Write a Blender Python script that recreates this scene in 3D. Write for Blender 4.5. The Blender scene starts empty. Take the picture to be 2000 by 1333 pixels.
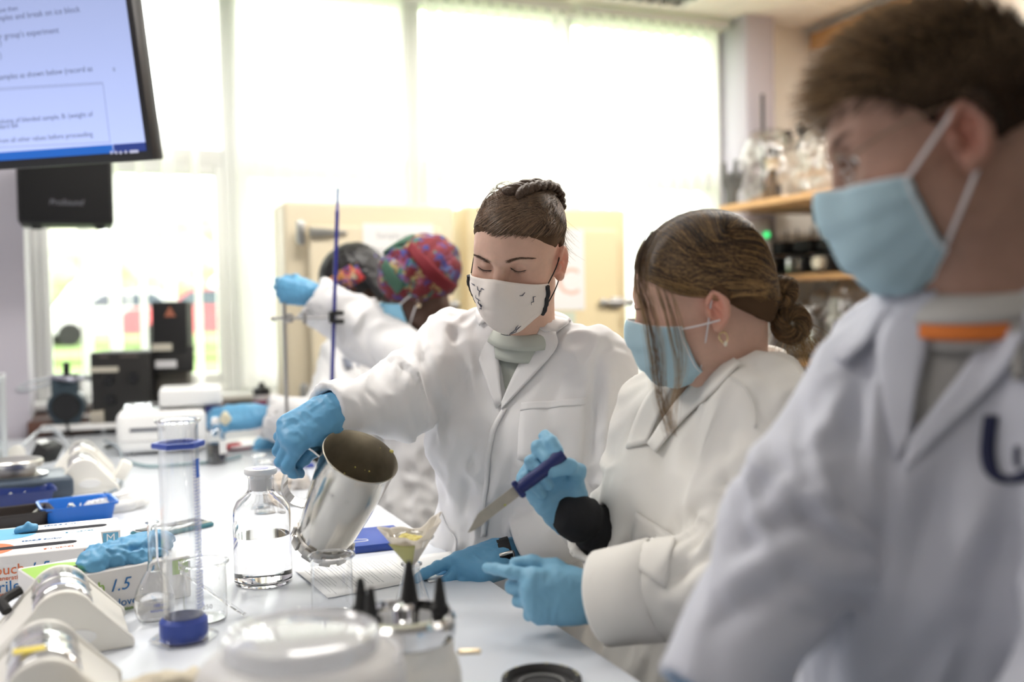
import bpy, bmesh, math, random
import numpy as np
from mathutils import Vector, Matrix
from mathutils.bvhtree import BVHTree
random.seed(7); RNG = np.random.default_rng(7)
SC = bpy.context.scene
COL = SC.collection
rad = math.radians

# ------------------------------------------------------------------ camera, world, exposure
CAM_H, FPX = 1.41, 1944.0
YAW, PITCH, ROLL = rad(23.0), rad(2.25), rad(-1.0)
CO = np.array([0, 0, CAM_H])
CF = np.array([math.sin(YAW)*math.cos(PITCH), math.cos(YAW)*math.cos(PITCH), -math.sin(PITCH)])
_r = np.array([math.cos(YAW), -math.sin(YAW), 0.0]); _u = np.cross(_r, CF)
CR = _r*math.cos(ROLL) + _u*math.sin(ROLL); CU = np.cross(CR, CF)
cam = bpy.data.cameras.new('camera'); camo = bpy.data.objects.new('camera', cam); COL.objects.link(camo)
camo.matrix_world = Matrix(((CR[0], CU[0], -CF[0], 0), (CR[1], CU[1], -CF[1], 0), (CR[2], CU[2], -CF[2], CAM_H), (0, 0, 0, 1)))
cam.sensor_width = 36.0; cam.lens = FPX/2000*36.0; cam.clip_start = 0.05; cam.clip_end = 300
cam.dof.use_dof = True; cam.dof.focus_distance = 1.80; cam.dof.aperture_fstop = 1.7
SC.camera = camo
SC.view_settings.view_transform = 'Standard'; SC.view_settings.look = 'None'
SC.view_settings.gamma = 1.0; SC.view_settings.use_curve_mapping = False
SC.view_settings.exposure = 0.22
W = bpy.data.worlds.new('world'); SC.world = W; W.use_nodes = True
_bg = W.node_tree.nodes['Background']; _bg.inputs[0].default_value = (1.0, 0.992, 0.975, 1); _bg.inputs[1].default_value = 5.2

def area(name, loc, size, sizey, power, rot=(0, 0, 0), color=(1, 1, 1), portal=False):
    l = bpy.data.lights.new(name, 'AREA'); l.shape = 'RECTANGLE'; l.size = size; l.size_y = sizey; l.energy = power; l.color = color
    if portal: l.cycles.is_portal = True
    o = bpy.data.objects.new(name, l); o.location = loc; o.rotation_euler = rot; COL.objects.link(o); return o
def px(x, y, d):                       # a point at depth d (metres along the view axis) seen at photo pixel x, y
    return CO + d*(CF + (x-1000)/FPX*CR - (y-666.5)/FPX*CU)
BZ = 0.92                              # bench height
def onz(x, y, z=BZ):                   # the point of the horizontal plane z seen at pixel x, y
    D = CF + (x-1000)/FPX*CR - (y-666.5)/FPX*CU
    return CO + D*((z-CAM_H)/D[2])
def ony(x, y, Y):
    D = CF + (x-1000)/FPX*CR - (y-666.5)/FPX*CU
    return CO + D*(Y/D[1])
def cv(r, u, d):                       # direction given as right / up / away in the view
    v = r*CR + u*CU + d*CF; return v/np.linalg.norm(v)
def nrm(v): v = np.asarray(v, float); return v/max(np.linalg.norm(v), 1e-12)

# ------------------------------------------------------------------ objects
def tag(o, label=None, cat=None, group=None, kind=None):
    if label: o['label'] = label
    if cat: o['category'] = cat
    if group: o['group'] = group
    if kind: o['kind'] = kind
    return o
def empty(name, loc=(0, 0, 0), rz=0, **k):
    o = bpy.data.objects.new(name, None); o.location = loc; o.rotation_euler = (0, 0, rz); o.empty_display_size = .05
    COL.objects.link(o); return tag(o, **k)
def link(name, me, m=None, parent=None, **k):
    o = bpy.data.objects.new(name, me); COL.objects.link(o)
    if m is not None: me.materials.clear(); me.materials.append(m)
    if parent is not None:
        o.parent = parent
    return tag(o, **k)
def smooth(me, ang=None):
    me.polygons.foreach_set('use_smooth', [True]*len(me.polygons))
    if ang is not None:
        bm = bmesh.new(); bm.from_mesh(me)
        for e in bm.edges:
            if len(e.link_faces) == 2 and e.calc_face_angle(0) > ang: e.smooth = False
        bm.to_mesh(me); bm.free()
def mesh_np(name, V, Q, smoothf=True):
    V = np.asarray(V, np.float32); Q = np.asarray(Q, np.int32); n = Q.shape[1]
    me = bpy.data.meshes.new(name); me.vertices.add(len(V)); me.vertices.foreach_set('co', V.ravel())
    me.loops.add(Q.size); me.loops.foreach_set('vertex_index', Q.ravel())
    me.polygons.add(len(Q)); me.polygons.foreach_set('loop_start', np.arange(0, Q.size, n, dtype=np.int32))
    me.polygons.foreach_set('use_smooth', np.full(len(Q), smoothf)); me.update(calc_edges=True); me.validate(); return me
class MB:                              # collects simple solids, builds them as one mesh
    def __init__(s): s.bm = bmesh.new()
    def box(s, c, size, R=None, bev=0.0, seg=2):
        g = bmesh.ops.create_cube(s.bm, size=1.0)['verts']
        M = Matrix.Translation(Vector(c)) @ (Matrix(R).to_4x4() if R is not None else Matrix.Identity(4)) @ Matrix.Diagonal((*size, 1))
        bmesh.ops.transform(s.bm, matrix=M, verts=g)
        if bev > 0:
            es = list({e for v in g for e in v.link_edges})
            bmesh.ops.bevel(s.bm, geom=es, offset=bev, segments=seg, affect='EDGES', profile=0.5)
        return s
    def cyl(s, a, b, r, r2=None, n=24, caps=True):
        a = Vector(a); b = Vector(b); r2 = r if r2 is None else r2; d = b-a
        g = bmesh.ops.create_cone(s.bm, cap_ends=caps, segments=n, radius1=r, radius2=r2, depth=d.length)['verts']
        q = Vector((0, 0, 1)).rotation_difference(d.normalized()).to_matrix().to_4x4()
        bmesh.ops.transform(s.bm, matrix=Matrix.Translation((a+b)/2) @ q, verts=g); return s
    def sph(s, c, r, sc=(1, 1, 1), n=16):
        g = bmesh.ops.create_uvsphere(s.bm, u_segments=n, v_segments=max(6, n//2), radius=r)['verts']
        bmesh.ops.transform(s.bm, matrix=Matrix.Translation(Vector(c)) @ Matrix.Diagonal((*sc, 1)), verts=g); return s
    def lathe(s, prof, c=(0, 0, 0), n=40, close=False, axis=None):   # prof: (r, z) pairs
        rings = []
        q = Vector((0, 0, 1)).rotation_difference(Vector(axis).normalized()).to_matrix() if axis is not None else Matrix.Identity(3)
        c = Vector(c)
        for r, z in prof:
            if r < 1e-6: rings.append([s.bm.verts.new(c + q @ Vector((0, 0, z)))])
            else: rings.append([s.bm.verts.new(c + q @ Vector((r*math.cos(2*math.pi*i/n), r*math.sin(2*math.pi*i/n), z))) for i in range(n)])
        ps = list(zip(rings, rings[1:]))
        if close: ps.append((rings[-1], rings[0]))
        for A, B in ps:
            for i in range(n):
                j = (i+1) % n
                if len(A) == 1 and len(B) == 1: continue
                if len(A) == 1: s.bm.faces.new((A[0], B[i], B[j]))
                elif len(B) == 1: s.bm.faces.new((A[i], A[j], B[0]))
                else: s.bm.faces.new((A[i], A[j], B[j], B[i]))
        return s
    def tube(s, pts, r, n=8, caps=True, closed=False):
        P = [Vector(p) for p in pts]; rs = r if isinstance(r, (list, tuple)) else [r]*len(P); rings = []; up = None
        for i, p in enumerate(P):
            if closed: t = (P[(i+1) % len(P)] - P[i-1]).normalized()
            else: t = (P[min(i+1, len(P)-1)] - P[max(i-1, 0)]).normalized()
            if up is None:
                up = Vector((0, 0, 1)) if abs(t.z) < .9 else Vector((1, 0, 0))
            up = (up - t*up.dot(t)).normalized(); sd = t.cross(up)
            rings.append([s.bm.verts.new(p + rs[i]*(up*math.cos(2*math.pi*k/n) + sd*math.sin(2*math.pi*k/n))) for k in range(n)])
        ps = list(zip(rings, rings[1:])) + ([(rings[-1], rings[0])] if closed else [])
        for A, B in ps:
            for k in range(n): s.bm.faces.new((A[k], A[(k+1) % n], B[(k+1) % n], B[k]))
        if caps and not closed: s.bm.faces.new(rings[0][::-1]); s.bm.faces.new(rings[-1])
        return s
    def prism(s, poly, h, M=None):     # polygon in xy extruded to z=h, placed by M
        M = M or Matrix.Identity(4)
        a = [s.bm.verts.new(M @ Vector((x, y, 0))) for x, y in poly]; b = [s.bm.verts.new(M @ Vector((x, y, h))) for x, y in poly]
        s.bm.faces.new(a[::-1]); s.bm.faces.new(b); n = len(poly)
        for i in range(n): s.bm.faces.new((a[i], a[(i+1) % n], b[(i+1) % n], b[i]))
        return s
    def build(s, name, m, parent=None, sm=True, ang=rad(35), **k):
        bmesh.ops.recalc_face_normals(s.bm, faces=s.bm.faces)
        for f in s.bm.faces: f.smooth = sm
        if sm:
            for e in s.bm.edges:
                if len(e.link_faces) == 2 and e.calc_face_angle(0) > ang: e.smooth = False
        me = bpy.data.meshes.new(name); s.bm.to_mesh(me); s.bm.free(); return link(name, me, m, parent, **k)
def frame(o, x, y, z=None):            # matrix from origin and axes
    x = Vector(x).normalized(); y = Vector(y).normalized(); z = x.cross(y).normalized() if z is None else Vector(z).normalized()
    return Matrix(((x.x, y.x, z.x, o[0]), (x.y, y.y, z.y, o[1]), (x.z, y.z, z.z, o[2]), (0, 0, 0, 1)))
def bez(pts, n=24):                    # Catmull-Rom through points
    P = [np.asarray(p, float) for p in pts]; P = [2*P[0]-P[1]] + P + [2*P[-1]-P[-2]]; out = []
    m = len(P)-3
    for k in range(n+1):
        t = k/n*m; i = min(int(t), m-1); u = t-i; a, b, c, d = P[i:i+4]
        out.append(.5*((2*b)+(-a+c)*u+(2*a-5*b+4*c-d)*u*u+(-a+3*b-3*c+d)*u**3))
    return out
def text(name, body, size, M, m, parent=None, align='LEFT', ext=0.0003, shear=0.0, sx=1.0):
    cu = bpy.data.curves.new(name, 'FONT'); cu.body = body; cu.size = size; cu.align_x = align; cu.align_y = 'CENTER'; cu.extrude = ext; cu.shear = shear
    cu.resolution_u = 3; cu.materials.append(m)
    o = bpy.data.objects.new(name, cu); COL.objects.link(o)
    if parent is not None: o.parent = parent
    o.matrix_local = M @ Matrix.Diagonal((sx, 1, 1, 1)); return o
def copy_tree(o, parent=None, label=None):
    c = o.copy(); COL.objects.link(c)
    if parent is not None: c.parent = parent
    for ch in list(o.children): copy_tree(ch, c)
    if label: c['label'] = label
    return c

# ------------------------------------------------------------------ materials
def mat(name, col, rough=.5, metal=0.0, bump=None, spec=None, sheen=0, trans=0, ior=1.45, emis=None, coat=0, sss=0, vcol=False, colvar=0.0, colvar_scale=20, alpha=1.0):
    m = bpy.data.materials.new(name); m.use_nodes = True; nt = m.node_tree; p = nt.nodes['Principled BSDF']
    p.inputs['Base Color'].default_value = (*col, 1); p.inputs['Roughness'].default_value = rough; p.inputs['Metallic'].default_value = metal
    p.inputs['IOR'].default_value = ior; p.inputs['Transmission Weight'].default_value = trans; p.inputs['Sheen Weight'].default_value = sheen
    p.inputs['Coat Weight'].default_value = coat; p.inputs['Alpha'].default_value = alpha
    if spec is not None: p.inputs['Specular IOR Level'].default_value = spec
    if emis: p.inputs['Emission Color'].default_value = (*emis[0], 1); p.inputs['Emission Strength'].default_value = emis[1]
    if sss: p.inputs['Subsurface Weight'].default_value = sss; p.inputs['Subsurface Radius'].default_value = (.01, .004, .002); p.inputs['Subsurface Scale'].default_value = 1.0
    src = None
    tc = nt.nodes.new('ShaderNodeTexCoord')
    if vcol:
        a = nt.nodes.new('ShaderNodeVertexColor'); a.layer_name = 'Col'; src = a.outputs[0]; nt.links.new(src, p.inputs['Base Color'])
    if colvar:
        n = nt.nodes.new('ShaderNodeTexNoise'); n.inputs['Scale'].default_value = colvar_scale; n.inputs['Detail'].default_value = 4
        nt.links.new(tc.outputs['Object'], n.inputs['Vector'])
        h = nt.nodes.new('ShaderNodeMapRange'); h.inputs['To Min'].default_value = 1-colvar; h.inputs['To Max'].default_value = 1+colvar
        nt.links.new(n.outputs['Fac'], h.inputs['Value'])
        mx = nt.nodes.new('ShaderNodeMix'); mx.data_type = 'RGBA'; mx.blend_type = 'MULTIPLY'; mx.inputs[0].default_value = 1
        if src: nt.links.new(src, mx.inputs[6])
        else: mx.inputs[6].default_value = (*col, 1)
        nt.links.new(h.outputs[0], mx.inputs[7]); nt.links.new(mx.outputs[2], p.inputs['Base Color'])
    if bump:                            # (scale, strength[, distance])
        n = nt.nodes.new('ShaderNodeTexNoise'); n.inputs['Scale'].default_value = bump[0]; n.inputs['Detail'].default_value = 3
        nt.links.new(tc.outputs['Object'], n.inputs['Vector'])
        b = nt.nodes.new('ShaderNodeBump'); b.inputs['Strength'].default_value = bump[1]; b.inputs['Distance'].default_value = bump[2] if len(bump) > 2 else .002
        nt.links.new(n.outputs['Fac'], b.inputs['Height']); nt.links.new(b.outputs[0], p.inputs['Normal'])
    return m
def thin_glass(name, tint=(1, 1, 1), refl=1.0, rough=.02, base=.04, edge=1.0):   # thin sheet of glass or film: transparent + glossy by fresnel
    m = bpy.data.materials.new(name); m.use_nodes = True; nt = m.node_tree; nt.nodes.clear()
    o = nt.nodes.new('ShaderNodeOutputMaterial'); t = nt.nodes.new('ShaderNodeBsdfTransparent'); g = nt.nodes.new('ShaderNodeBsdfGlossy')
    t.inputs[0].default_value = (*tint, 1); g.inputs['Roughness'].default_value = rough; g.inputs[0].default_value = (refl, refl, refl, 1)
    lw = nt.nodes.new('ShaderNodeLayerWeight'); lw.inputs[0].default_value = .25
    cr = nt.nodes.new('ShaderNodeValToRGB'); cr.color_ramp.elements[0].position = .35; cr.color_ramp.elements[0].color = (*tint, 1); cr.color_ramp.elements[1].position = .95; cr.color_ramp.elements[1].color = (tint[0]*edge, tint[1]*edge, tint[2]*edge, 1)
    nt.links.new(lw.outputs['Facing'], cr.inputs[0]); nt.links.new(cr.outputs[0], t.inputs[0])
    mr = nt.nodes.new('ShaderNodeMapRange'); mr.inputs['To Min'].default_value = base; mr.inputs['To Max'].default_value = .75
    nt.links.new(lw.outputs['Facing'], mr.inputs['Value'])
    pw = nt.nodes.new('ShaderNodeMath'); pw.operation = 'POWER'; pw.inputs[1].default_value = 1.0
    nt.links.new(mr.outputs[0], pw.inputs[0])
    mx = nt.nodes.new('ShaderNodeMixShader'); nt.links.new(pw.outputs[0], mx.inputs[0]); nt.links.new(t.outputs[0], mx.inputs[1]); nt.links.new(g.outputs[0], mx.inputs[2])
    nt.links.new(mx.outputs[0], o.inputs[0]); return m
def translucent(name, col, t=.5, tr=0.0, rough=.6):  # thin cloth or film that lets light through
    m = bpy.data.materials.new(name); m.use_nodes = True; nt = m.node_tree; nt.nodes.clear()
    o = nt.nodes.new('ShaderNodeOutputMaterial'); d = nt.nodes.new('ShaderNodeBsdfDiffuse'); l = nt.nodes.new('ShaderNodeBsdfTranslucent'); p = nt.nodes.new('ShaderNodeBsdfTransparent')
    d.inputs[0].default_value = (*col, 1); l.inputs[0].default_value = (*col, 1)
    a = nt.nodes.new('ShaderNodeMixShader'); a.inputs[0].default_value = t; nt.links.new(d.outputs[0], a.inputs[1]); nt.links.new(l.outputs[0], a.inputs[2])
    b = nt.nodes.new('ShaderNodeMixShader'); b.inputs[0].default_value = tr; nt.links.new(a.outputs[0], b.inputs[1]); nt.links.new(p.outputs[0], b.inputs[2])
    nt.links.new(b.outputs[0], o.inputs[0]); return m

# ------------------------------------------------------------------ signed distance fields and surface nets
class SDF:
    def __init__(s): s.ops = []
    def add(s, f, k=.01): s.ops.append(('u', f, k)); return s
    def sub(s, f, k=.005): s.ops.append(('s', f, k)); return s
    def inter(s, f, k=.002): s.ops.append(('i', f, k)); return s
    def __call__(s, P):
        d = None
        for m, f, k in s.ops:
            e = f(P)
            if d is None: d = e; continue
            if m == 'u':
                h = np.maximum(k-np.abs(d-e), 0)/k; d = np.minimum(d, e) - h*h*k/4
            else:
                if m == 's': e = -e
                h = np.maximum(k-np.abs(d-e), 0)/k; d = np.maximum(d, e) + h*h*k/4
        return d
def f_sph(c, r): c = np.asarray(c); return lambda P: np.linalg.norm(P-c, axis=1)-r
def f_ell(c, rr, R=None):
    c = np.asarray(c, float); rr = np.asarray(rr, float)
    def f(P):
        q = P-c
        if R is not None: q = q @ R     # columns of R are the axes
        k0 = np.linalg.norm(q/rr, axis=1); k1 = np.linalg.norm(q/(rr*rr), axis=1)+1e-9
        return k0*(k0-1)/k1
    return f
def f_cap(a, b, r1, r2=None, flat=None, fk=1.0):  # tapered capsule, optionally squashed along an axis
    a = np.asarray(a, float); b = np.asarray(b, float); r2 = r1 if r2 is None else r2; ba = b-a; L = max(ba@ba, 1e-12)
    fl = None if flat is None else nrm(flat)
    def f(P):
        pa = P-a; h = np.clip(pa@ba/L, 0, 1); q = pa-h[:, None]*ba
        if fl is not None: q = q + ((q@fl)*(fk-1))[:, None]*fl
        return np.linalg.norm(q, axis=1)-(r1+(r2-r1)*h)
    return f
def f_plane(p, n): p = np.asarray(p, float); n = nrm(n); return lambda P: (P-p)@n
def f_max(*fs): return lambda P: np.maximum.reduce([f(P) for f in fs])
def f_tor(c, ax, R, r):
    c = np.asarray(c, float); ax = nrm(ax)
    def f(P):
        q = P-c; h = q@ax; t = np.linalg.norm(q-h[:, None]*ax, axis=1)-R; return np.hypot(t, h)-r
    return f
def f_loft(o, R, tab):                  # elliptic cross sections up an axis: rows (z, cx, cy, a, b)
    o = np.asarray(o, float); T = np.array(tab, float)
    def f(P):
        q = (P-o) @ R; z = q[:, 2]; g = [np.interp(z, T[:, 0], T[:, k]) for k in (1, 2, 3, 4)]
        x = np.abs((q[:, 0]-g[0])/g[2]); y = np.abs((q[:, 1]-g[1])/g[3]); e = 2.35
        k0 = (x**e+y**e)**(1/e); k1 = np.hypot(x/g[2], y/g[3])+1e-6
        d = k0*(k0-1)/k1; d = np.where(k0 < .5, -.5*np.minimum(g[2], g[3]), d)
        return np.maximum(d*.9, np.maximum(T[0, 0]-z, z-T[-1, 0]))
    return f
def f_poly(o, R, poly, ymin, ymax=9):   # prism along local y of a polygon in local (x, z)
    o = np.asarray(o, float); V = np.asarray(poly, float)
    def f(P):
        q = (P-o) @ R; p = q[:, [0, 2]]; d = ((p-V[0])**2).sum(1); s = np.ones(len(p)); n = len(V)
        for i in range(n):
            j = i-1; e = V[j]-V[i]; w = p-V[i]; b = w-np.outer(np.clip(w@e/max(e@e, 1e-12), 0, 1), e)
            d = np.minimum(d, (b*b).sum(1)); c1 = p[:, 1] >= V[i][1]; c2 = p[:, 1] < V[j][1]; c3 = e[0]*w[:, 1] > e[1]*w[:, 0]
            fl = (c1 & c2 & c3) | (~c1 & ~c2 & ~c3); s[fl] *= -1
        return np.maximum(s*np.sqrt(d), np.maximum(ymin-q[:, 1], q[:, 1]-ymax))
    return f
def surf(sdf, lo, hi, h, name='surf'):
    lo = np.asarray(lo, float); hi = np.asarray(hi, float); B = 4
    nb = np.ceil((hi-lo)/(h*B)).astype(int)+1; n = nb*B
    cg = np.stack(np.meshgrid(*[np.arange(k) for k in nb], indexing='ij'), -1).reshape(-1, 3)
    cd = sdf(lo+(cg+.5)*B*h-.5*h); act = np.abs(cd) < B*h*1.55
    D = np.repeat(np.repeat(np.repeat(cd.reshape(nb), B, 0), B, 1), B, 2).astype(np.float32)
    off = np.stack(np.meshgrid(*[np.arange(B)]*3, indexing='ij'), -1).reshape(-1, 3)
    ix = (cg[act][:, None, :]*B+off[None]).reshape(-1, 3)
    D[ix[:, 0], ix[:, 1], ix[:, 2]] = sdf(lo+ix*h)
    ins = D < 0; S = np.zeros(np.array(D.shape)-1, np.int8); cor = [(a, b, c) for a in (0, 1) for b in (0, 1) for c in (0, 1)]
    sl = lambda A, o: A[o[0]:A.shape[0]-1+o[0], o[1]:A.shape[1]-1+o[1], o[2]:A.shape[2]-1+o[2]]
    for o in cor: S += sl(ins, o)
    cells = np.argwhere((S > 0) & (S < 8)); idx = -np.ones(S.shape, np.int64); idx[tuple(cells.T)] = np.arange(len(cells))
    acc = np.zeros((len(cells), 3)); cnt = np.zeros(len(cells))
    val = {o: D[cells[:, 0]+o[0], cells[:, 1]+o[1], cells[:, 2]+o[2]] for o in cor}
    for a in cor:
        for ax in range(3):
            if a[ax]: continue
            b = list(a); b[ax] = 1; b = tuple(b); va, vb = val[a], val[b]; c = (va < 0) != (vb < 0)
            t = np.where(c, va/np.where(c, va-vb, 1), 0); p = np.tile(np.array(a, float), (len(cells), 1)); p[:, ax] = t
            acc[c] += p[c]; cnt[c] += 1
    V = lo+(cells+acc/cnt[:, None])*h; Q = []
    for ax in range(3):
        A = ins; sh = [slice(None)]*3; s2 = [slice(None)]*3; sh[ax] = slice(0, -1); s2[ax] = slice(1, None)
        a, b = A[tuple(sh)], A[tuple(s2)]; e = np.argwhere(a != b); u, v = (ax+1) % 3, (ax+2) % 3
        e = e[(e[:, u] > 0) & (e[:, v] > 0) & (e[:, u] < A.shape[u]-1) & (e[:, v] < A.shape[v]-1)]
        def at(du, dv):
            t = e.copy(); t[:, u] -= du; t[:, v] -= dv; return idx[t[:, 0], t[:, 1], t[:, 2]]
        q = np.stack([at(1, 1), at(0, 1), at(0, 0), at(1, 0)], 1); fl = ~a[tuple(e.T)]; q[fl] = q[fl][:, ::-1]; Q.append(q)
    Q = np.concatenate(Q); Q = Q[(Q >= 0).all(1)]
    return V, Q
def grad(sdf, P, e=.0015):
    g = np.stack([sdf(P+e*np.eye(3)[k])-sdf(P-e*np.eye(3)[k]) for k in range(3)], 1); return g/(np.linalg.norm(g, axis=1)[:, None]+1e-9)
def relax(V, Q, it=2, lam=.5):          # Laplacian smoothing
    E = np.concatenate([Q[:, [0, 1]], Q[:, [1, 2]], Q[:, [2, 3]], Q[:, [3, 0]]]); E = np.concatenate([E, E[:, ::-1]])
    n = np.bincount(E[:, 0], minlength=len(V)).astype(float)
    for _ in range(it):
        A = np.stack([np.bincount(E[:, 0], V[E[:, 1], k], len(V)) for k in range(3)], 1)/np.maximum(n, 1)[:, None]; V = V+lam*(A-V)
    return V
def snap(sdf, P, off=0.0, it=6):
    P = np.array(P, float)
    for _ in range(it): P = P-(sdf(P)-off)[:, None]*grad(sdf, P)*.9
    return P
def cast(sdf, xy, off=0.0, t0=.4, t1=6.0):   # points where the sight lines through pixels meet the surface
    xy = np.asarray(xy, float); D = CF[None]+((xy[:, :1]-1000)/FPX)*CR-((xy[:, 1:]-666.5)/FPX)*CU; D = D/np.linalg.norm(D, axis=1)[:, None]
    t = np.full(len(D), t0); bt = t.copy(); bd = np.full(len(D), 9.)
    for _ in range(90):
        d = sdf(CO+D*t[:, None]); b = np.abs(d) < bd; bt[b] = t[b]; bd[b] = np.abs(d)[b]; t = np.minimum(t+d*.7, t1)
    P = CO+D*bt[:, None]; P = snap(sdf, P, 0, 3)
    return P+grad(sdf, P)*off if off else P
def _h(i, j, k, s): n = (i*374761393+j*668265263+k*1274126177+s*974711) & 0x7fffffff; n = (n ^ (n >> 13))*1103515245 & 0x7fffffff; return ((n ^ (n >> 16)) & 0xffff)/32767.5-1
def vnoise(P, s=0):                     # smooth value noise in [-1, 1]
    I = np.floor(P).astype(np.int64); f = P-I; f = f*f*(3-2*f); r = 0
    for a in (0, 1):
        for b in (0, 1):
            for c in (0, 1):
                w = (f[:, 0] if a else 1-f[:, 0])*(f[:, 1] if b else 1-f[:, 1])*(f[:, 2] if c else 1-f[:, 2])
                r = r+w*_h(I[:, 0]+a, I[:, 1]+b, I[:, 2]+c, s)
    return r
def vnormals(V, Q):
    n = np.cross(V[Q[:, 2]]-V[Q[:, 0]], V[Q[:, 3]]-V[Q[:, 1]]); N = np.stack([sum(np.bincount(Q[:, c], n[:, k], len(V)) for c in range(4)) for k in range(3)], 1)
    return N/(np.linalg.norm(N, axis=1)[:, None]+1e-12)
def segdist(P, a, b):
    a = np.asarray(a); ba = np.asarray(b)-a; h = np.clip((P-a)@ba/max(ba@ba, 1e-9), 0, 1); return np.linalg.norm(P-a-h[:, None]*ba, axis=1), h
def setcol(me, C):                      # per-vertex colour attribute
    a = me.color_attributes.new('Col', 'FLOAT_COLOR', 'POINT'); a.data.foreach_set('color', np.concatenate([C, np.ones((len(C), 1))], 1).astype(np.float32).ravel())
def solidify(o, t, off=0):
    m = o.modifiers.new('solid', 'SOLIDIFY'); m.thickness = t; m.offset = off; return o
def grid_mesh(name, G, closed_u=False, smoothf=True):   # G: (rows, cols, 3)
    G = np.asarray(G); r, c = G.shape[:2]; I = np.arange(r*c).reshape(r, c)
    if closed_u: I = np.concatenate([I, I[:, :1]], 1)
    Q = np.stack([I[:-1, :-1], I[:-1, 1:], I[1:, 1:], I[1:, :-1]], -1).reshape(-1, 4); return mesh_np(name, G.reshape(-1, 3), Q, smoothf)
def strip(a, b, n, m):                  # grid of pixel points lofted between two polylines
    A = np.array(bez(a, n))[:, :2]; B = np.array(bez(b, n))[:, :2]; t = np.linspace(0, 1, m+1)[:, None, None]; return A[None]*(1-t)+B[None]*t
def patch(name, sdf, G, off, m, parent, thick=.003, bvh=None, **k):   # cloth patch lying on a surface, outlined in pixels
    r, c = G.shape[:2]; P = cast(sdf, G.reshape(-1, 2)); N = grad(sdf, P)
    if bvh is not None:
        for i in range(len(P)):
            h = bvh.ray_cast(Vector(P[i]+N[i]*.035), Vector(-N[i]), .075)
            if h[0] is not None: P[i] = np.array(h[0])
    P = (P+N*off).reshape(r, c, 3)
    me = grid_mesh(name, P); o = link(name, me, m, parent, **k); solidify(o, thick); return o
# ------------------------------------------------------------------ lights: window portal, added ceiling fill, louvre lamp
WY, CZ = 4.70, 2.95                    # window wall, ceiling
area('daylight_portal', (1.55, WY+.16, 1.97), 3.5, 1.94, 1, rot=(rad(-90), 0, 0), portal=True)
for i, (x, y, p) in enumerate([(-1.1, 2.5, 35), (.9, 2.6, 35), (2.9, 2.5, 46), (-1.1, .5, 7), (.9, .5, 3), (2.9, .5, 3), (.9, -1.2, 2)]):
    area('ceiling_fill', (x, y, CZ-.03), 1.15, .55, p, color=(1.0, .955, .90))  # unseen area lamps without fixtures, added to light the room
area('louvre_lamp', (2.22, 4.10, CZ-.075), 1.1, .5, 14, color=(1.0, .95, .89))

# ------------------------------------------------------------------ materials
white_paint = mat('white_paint', (.82, .80, .76), .6)
lilac_paint = mat('lilac_paint', (.50, .475, .53), .7)
cream_paint = mat('cream_paint', (.86, .83, .77), .7)
upvc = mat('upvc', (.86, .86, .85), .35)
dark_wood = mat('dark_wood', (.10, .045, .03), .5, colvar=.4, colvar_scale=9)
pine = mat('pine', (.66, .38, .17), .5, colvar=.2, colvar_scale=8)
black_pl = mat('black_plastic', (.012, .012, .014), .38)
soft_black = mat('soft_black', (.012, .0115, .012), .6)
white_pl = mat('white_plastic', (.84, .84, .83), .35)
cream_pl = mat('cream_plastic', (.82, .80, .74), .4)
steel = mat('steel', (.62, .60, .57), .22, 1.0)
brushed = mat('brushed_steel', (.60, .58, .54), .3, 1.0, bump=(60, .15))
chrome = mat('chrome', (.78, .78, .78), .08, 1.0)
dull_metal = mat('dull_metal', (.42, .41, .40), .4, 1.0)
grey_pl = mat('grey_plastic', (.34, .36, .37), .45)
glass_thin = thin_glass('clear_glass', (.975, .98, .985), 1.0, .01, .06, .45)
pane_glass = thin_glass('window_glass', (.98, 1, .99), .8, .01, .03)
glass = mat('solid_glass', (1, 1, 1), .0, trans=1.0, ior=1.46)
water = mat('water', (1, 1, 1), .0, trans=1.0, ior=1.33)
film = thin_glass('clear_film', (.93, .93, .92), 1.0, .12, .12)
blue_pl = mat('blue_plastic', (.035, .07, .34), .35)
paper = mat('paper', (.86, .86, .85), .8)
ink = mat('ink', (.05, .05, .06), .8)
pale_ink = mat('pale_ink', (.42, .42, .44), .8)
white_ink = mat('white_ink', (.85, .85, .86), .7)

# ------------------------------------------------------------------ setting
MB().box((.7, 1.3, -.05), (6.6, 7.0, .1)).build('floor', mat('vinyl', (.20, .195, .19), .35, colvar=.1), kind='structure')
c = MB().box((.7, 1.3, CZ+.06), (6.6, 7.0, .1)).build('ceiling', white_paint, kind='structure')
tile_m = mat('ceiling_tile', (.80, .77, .71), .9, bump=(180, .25))
tb = MB().box((0, 0, 0), (.592, .592, .016), bev=.004, seg=1).build('tile', tile_m, c)
for i in range(5):
    for j in range(5):
        if i == 0 and j == 0: tb.location = (1.05, 4.37, CZ+.002); continue
        o = tb.copy(); COL.objects.link(o); o.location = (1.05+.6*i, 4.37-.6*j, CZ+.002)
MB().box((-2.55, 1.3, 1.5), (.1, 7, 3.1)).build('wall_left', lilac_paint, kind='structure')
MB().box((3.95, 1.3, 1.5), (.1, 7, 3.1)).build('wall_right', cream_paint, kind='structure')
MB().box((.7, -2.15, 1.5), (6.6, .1, 3.1)).build('wall_front', mat('grey_paint', (.42, .41, .42), .7), kind='structure')
w = MB().box((.7, WY+.1, .5), (6.6, .2, 1.0)).build('wall_back', lilac_paint, kind='structure')
MB().box((-1.36, 4.53, 1.5), (2.28, .54, 2.98)).build('pillar_left', lilac_paint, kind='structure')
MB().box((3.61, WY+.1, 1.98), (.58, .2, 1.96)).build('panel', lilac_paint, w)
MB().box((3.41, WY-.1, 1.5), (.19, .2, 2.98), bev=.01).build('pillar_right', lilac_paint, kind='structure')
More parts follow.
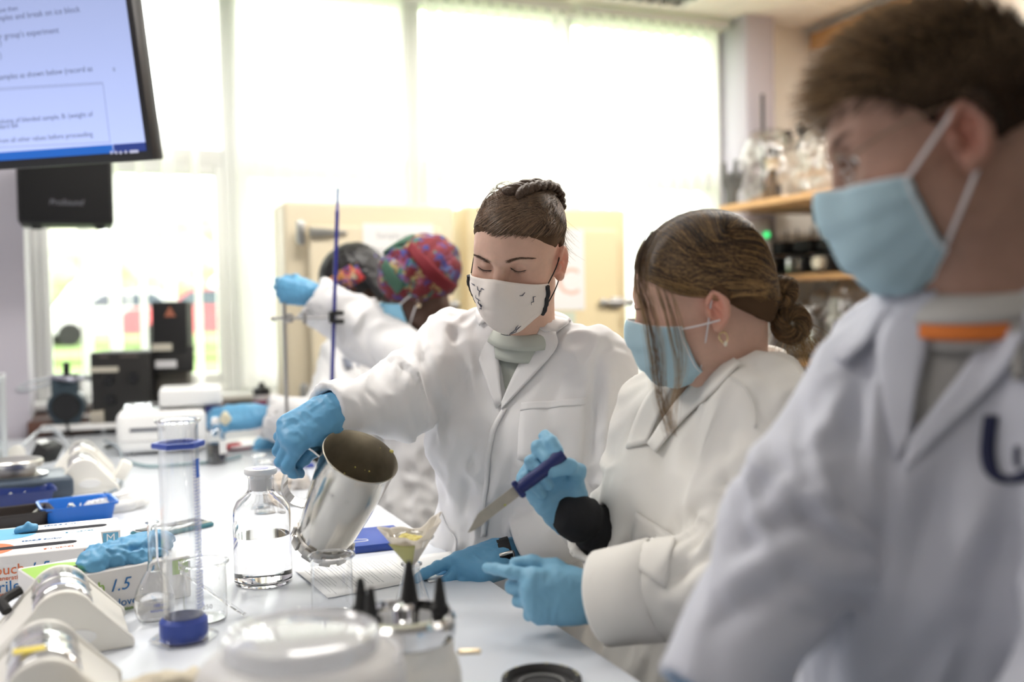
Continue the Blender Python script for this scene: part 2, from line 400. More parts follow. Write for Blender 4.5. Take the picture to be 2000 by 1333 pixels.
MB().box((3.76, WY-.01, 1.5), (.28, .02, 2.98)).build('panel', cream_paint, w)
MB().box((1.55, WY+.1, CZ+.0), (3.56, .2, .1)).build('lintel', white_paint, w)
MB().box((1.55, WY-.01, 1.005), (3.56, .26, .03), bev=.006).build('trim_1', upvc, kind='structure')          # sill
MB().box((1.55, WY-.03, .955), (3.6, .07, .075), bev=.004).build('trim_2', dark_wood, kind='structure')      # brown board under the sill
MB().box((3.86, 3.0, 2.86), (.07, 3.2, .09), bev=.006).box((3.85, 3.83, 2.72), (.05, .05, .26)).build('trim_3', pine, kind='structure')
XS = [-.22, .62, 1.50, 2.34, 3.31]
for n in range(4):
    a, b = XS[n], XS[n+1]; t = .045 if n else .035; y = WY+.08
    m = MB()
    for x in (a+t/2, b-t/2): m.box((x, y, 1.97), (t, .10, 1.92), bev=.008)
    for z in (1.045, 2.91): m.box(((a+b)/2, y, z), (b-a-2*t, .10, .05), bev=.006)
    wd = m.build('window_%d' % (n+1), upvc, kind='structure')
    MB().box(((a+b)/2, y, 2.09), (b-a-2*t, .09, .085), bev=.008).build('transom', upvc, wd)
    for z0, z1 in ((1.07, 2.05), (2.13, 2.885)):
        s = MB(); e = .038; x0, x1 = a+t, b-t
        if z0 < 2:
            for x in (x0+e/2, x1-e/2): s.box((x, y-.02, (z0+z1)/2), (e, .07, z1-z0), bev=.006)
            for z in (z0+e/2, z1-e/2): s.box(((x0+x1)/2, y-.02, z), (x1-x0-2*e, .07, e), bev=.005)
            s.build('sash', upvc, wd)
        MB().box(((a+b)/2, y, (z0+z1)/2), (x1-x0-.004, .006, z1-z0-.004)).build('pane', pane_glass, wd)
# vertical blinds
slat_m = translucent('blind_fabric', (.94, .935, .92), .6, .12)
rail_m = mat('rail', (.7, .7, .7), .4)
def blind(x0, x1, step, wd, ang, label, skip=(), jit=.05):
    t = empty('vertical_blind', ((x0+x1)/2, WY-.075, 2.91), label=label, cat='blind', group='vertical blinds at the windows')
    MB().box((0, 0, 0), (x1-x0, .035, .035), bev=.004).build('headrail', rail_m, t)
    n = int((x1-x0)/step); me = hm = None
    for i in range(n):
        if i in skip: continue
        if me is None:
            G = np.array([[[u*wd, .006*(1-4*u*u), -z] for u in np.linspace(-.5, .5, 5)] for z in np.linspace(.03, 1.87, 6)])
            me = grid_mesh('slat', G); me.materials.append(slat_m)
        o = link('slat', me, None, t); o.location = (x0-(x0+x1)/2+step*(i+.5), 0, 0); o.rotation_euler = (0, 0, ang+random.uniform(-jit, jit))
        if hm is None: k = MB().box((0, 0, 0), (.02, .004, .03)).build('hanger', grey_pl, o); hm = k.data
        else: k = link('hanger', hm, None, o)
        k.location = (0, 0, -.02)
blind(-.18, .60, .115, .089, rad(62), 'vertical blind with a few turned-open slats at the window under the screen', skip=(0,), jit=.25)
blind(.64, 1.47, .078, .089, rad(20), 'vertical blind drawn nearly closed at the second window, above the left cream fridge')
blind(1.53, 2.31, .078, .089, rad(32), 'vertical blind of bright white slats behind the masked woman with the pale cloth mask')
blind(2.37, 3.29, .078, .089, rad(28), 'vertical blind of white slats at the last window, beside the lilac column')

# outside
lawn_m = mat('lawn', (.20, .31, .09), .9, colvar=.25, colvar_scale=3)
MB().box((0, 13, .05), (60, 16, .1), R=Matrix.Rotation(rad(1.6), 3, 'X')).box((0, 60, .2), (160, 78, .5)).build('lawn', lawn_m, kind='structure')
def car(loc, rz, col, label):
    t = empty('car', loc, rz, label=label, cat='car'); p = mat('car_paint', col, .3, coat=.5); dark = mat('car_glass', (.10, .12, .15), .1)
    prof = [(-2.1, .35), (-2.1, .8), (-1.9, .95), (-1.1, 1.0), (-.55, 1.42), (.9, 1.45), (1.6, 1.02), (2.05, .92), (2.12, .6), (2.1, .35)]
    m = MB(); m.prism(prof, 1.7, Matrix(((1, 0, 0, 0), (0, 0, 1, -.85), (0, 1, 0, 0), (0, 0, 0, 1)))); m.build('body', p, t)
    for s in (-.856, .856):
        MB().prism([(-.95, 1.02), (-.5, 1.36), (.15, 1.38), (.15, 1.0)], .012, Matrix(((1, 0, 0, 0), (0, 0, 1, s-.006), (0, 1, 0, 0), (0, 0, 0, 1)))).build('side_window', dark, t)
        MB().prism([(.22, 1.0), (.22, 1.38), (.85, 1.38), (1.3, 1.02)], .012, Matrix(((1, 0, 0, 0), (0, 0, 1, s-.006), (0, 1, 0, 0), (0, 0, 0, 1)))).build('side_window', dark, t)
        for x in (-1.3, 1.3): MB().cyl((x, s*.86, .32), (x, s*1.03, .32), .32, n=20).build('wheel', soft_black, t)
    return t
for xp, d, col, rz, lb in [(225, 27, (.75, .75, .75), .2, 'white car parked beyond the lawn outside the window'), (420, 24, (.62, .10, .12), -.1, 'red car parked beyond the lawn outside the window'),
                           (-190, 25, (.10, .13, .20), .3, 'dark blue car parked outside, seen at the very left of the window')]:
    P = px(xp, 655, d); car((P[0], P[1], .45), rz, col, lb)
leaf_m = mat('leaf', (.62, .61, .50), .8, colvar=.3, colvar_scale=2)
trunk_m = mat('bark', (.2, .15, .1), .9)
for i, (xp, d, hh) in enumerate([(70, 44, 6), (350, 48, 7), (640, 46, 7)]):
    P = px(xp, 640, d); t = empty('tree', (P[0], P[1], .4), label=['pale green tree outside behind the dark blue car', 'pale green tree outside between the white and red cars', 'pale green tree outside behind the blind of the second window'][i], cat='tree')
    MB().cyl((0, 0, 0), (0, 0, hh*.5), .22, .12, n=10).build('trunk', trunk_m, t)
    cr = SDF()
    for k in range(14): cr.add(f_sph(np.array([random.uniform(-2, 2), random.uniform(-1.5, 1.5), hh*.6+random.uniform(-1.6, 1.6)]), random.uniform(.9, 1.5)), .5)
    V, Q = surf(cr, (-4, -4, 0), (4, 4, hh+4), .2); V = V+vnormals(V, Q)*(vnoise(V*3)*.18)[:, None]
    link('crown', mesh_np('crown', V, Q, False), leaf_m, t)

# ceiling light with a louvre, close to the windows
t = empty('ceiling_light', (2.22, 4.10, CZ-.01), label='recessed ceiling light with a silver louvre above the windows', cat='ceiling light')
m = MB()
for x, y, sx, sy in ((-.63, 0, .03, .62), (.63, 0, .03, .62), (0, -.31, 1.29, .03), (0, .31, 1.29, .03)): m.box((x, y, -.02), (sx, sy, .04), bev=.003)
m.build('frame', white_paint, t)
MB().box((0, 0, .012), (1.23, .59, .006)).build('diffuser', mat('lamp_glow', (1, 1, 1), .5, emis=((1, .96, .9), .55)), t)
me = None
for i in range(17):
    y = []
    o = MB().tube([(0, -.29, 0), (0, .29, 0)], .001, n=4) if False else None
    if me is None:
        q = MB().box((0, 0, 0), (.004, .58, .05), R=Matrix.Rotation(.35, 3, 'Y')).build('louvre_blade', mat('louvre', (.42, .42, .43), .25, .9), t); me = q.data
    else: q = link('louvre_blade', me, None, t)
    q.location = (-.58+i*.0725, 0, -.022)
for y in (-.145, 0, .145): MB().box((0, y, -.022), (1.22, .006, .045)).build('louvre_rib', bpy.data.materials['louvre'], t)

# cream fridges under the windows
fr_m = mat('fridge_enamel', (.80, .68, .43), .35); ch = mat('hinge_metal', (.42, .42, .41), .35, .9)
def fridge(x0, x1, label, hinge, note, fr_m):
    h = 1.83; y0, y1 = 4.0, 4.30; t = empty('fridge', ((x0+x1)/2, (y0+y1)/2, 0), label=label, cat='fridge', group='cream fridges under the windows'); w = x1-x0; d = y1-y0
    MB().box((0, .02, h/2+.03), (w, d-.04, h-.06), bev=.02, seg=3).build('body', fr_m, t); MB().box((0, .03, .035), (w-.06, d-.08, .07)).build('plinth', soft_black, t)
    dr = MB().box((0, -d/2-.012, h/2+.0), (w-.17, .05, h-.20), bev=.012, seg=3).build('door', fr_m, t)
    hx = -(w/2-.085) if hinge < 0 else (w/2-.085)
    for z in (1.05, 1.70):
        g = MB().box((hx+.03*hinge, -d/2-.02, z), (.035, .035, .10), bev=.012).build('hinge', ch, dr)
        MB().tube([(hx-.0*hinge, -d/2-.045, z), (hx-.06*hinge, -d/2-.05, z), (hx-.15*hinge, -d/2-.045, z)], [.022, .018, .006], n=10).build('strap', ch, dr)
    lx = -hx
    MB().box((lx+.02*hinge, -d/2-.045, 1.40), (.07, .03, .05), bev=.012).cyl((lx-.05*hinge, -d/2-.05, 1.40), (lx+.09*hinge, -d/2-.05, 1.40), .013, n=12).sph((lx-.05*hinge, -d/2-.05, 1.40), .022).sph((lx+.09*hinge, -d/2-.05, 1.40), .02).build('latch', ch, dr)
    # notice on the door
    n = note
    MB().box((n[0], -d/2-.039, n[1]), (n[2], .002, n[3])).build('notice', paper, dr)
    return t, dr, d
t, dr, d = fridge(.73, 1.455, 'cream fridge on the left with a strap hinge and a printed notice on its door', -1, (.09, 1.55, .30, .38), mat('fridge_beige', (.74, .65, .48), .35))
FX = Matrix(((1, 0, 0, 0), (0, 0, -1, 0), (0, 1, 0, 0), (0, 0, 0, 1)))
def onfr(x, z): return Matrix.Translation((x, -d/2-.0405, z)) @ Matrix(((1, 0, 0, 0), (0, 0, -1, 0), (0, 1, 0, 0), (0, 0, 0, 1)))
text('lettering', 'Sample store', .036, onfr(.09, 1.69), pale_ink, dr, 'CENTER')
text('lettering', 'Please label all samples\nwith name and date', .026, onfr(.09, 1.62), pale_ink, dr, 'CENTER')
t, dr, d = fridge(1.515, 2.30, 'cream fridge on the right with a chrome latch and a small red-lettered poster', -1, (.02, 1.55, .22, .36), fr_m)
MB().box((.02, -d/2-.0395, 1.30), (.12, .002, .12)).build('notice', mat('pale_green_card', (.62, .70, .58), .8), dr)
red_pale = mat('pale_red_ink', (.82, .55, .46), .8)
text('lettering', 'C', .17, onfr(.05, 1.49), red_pale, dr, 'CENTER'); text('lettering', 'F', .14, onfr(-.05, 1.50), red_pale, dr, 'CENTER')

# ------------------------------------------------------------------ right-hand shelves
def box_thing(name, c, s, m, label, cat, bev=.004, **k):
    t = MB().box((0, 0, 0), s, bev=bev).build(name, m, None, label=label, cat=cat, **k); t.location = c; return t
def shelf(x, z, y0, y1, label):
    t = MB().box((0, 0, -.017), (3.9-x, y1-y0, .034), bev=.004).build('wall_shelf', pine, None, label=label, cat='shelf', group='pine shelves on the right wall'); t.location = ((x+3.9)/2, (y0+y1)/2, z)
    for yy in (y0+.12, y1-.1): MB().box(((3.9-x)/2-.13, yy-(y0+y1)/2, -.06), (.24, .02, .05), bev=.004).build('bracket', grey_pl, t)
    return t
shelf(3.1, 1.90, 2.2, 4.46, 'top pine wall shelf carrying bagged clamps')
shelf(3.40, 1.53, 2.0, 4.30, 'middle pine wall shelf carrying black instruments')
shelf(3.40, 1.08, 2.0, 4.20, 'lowest pine wall shelf carrying metal parts in clear bags')
t = empty('freezer', (3.18, 4.365, 0), label='grey upright freezer with a green display under the top shelf', cat='freezer')
MB().box((0, 0, .91), (.20, .23, 1.80), bev=.012).build('body', mat('grey_enamel', (.48, .47, .45), .45), t)
MB().box((-.0, -.121, .95), (.185, .02, 1.5), bev=.008).build('door', mat('grey_door', (.52, .51, .49), .45), t)
MB().cyl((.065, -.114, 1.735), (.065, -.13, 1.735), .014, n=16).build('display', mat('green_led', (.05, .5, .15), .5, emis=((.05, .9, .25), 1.2)), t)
box_thing('cardboard_box', (3.16, 4.36, 1.826), (.15, .16, .03), mat('pale_box', (.72, .70, .78), .7), 'small pale lilac box on top of the grey freezer', 'box')
t = empty('storage_cabinet', (3.62, 3.1, 0), label='grey storage cabinet with a black plinth under the shelves', cat='cabinet')
MB().box((0, 0, .49), (.52, 2.2, .78), bev=.006).build('body', mat('grey_cabinet', (.16, .155, .15), .5), t)
MB().box((.03, 0, .05), (.46, 2.16, .10)).build('plinth', soft_black, t)
MB().box((0, 0, .895), (.54, 2.24, .03), bev=.005).build('top', mat('cab_top', (.45, .45, .44), .4), t)
# bagged clamps and stands on the top shelf
dk = mat('black_iron', (.025, .025, .026), .5); tan = mat('tan_cork', (.55, .42, .25), .8)
def lab_stand(P, h, label, arms, base=.09):
    t = empty('retort_stand', P, label=label, cat='stand', group='dark stands on the top shelf')
    MB().box((0, 0, .012), (base*1.6, base, .022), bev=.006).build('base', dk, t); MB().cyl((0, 0, .02), (0, 0, h), .010, n=10).build('rod', dk, t)
    for (z, dx, dy) in arms:
        b = MB().box((0, 0, z), (.045, .045, .05), bev=.01).build('boss', dk, t); MB().cyl((0, 0, z), (dx, dy, z+.005), .011, n=10).build('arm', dk, t)
        MB().box((dx, dy, z), (.05, .04, .08), bev=.014).build('jaw', dk, t)
    return t
def at_x(xp, yp, X): 
    D = CF+(xp-1000)/FPX*CR-(yp-666.5)/FPX*CU; return CO+D*(X/D[0])
P = (3.36, 4.42); lab_stand((P[0], P[1], 1.90), .60, 'dark stand with a tall rod, second on the top shelf from the window', [(.36, .10, -.08)])
P = at_x(1568, 400, 3.45); lab_stand((P[0], P[1], 1.90), .42, 'dark stand with a long cross arm, nearest the young man on the top shelf', [(.30, .05, .30), (.38, .02, -.12)])
P = (3.14, 4.40)
t = empty('clamp', (P[0], P[1], 1.90), label='grey finger clamp standing at the window end of the top shelf', cat='clamp')
MB().box((0, 0, .02), (.05, .05, .04), bev=.008).cyl((0, 0, .03), (0, 0, .10), .03, .036, n=14).build('body', mat('grey_rubber', (.12, .125, .12), .6), t)
for k, (dx, h) in enumerate([(-.045, .22), (-.012, .17), (.022, .24), (.05, .18)]):
    MB().tube([(dx*.5, 0, .08), (dx, 0, h*.6), (dx*1.15, -.01, h)], [.018, .016, .011], n=10).build('finger', bpy.data.materials['grey_rubber'], t)
bag_i = 0
def plastic_bag(C, rr, label, n=5, amp=.05, grp=None):
    s = SDF(); r0 = random.Random(hash(label) % 1000 if False else len(label))
    s.add(f_ell((0, 0, rr[2]*.9), (rr[0], rr[1], rr[2])), .03)
    for k in range(n): s.add(f_ell((r0.uniform(-.5, .5)*rr[0], r0.uniform(-.5, .5)*rr[1], r0.uniform(.5, 1.7)*rr[2]), (rr[0]*r0.uniform(.3, .6), rr[1]*r0.uniform(.3, .6), rr[2]*r0.uniform(.3, .5))), .03)
    s.inter(f_plane((0, 0, 0.002), (0, 0, -1)), .01)
    V, Q = surf(s, np.array([-1.4, -1.4, -.1])*rr, np.array([1.4, 1.4, 2.6])*rr, .012)
    d = 1-2*np.abs(vnoise(V*np.array([16, 16, 12]), len(label))); d2 = 1-2*np.abs(vnoise(V*34, 5)); V = V+vnormals(V, Q)*(d*amp*.5+d2*amp*.22)[:, None]; V[:, 2] = np.maximum(V[:, 2], .001)
    o = link('plastic_bag', mesh_np('plastic_bag', V, Q, True), film, None, label=label, cat='plastic bag', group=grp); o.location = C; return o
def blob(name, C, s, m, label, cat, parts=()):
    t = empty(name, C, label=label, cat=cat); MB().box((0, 0, s[2]/2), s, bev=min(s)*.2, seg=3).build('body', m, t)
    for nm, c, r, h, ax, mm in parts: MB().cyl(Vector(c), Vector(c)+Vector(ax)*h, r, r*.92, n=18).build(nm, mm, t)
    return t
P = (3.31, 4.28); plastic_bag((P[0], P[1], 1.90), (.13, .15, .19), 'clear plastic bag over clamps at the window end of the top shelf', amp=.05)
blob('burner', (P[0]-.02, P[1]-.03, 1.90), (.07, .07, .10), dk, 'black and tan burner inside the first clear bag', 'burner', [('barrel', (0, 0, .09), .022, .2, (0, 0, 1), dk), ('cork', (0, 0, .17), .038, .06, (0, 0, 1), tan)])
P = at_x(1616, 395, 3.36); plastic_bag((P[0], P[1], 1.90), (.12, .13, .18), 'clear plastic bag beside the young man on the top shelf', amp=.05)
P = at_x(1535, 400, 3.60); blob('metal_block', (P[0], P[1], 1.90), (.16, .12, .05), dull_metal, 'low metal block on the top shelf between the stands', 'block', [('post', (.03, 0, .05), .012, .10, (0, 0, 1), dull_metal), ('post', (-.04, 0, .05), .012, .07, (0, 0, 1), dull_metal)])
# black instruments on the middle shelf
for i, (xp, lb) in enumerate([(1540, 'black instrument with a cream dial at the window end of the middle shelf'), (1590, 'black instrument with thin upright rods, centre of the middle shelf'), (1640, 'black instrument with a cream dial beside the young man\'s mask')]):
    P = at_x(xp, 545, 3.52); t = empty('colorimeter', (P[0], P[1], 1.53), label=lb, cat='instrument', group='black instruments on the middle shelf')
    MB().box((0, 0, .05), (.26, .145, .095), bev=.02).build('body', black_pl, t); MB().box((.01, 0, .145), (.2, .145, .07), bev=.025).build('head', soft_black, t)
    if i != 1: MB().cyl((-.13, -.02, .05), (-.17, -.025, .05), .034, .030, n=20).build('dial', mat('cream_dial', (.78, .72, .58), .5), t)
    else: MB().box((-.13, 0, .05), (.02, .10, .06), bev=.005).build('silver_plate', steel, t)
    for k in range(2): MB().cyl((.02, -.05+.09*k, .17), (.02, -.05+.09*k, .25), .004, n=8).build('rod', dk, t)
# bagged metal parts on the lowest shelf
for i, (xp, X, rr, lb) in enumerate([(1582, 3.52, (.11, .12, .16), 'clear bag of metal parts at the window end of the lowest shelf'), (1660, 3.52, (.11, .12, .19), 'clear bag of metal parts nearest the young man on the lowest shelf')]):
    P = at_x(xp, 715, X); plastic_bag((P[0], P[1], 1.08), rr, lb, amp=.05)
    t = blob('metal_part', (P[0], P[1], 1.08), (.14, .18, .03), dk, ['cluster of metal parts inside the bag at the window end of the lowest shelf', 'cluster of metal parts inside the bag nearest the young man'][i], 'hardware',
             [('post', (0, .04, .03), .014, .24, (0, 0, 1), dull_metal), ('ring', (-.02, -.04, .12), .035, .03, (1, 0, 0), chrome), ('post', (.03, -.05, .03), .010, .2, (0, 0, 1), dk), ('ring', (-.03, .05, .2), .03, .03, (1, 0, 0), chrome)])
P = at_x(1695, 715, 3.6); blob('metal_part', (P[0], P[1], 1.08), (.2, .2, .14), dk, 'dark boxy metal part behind the young man on the lowest shelf', 'hardware', [('knob', (-.1, 0, .09), .03, .03, (-1, 0, 0), steel)])
# ------------------------------------------------------------------ the bench
BX, BY0, BY1 = .628, .25, 4.22
top_m = mat('bench_laminate', (.70, .735, .79), .28, spec=.5)
t = empty('lab_bench', (-.65, 2.2, 0), label='long pale grey-white laboratory bench running from the camera to the windows', cat='bench')
o = MB().box((0, 0, BZ-.0175), (BX+.65+1.28-.65+.65, BY1-BY0, .035), bev=.004).build('worktop', top_m, t); o.location = ((BX-1.93)/2+.65-.0, (BY0+BY1)/2-2.2, 0)
o.location.x = (BX-1.91)/2+.65
for i in range(5): MB().box((.0, -1.5+i*.76, .44), (1.7, .74, .87), bev=.004).build('cabinet_panel', mat('bench_front', (.42, .42, .43), .5) if i == 0 else bpy.data.materials['bench_front'], t)
MB().box((.17, BY1+.17, .945), (.80, .32, .07), bev=.004).build('trim_4', dark_wood, kind='structure')
MB().box((.17, BY1+.17, .46), (.80, .32, .90)).build('trim_5', dark_wood, kind='structure')
# a low cupboard at the window end, behind the two students at the far side
# ------------------------------------------------------------------ wall screen
n = np.array([math.sin(rad(-39))*math.cos(rad(10)), -math.cos(rad(-39))*math.cos(rad(10)), -math.sin(rad(10))]); hx = np.array([math.cos(rad(-39)), math.sin(rad(-39)), 0]); up = np.cross(n, hx)
if up[2] < 0: up = -up
TC = px(299, 313, 2.6)                 # lower right corner
t = empty('wall_screen', TC, label='black-framed screen showing a page of text above the left window', cat='screen'); TW, TH, BZL = 1.06, .62, .016
t.matrix_world = frame(TC, hx, up, n)
MB().box((-TW/2, TH/2, -.025), (TW, TH, .05), bev=.006).build('housing', black_pl, t)
scr = mat('lit_screen', (.02, .02, .02), .3, emis=((.46, .55, .93), .80)); m_txt = mat('screen_text', (.02, .02, .03), .6, emis=((.18, .22, .42), .35))
nt = scr.node_tree; tc = nt.nodes.new('ShaderNodeTexCoord'); sx = nt.nodes.new('ShaderNodeSeparateXYZ'); mr = nt.nodes.new('ShaderNodeMapRange'); mr.inputs['From Min'].default_value = 0; mr.inputs['From Max'].default_value = .5; mr.inputs['To Min'].default_value = 1.05; mr.inputs['To Max'].default_value = .62
nt.links.new(tc.outputs['Object'], sx.inputs[0]); nt.links.new(sx.outputs[1], mr.inputs['Value']); nt.links.new(mr.outputs[0], nt.nodes['Principled BSDF'].inputs['Emission Strength'])
MB().box((-TW/2, TH/2+.004, .0005), (TW-2*BZL, TH-.045, .002)).build('display', scr, t)
bar = mat('task_bar', (.01, .02, .05), .3, emis=((.0, .11, .50), .9)); bar2 = mat('tray_bar', (.01, .02, .05), .3, emis=((.01, .03, .22), .8)); wtx = mat('tray_icon', (.1, .1, .1), .3, emis=((.6, .62, .85), .7))
MB().box((-TW/2-.05, .036, .0017), (TW-2*BZL-.1, .022, .001)).build('task_bar', bar, t)
MB().box((-BZL-.048, .036, .0018), (.098, .022, .001)).build('task_tray', bar2, t)
def onscr(x, y):
    D = CF+(x-1000)/FPX*CR-(y-666.5)/FPX*CU; q = CO+D*(((TC-CO)@n)/(D@n))-TC; return q@hx, q@up
def scrtxt(x, y, s, size, m=m_txt):
    a, b = onscr(x, y); text('lettering', s, size, Matrix.Translation((a, b, .0022)), m, t, 'RIGHT', 0.0001)
for x, y, s, sz in [(36, 16, 'of blended tissue then', .018), (157, 18, '100g FW samples and break on ice block', .022), (116, 59, 'own your group\'s experiment', .022), (4, 83, ')', .022), (4, 108, ')', .022),
                    (182, 134, '250g FW samples as shown below (record as', .021), (182, 223, 'total volume of blended sample, B: (weight of', .019), (37, 245, 'standard BA', .019), (182, 262, 'the flow from all other values before proceeding', .019), (226, 136, '0', .014)]: scrtxt(x, y, s, sz)
fb = MB()
for (a, b, c, d) in ((-60, 180, 202, 164), (202, 164, 216, 278), (-60, 291, 216, 278), (-60, 176, 202, 161)):
    p, q = onscr(a, b), onscr(c, d); fb.cyl((p[0], p[1], .0016), (q[0], q[1], .0016), .0007, n=6)
fb.build('ruled_box', mat('rule', (.02, .02, .03), .6, emis=((.30, .36, .66), .5)), t)
for k, (x, y) in enumerate([(219, 298), (228, 298), (237, 298), (247, 297), (263, 296)]):
    a, b = onscr(x, y); MB().box((a, b, .0026), (.006 if k < 4 else .026, .007, .0006), bev=.0015).build('tray_icon', wtx, t)
MB().box((-TW/2, .36, -.12), (.3, .3, .14), bev=.01).cyl((-TW/2, .36, -.12), (-TW/2, 1.3, -.35), .03).build('mount', black_pl, t)
# speaker on the pier under the screen
P = px(133, 392, 3.98)
t = empty('loudspeaker', (P[0], 4.02, P[2]), label='black box loudspeaker hung on the lilac pier under the screen', cat='loudspeaker'); w_, h_ = .315, .30
MB().box((0, 0, .02), (w_, .24, h_), bev=.012, seg=3).build('cabinet', soft_black, t); MB().box((0, -.122, .02), (w_-.02, .01, h_-.02), bev=.004).build('grille', mat('grille', (.006, .006, .0065), .8, bump=(700, .5)), t)
for x in (-.10, .11): MB().cyl((x, -.05, -.13), (x, -.05, -.145), .02, .016, n=16).build('foot', soft_black, t)
text('lettering', 'ProSound', .028, Matrix.Translation((0, -.1285, -.055)) @ Matrix(((1, 0, 0, 0), (0, 0, -1, 0), (0, 1, 0, 0), (0, 0, 0, 1))), mat('logo_grey', (.20, .20, .23), .5), t, 'CENTER', .0004, .25)
MB().box((-.08, .17, .05), (.10, .14, .06), bev=.006).build('bracket', black_pl, t)

# ------------------------------------------------------------------ far end of the bench
def face_cam(P): return math.atan2(P[1], P[0])-math.pi/2            # turn about z so that local -y looks at the camera
P = onz(16, 902); t = empty('analytical_balance', (P[0]-.12, P[1], BZ), rz=rad(4), label='glass draft shield of a balance at the left edge of the photo', cat='balance')
MB().box((0, 0, .012), (.24, .22, .024), bev=.006).build('base', mat('balance_grey', (.45, .46, .47), .4), t)
fm = mat('alu_frame', (.52, .55, .56), .3, .4); m = MB()
for x in (-.112, .112):
    for y in (-.10, .10): m.box((x, y, .15), (.016, .016, .26), bev=.003)
for z in (.275,):
    for y in (-.10, .10): m.box((0, y, z), (.24, .018, .016), bev=.003)
    for x in (-.112, .112): m.box((x, 0, z), (.018, .2, .016), bev=.003)
m.build('frame', fm, t)
for y in (-.10, .10): MB().box((0, y, .15), (.21, .003, .24)).build('glass_pane', pane_glass, t)
for x in (-.112, .112): MB().box((x, 0, .15), (.003, .19, .24)).build('glass_pane', pane_glass, t)
MB().cyl((.0, 0, .024), (0, 0, .034), .045).build('pan', steel, t)
MB().cyl((.145, -.07, .03), (.145, -.04, .03), .026, n=20).build('side_knob', cream_pl, t)

P = onz(180, 847); t = empty('vacuum_pump', (P[0]-.065, P[1]+.02, BZ), rz=rad(-4), label='dark blue-black pump with clear tubing on a white board by the window', cat='pump')
MB().box((.03, 0, .035), (.28, .20, .022), bev=.004).build('board', white_pl, t)
for x in (-.05, .12): MB().box((x, 0, .012), (.03, .16, .024)).build('foot', grey_pl, t)
pm = mat('pump_blue', (.045, .07, .09), .4)
MB().cyl((-.02, .07, .115), (-.02, -.07, .115), .068, n=28).box((-.02, 0, .065), (.10, .12, .04), bev=.008).box((-.025, 0, .19), (.10, .08, .07), bev=.01).build('motor', pm, t)
MB().cyl((-.02, -.07, .115), (-.02, -.085, .115), .055, .05, n=28).build('end_cover', black_pl, t)
MB().cyl((-.02, 0, .21), (-.02, 0, .238), .052, .046).cyl((-.02, 0, .238), (-.02, 0, .285), .013).build('cap', black_pl, t)
MB().tube([(-.02+.056*math.cos(a), .05*math.sin(a), .222+.006*math.sin(2*a)) for a in np.linspace(0, 6.28, 25)[:-1]], .009, closed=True).build('clamp_ring', mat('lilac_metal', (.36, .36, .44), .3, .3), t)
MB().cyl((.075, -.06, .07), (.12, -.075, .07), .03, n=16).build('knob', mat('beige_knob', (.48, .44, .36), .4), t)
for k, pts in enumerate([[(-.05, .0, .225), (-.14, -.02, .215), (-.19, -.03, .19), (-.16, -.03, .185), (-.05, -.02, .21)], [(.0, .02, .23), (.09, .03, .21), (.11, .03, .14), (.12, .0, .05)], [(.02, -.02, .225), (.11, 0, .19), (.14, -.01, .10), (.12, -.02, .05)]]):
    MB().tube(bez(pts, 22), .006, n=8).build('tubing', mat('clear_tube', (.62, .66, .70), .2, alpha=.75) if k == 0 else bpy.data.materials['clear_tube'], t)
MB().tube(bez([(-.02, -.085, .06), (-.01, -.11, .03), (0, -.115, -.0)], 10), .005).build('lead', soft_black, t)

P = onz(292, 846); t = empty('gel_imager', (P[0], P[1]+.10, BZ), rz=rad(-14), label='black two-part instrument with a tall tower and an orange warning triangle', cat='instrument')
MB().box((-.075, 0, .16), (.225, .20, .32), bev=.005).build('body', soft_black, t)
MB().box((-.075, -.103, .17), (.215, .008, .295), bev=.002).build('front_panel', mat('panel_black', (.022, .021, .020), .5), t)
for x, z in ((-.12, .215), (-.025, .22), (-.115, .135)): MB().cyl((x, -.106, z), (x, -.118, z), .022, .018, n=20).build('dial', black_pl, t)
MB().box((.105, .02, .40), (.135, .15, .23), bev=.006).build('tower', soft_black, t)
MB().box((.105, .03, .15), (.12, .12, .30), bev=.004).build('stem', mat('dark_olive', (.10, .09, .075), .6), t)
MB().box((.115, -.045, .285), (.155, .03, .10), R=Matrix.Rotation(rad(-14), 3, 'X'), bev=.004).build('tilted_panel', soft_black, t)
lab = mat('label_buff', (.62, .58, .48), .7); lab2 = mat('label_white', (.66, .65, .66), .7)
for x, y, z, sx, sz, mm in ((.075, -.062, .335, .075, .028, lab), (.09, -.072, .268, .08, .030, lab2), (-.135, -.109, .255, .105, .02, lab)): MB().box((x, y, z), (sx, .004, sz)).build('label_strip', mm, t)
for x, z, sx in ((-.135, .305, .035), (-.04, .305, .07)): MB().box((x, -.108, z), (sx, .002, .009)).build('label_strip', mat('faint_print', (.12, .10, .09), .7), t)
om = mat('warning_orange', (.38, .13, .075), .6)
MB().prism([(-.022, 0), (.022, 0), (0, .042)], .002, Matrix.Translation((.108, -.0555, .455)) @ Matrix(((1, 0, 0, 0), (0, 0, -1, 0), (0, 1, 0, 0), (0, 0, 0, 1)))).build('warning_triangle', om, t)
MB().box((.13, -.06, .17), (.018, .01, .014), bev=.003).build('switch', mat('orange_switch', (.6, .12, .04), .4), t)

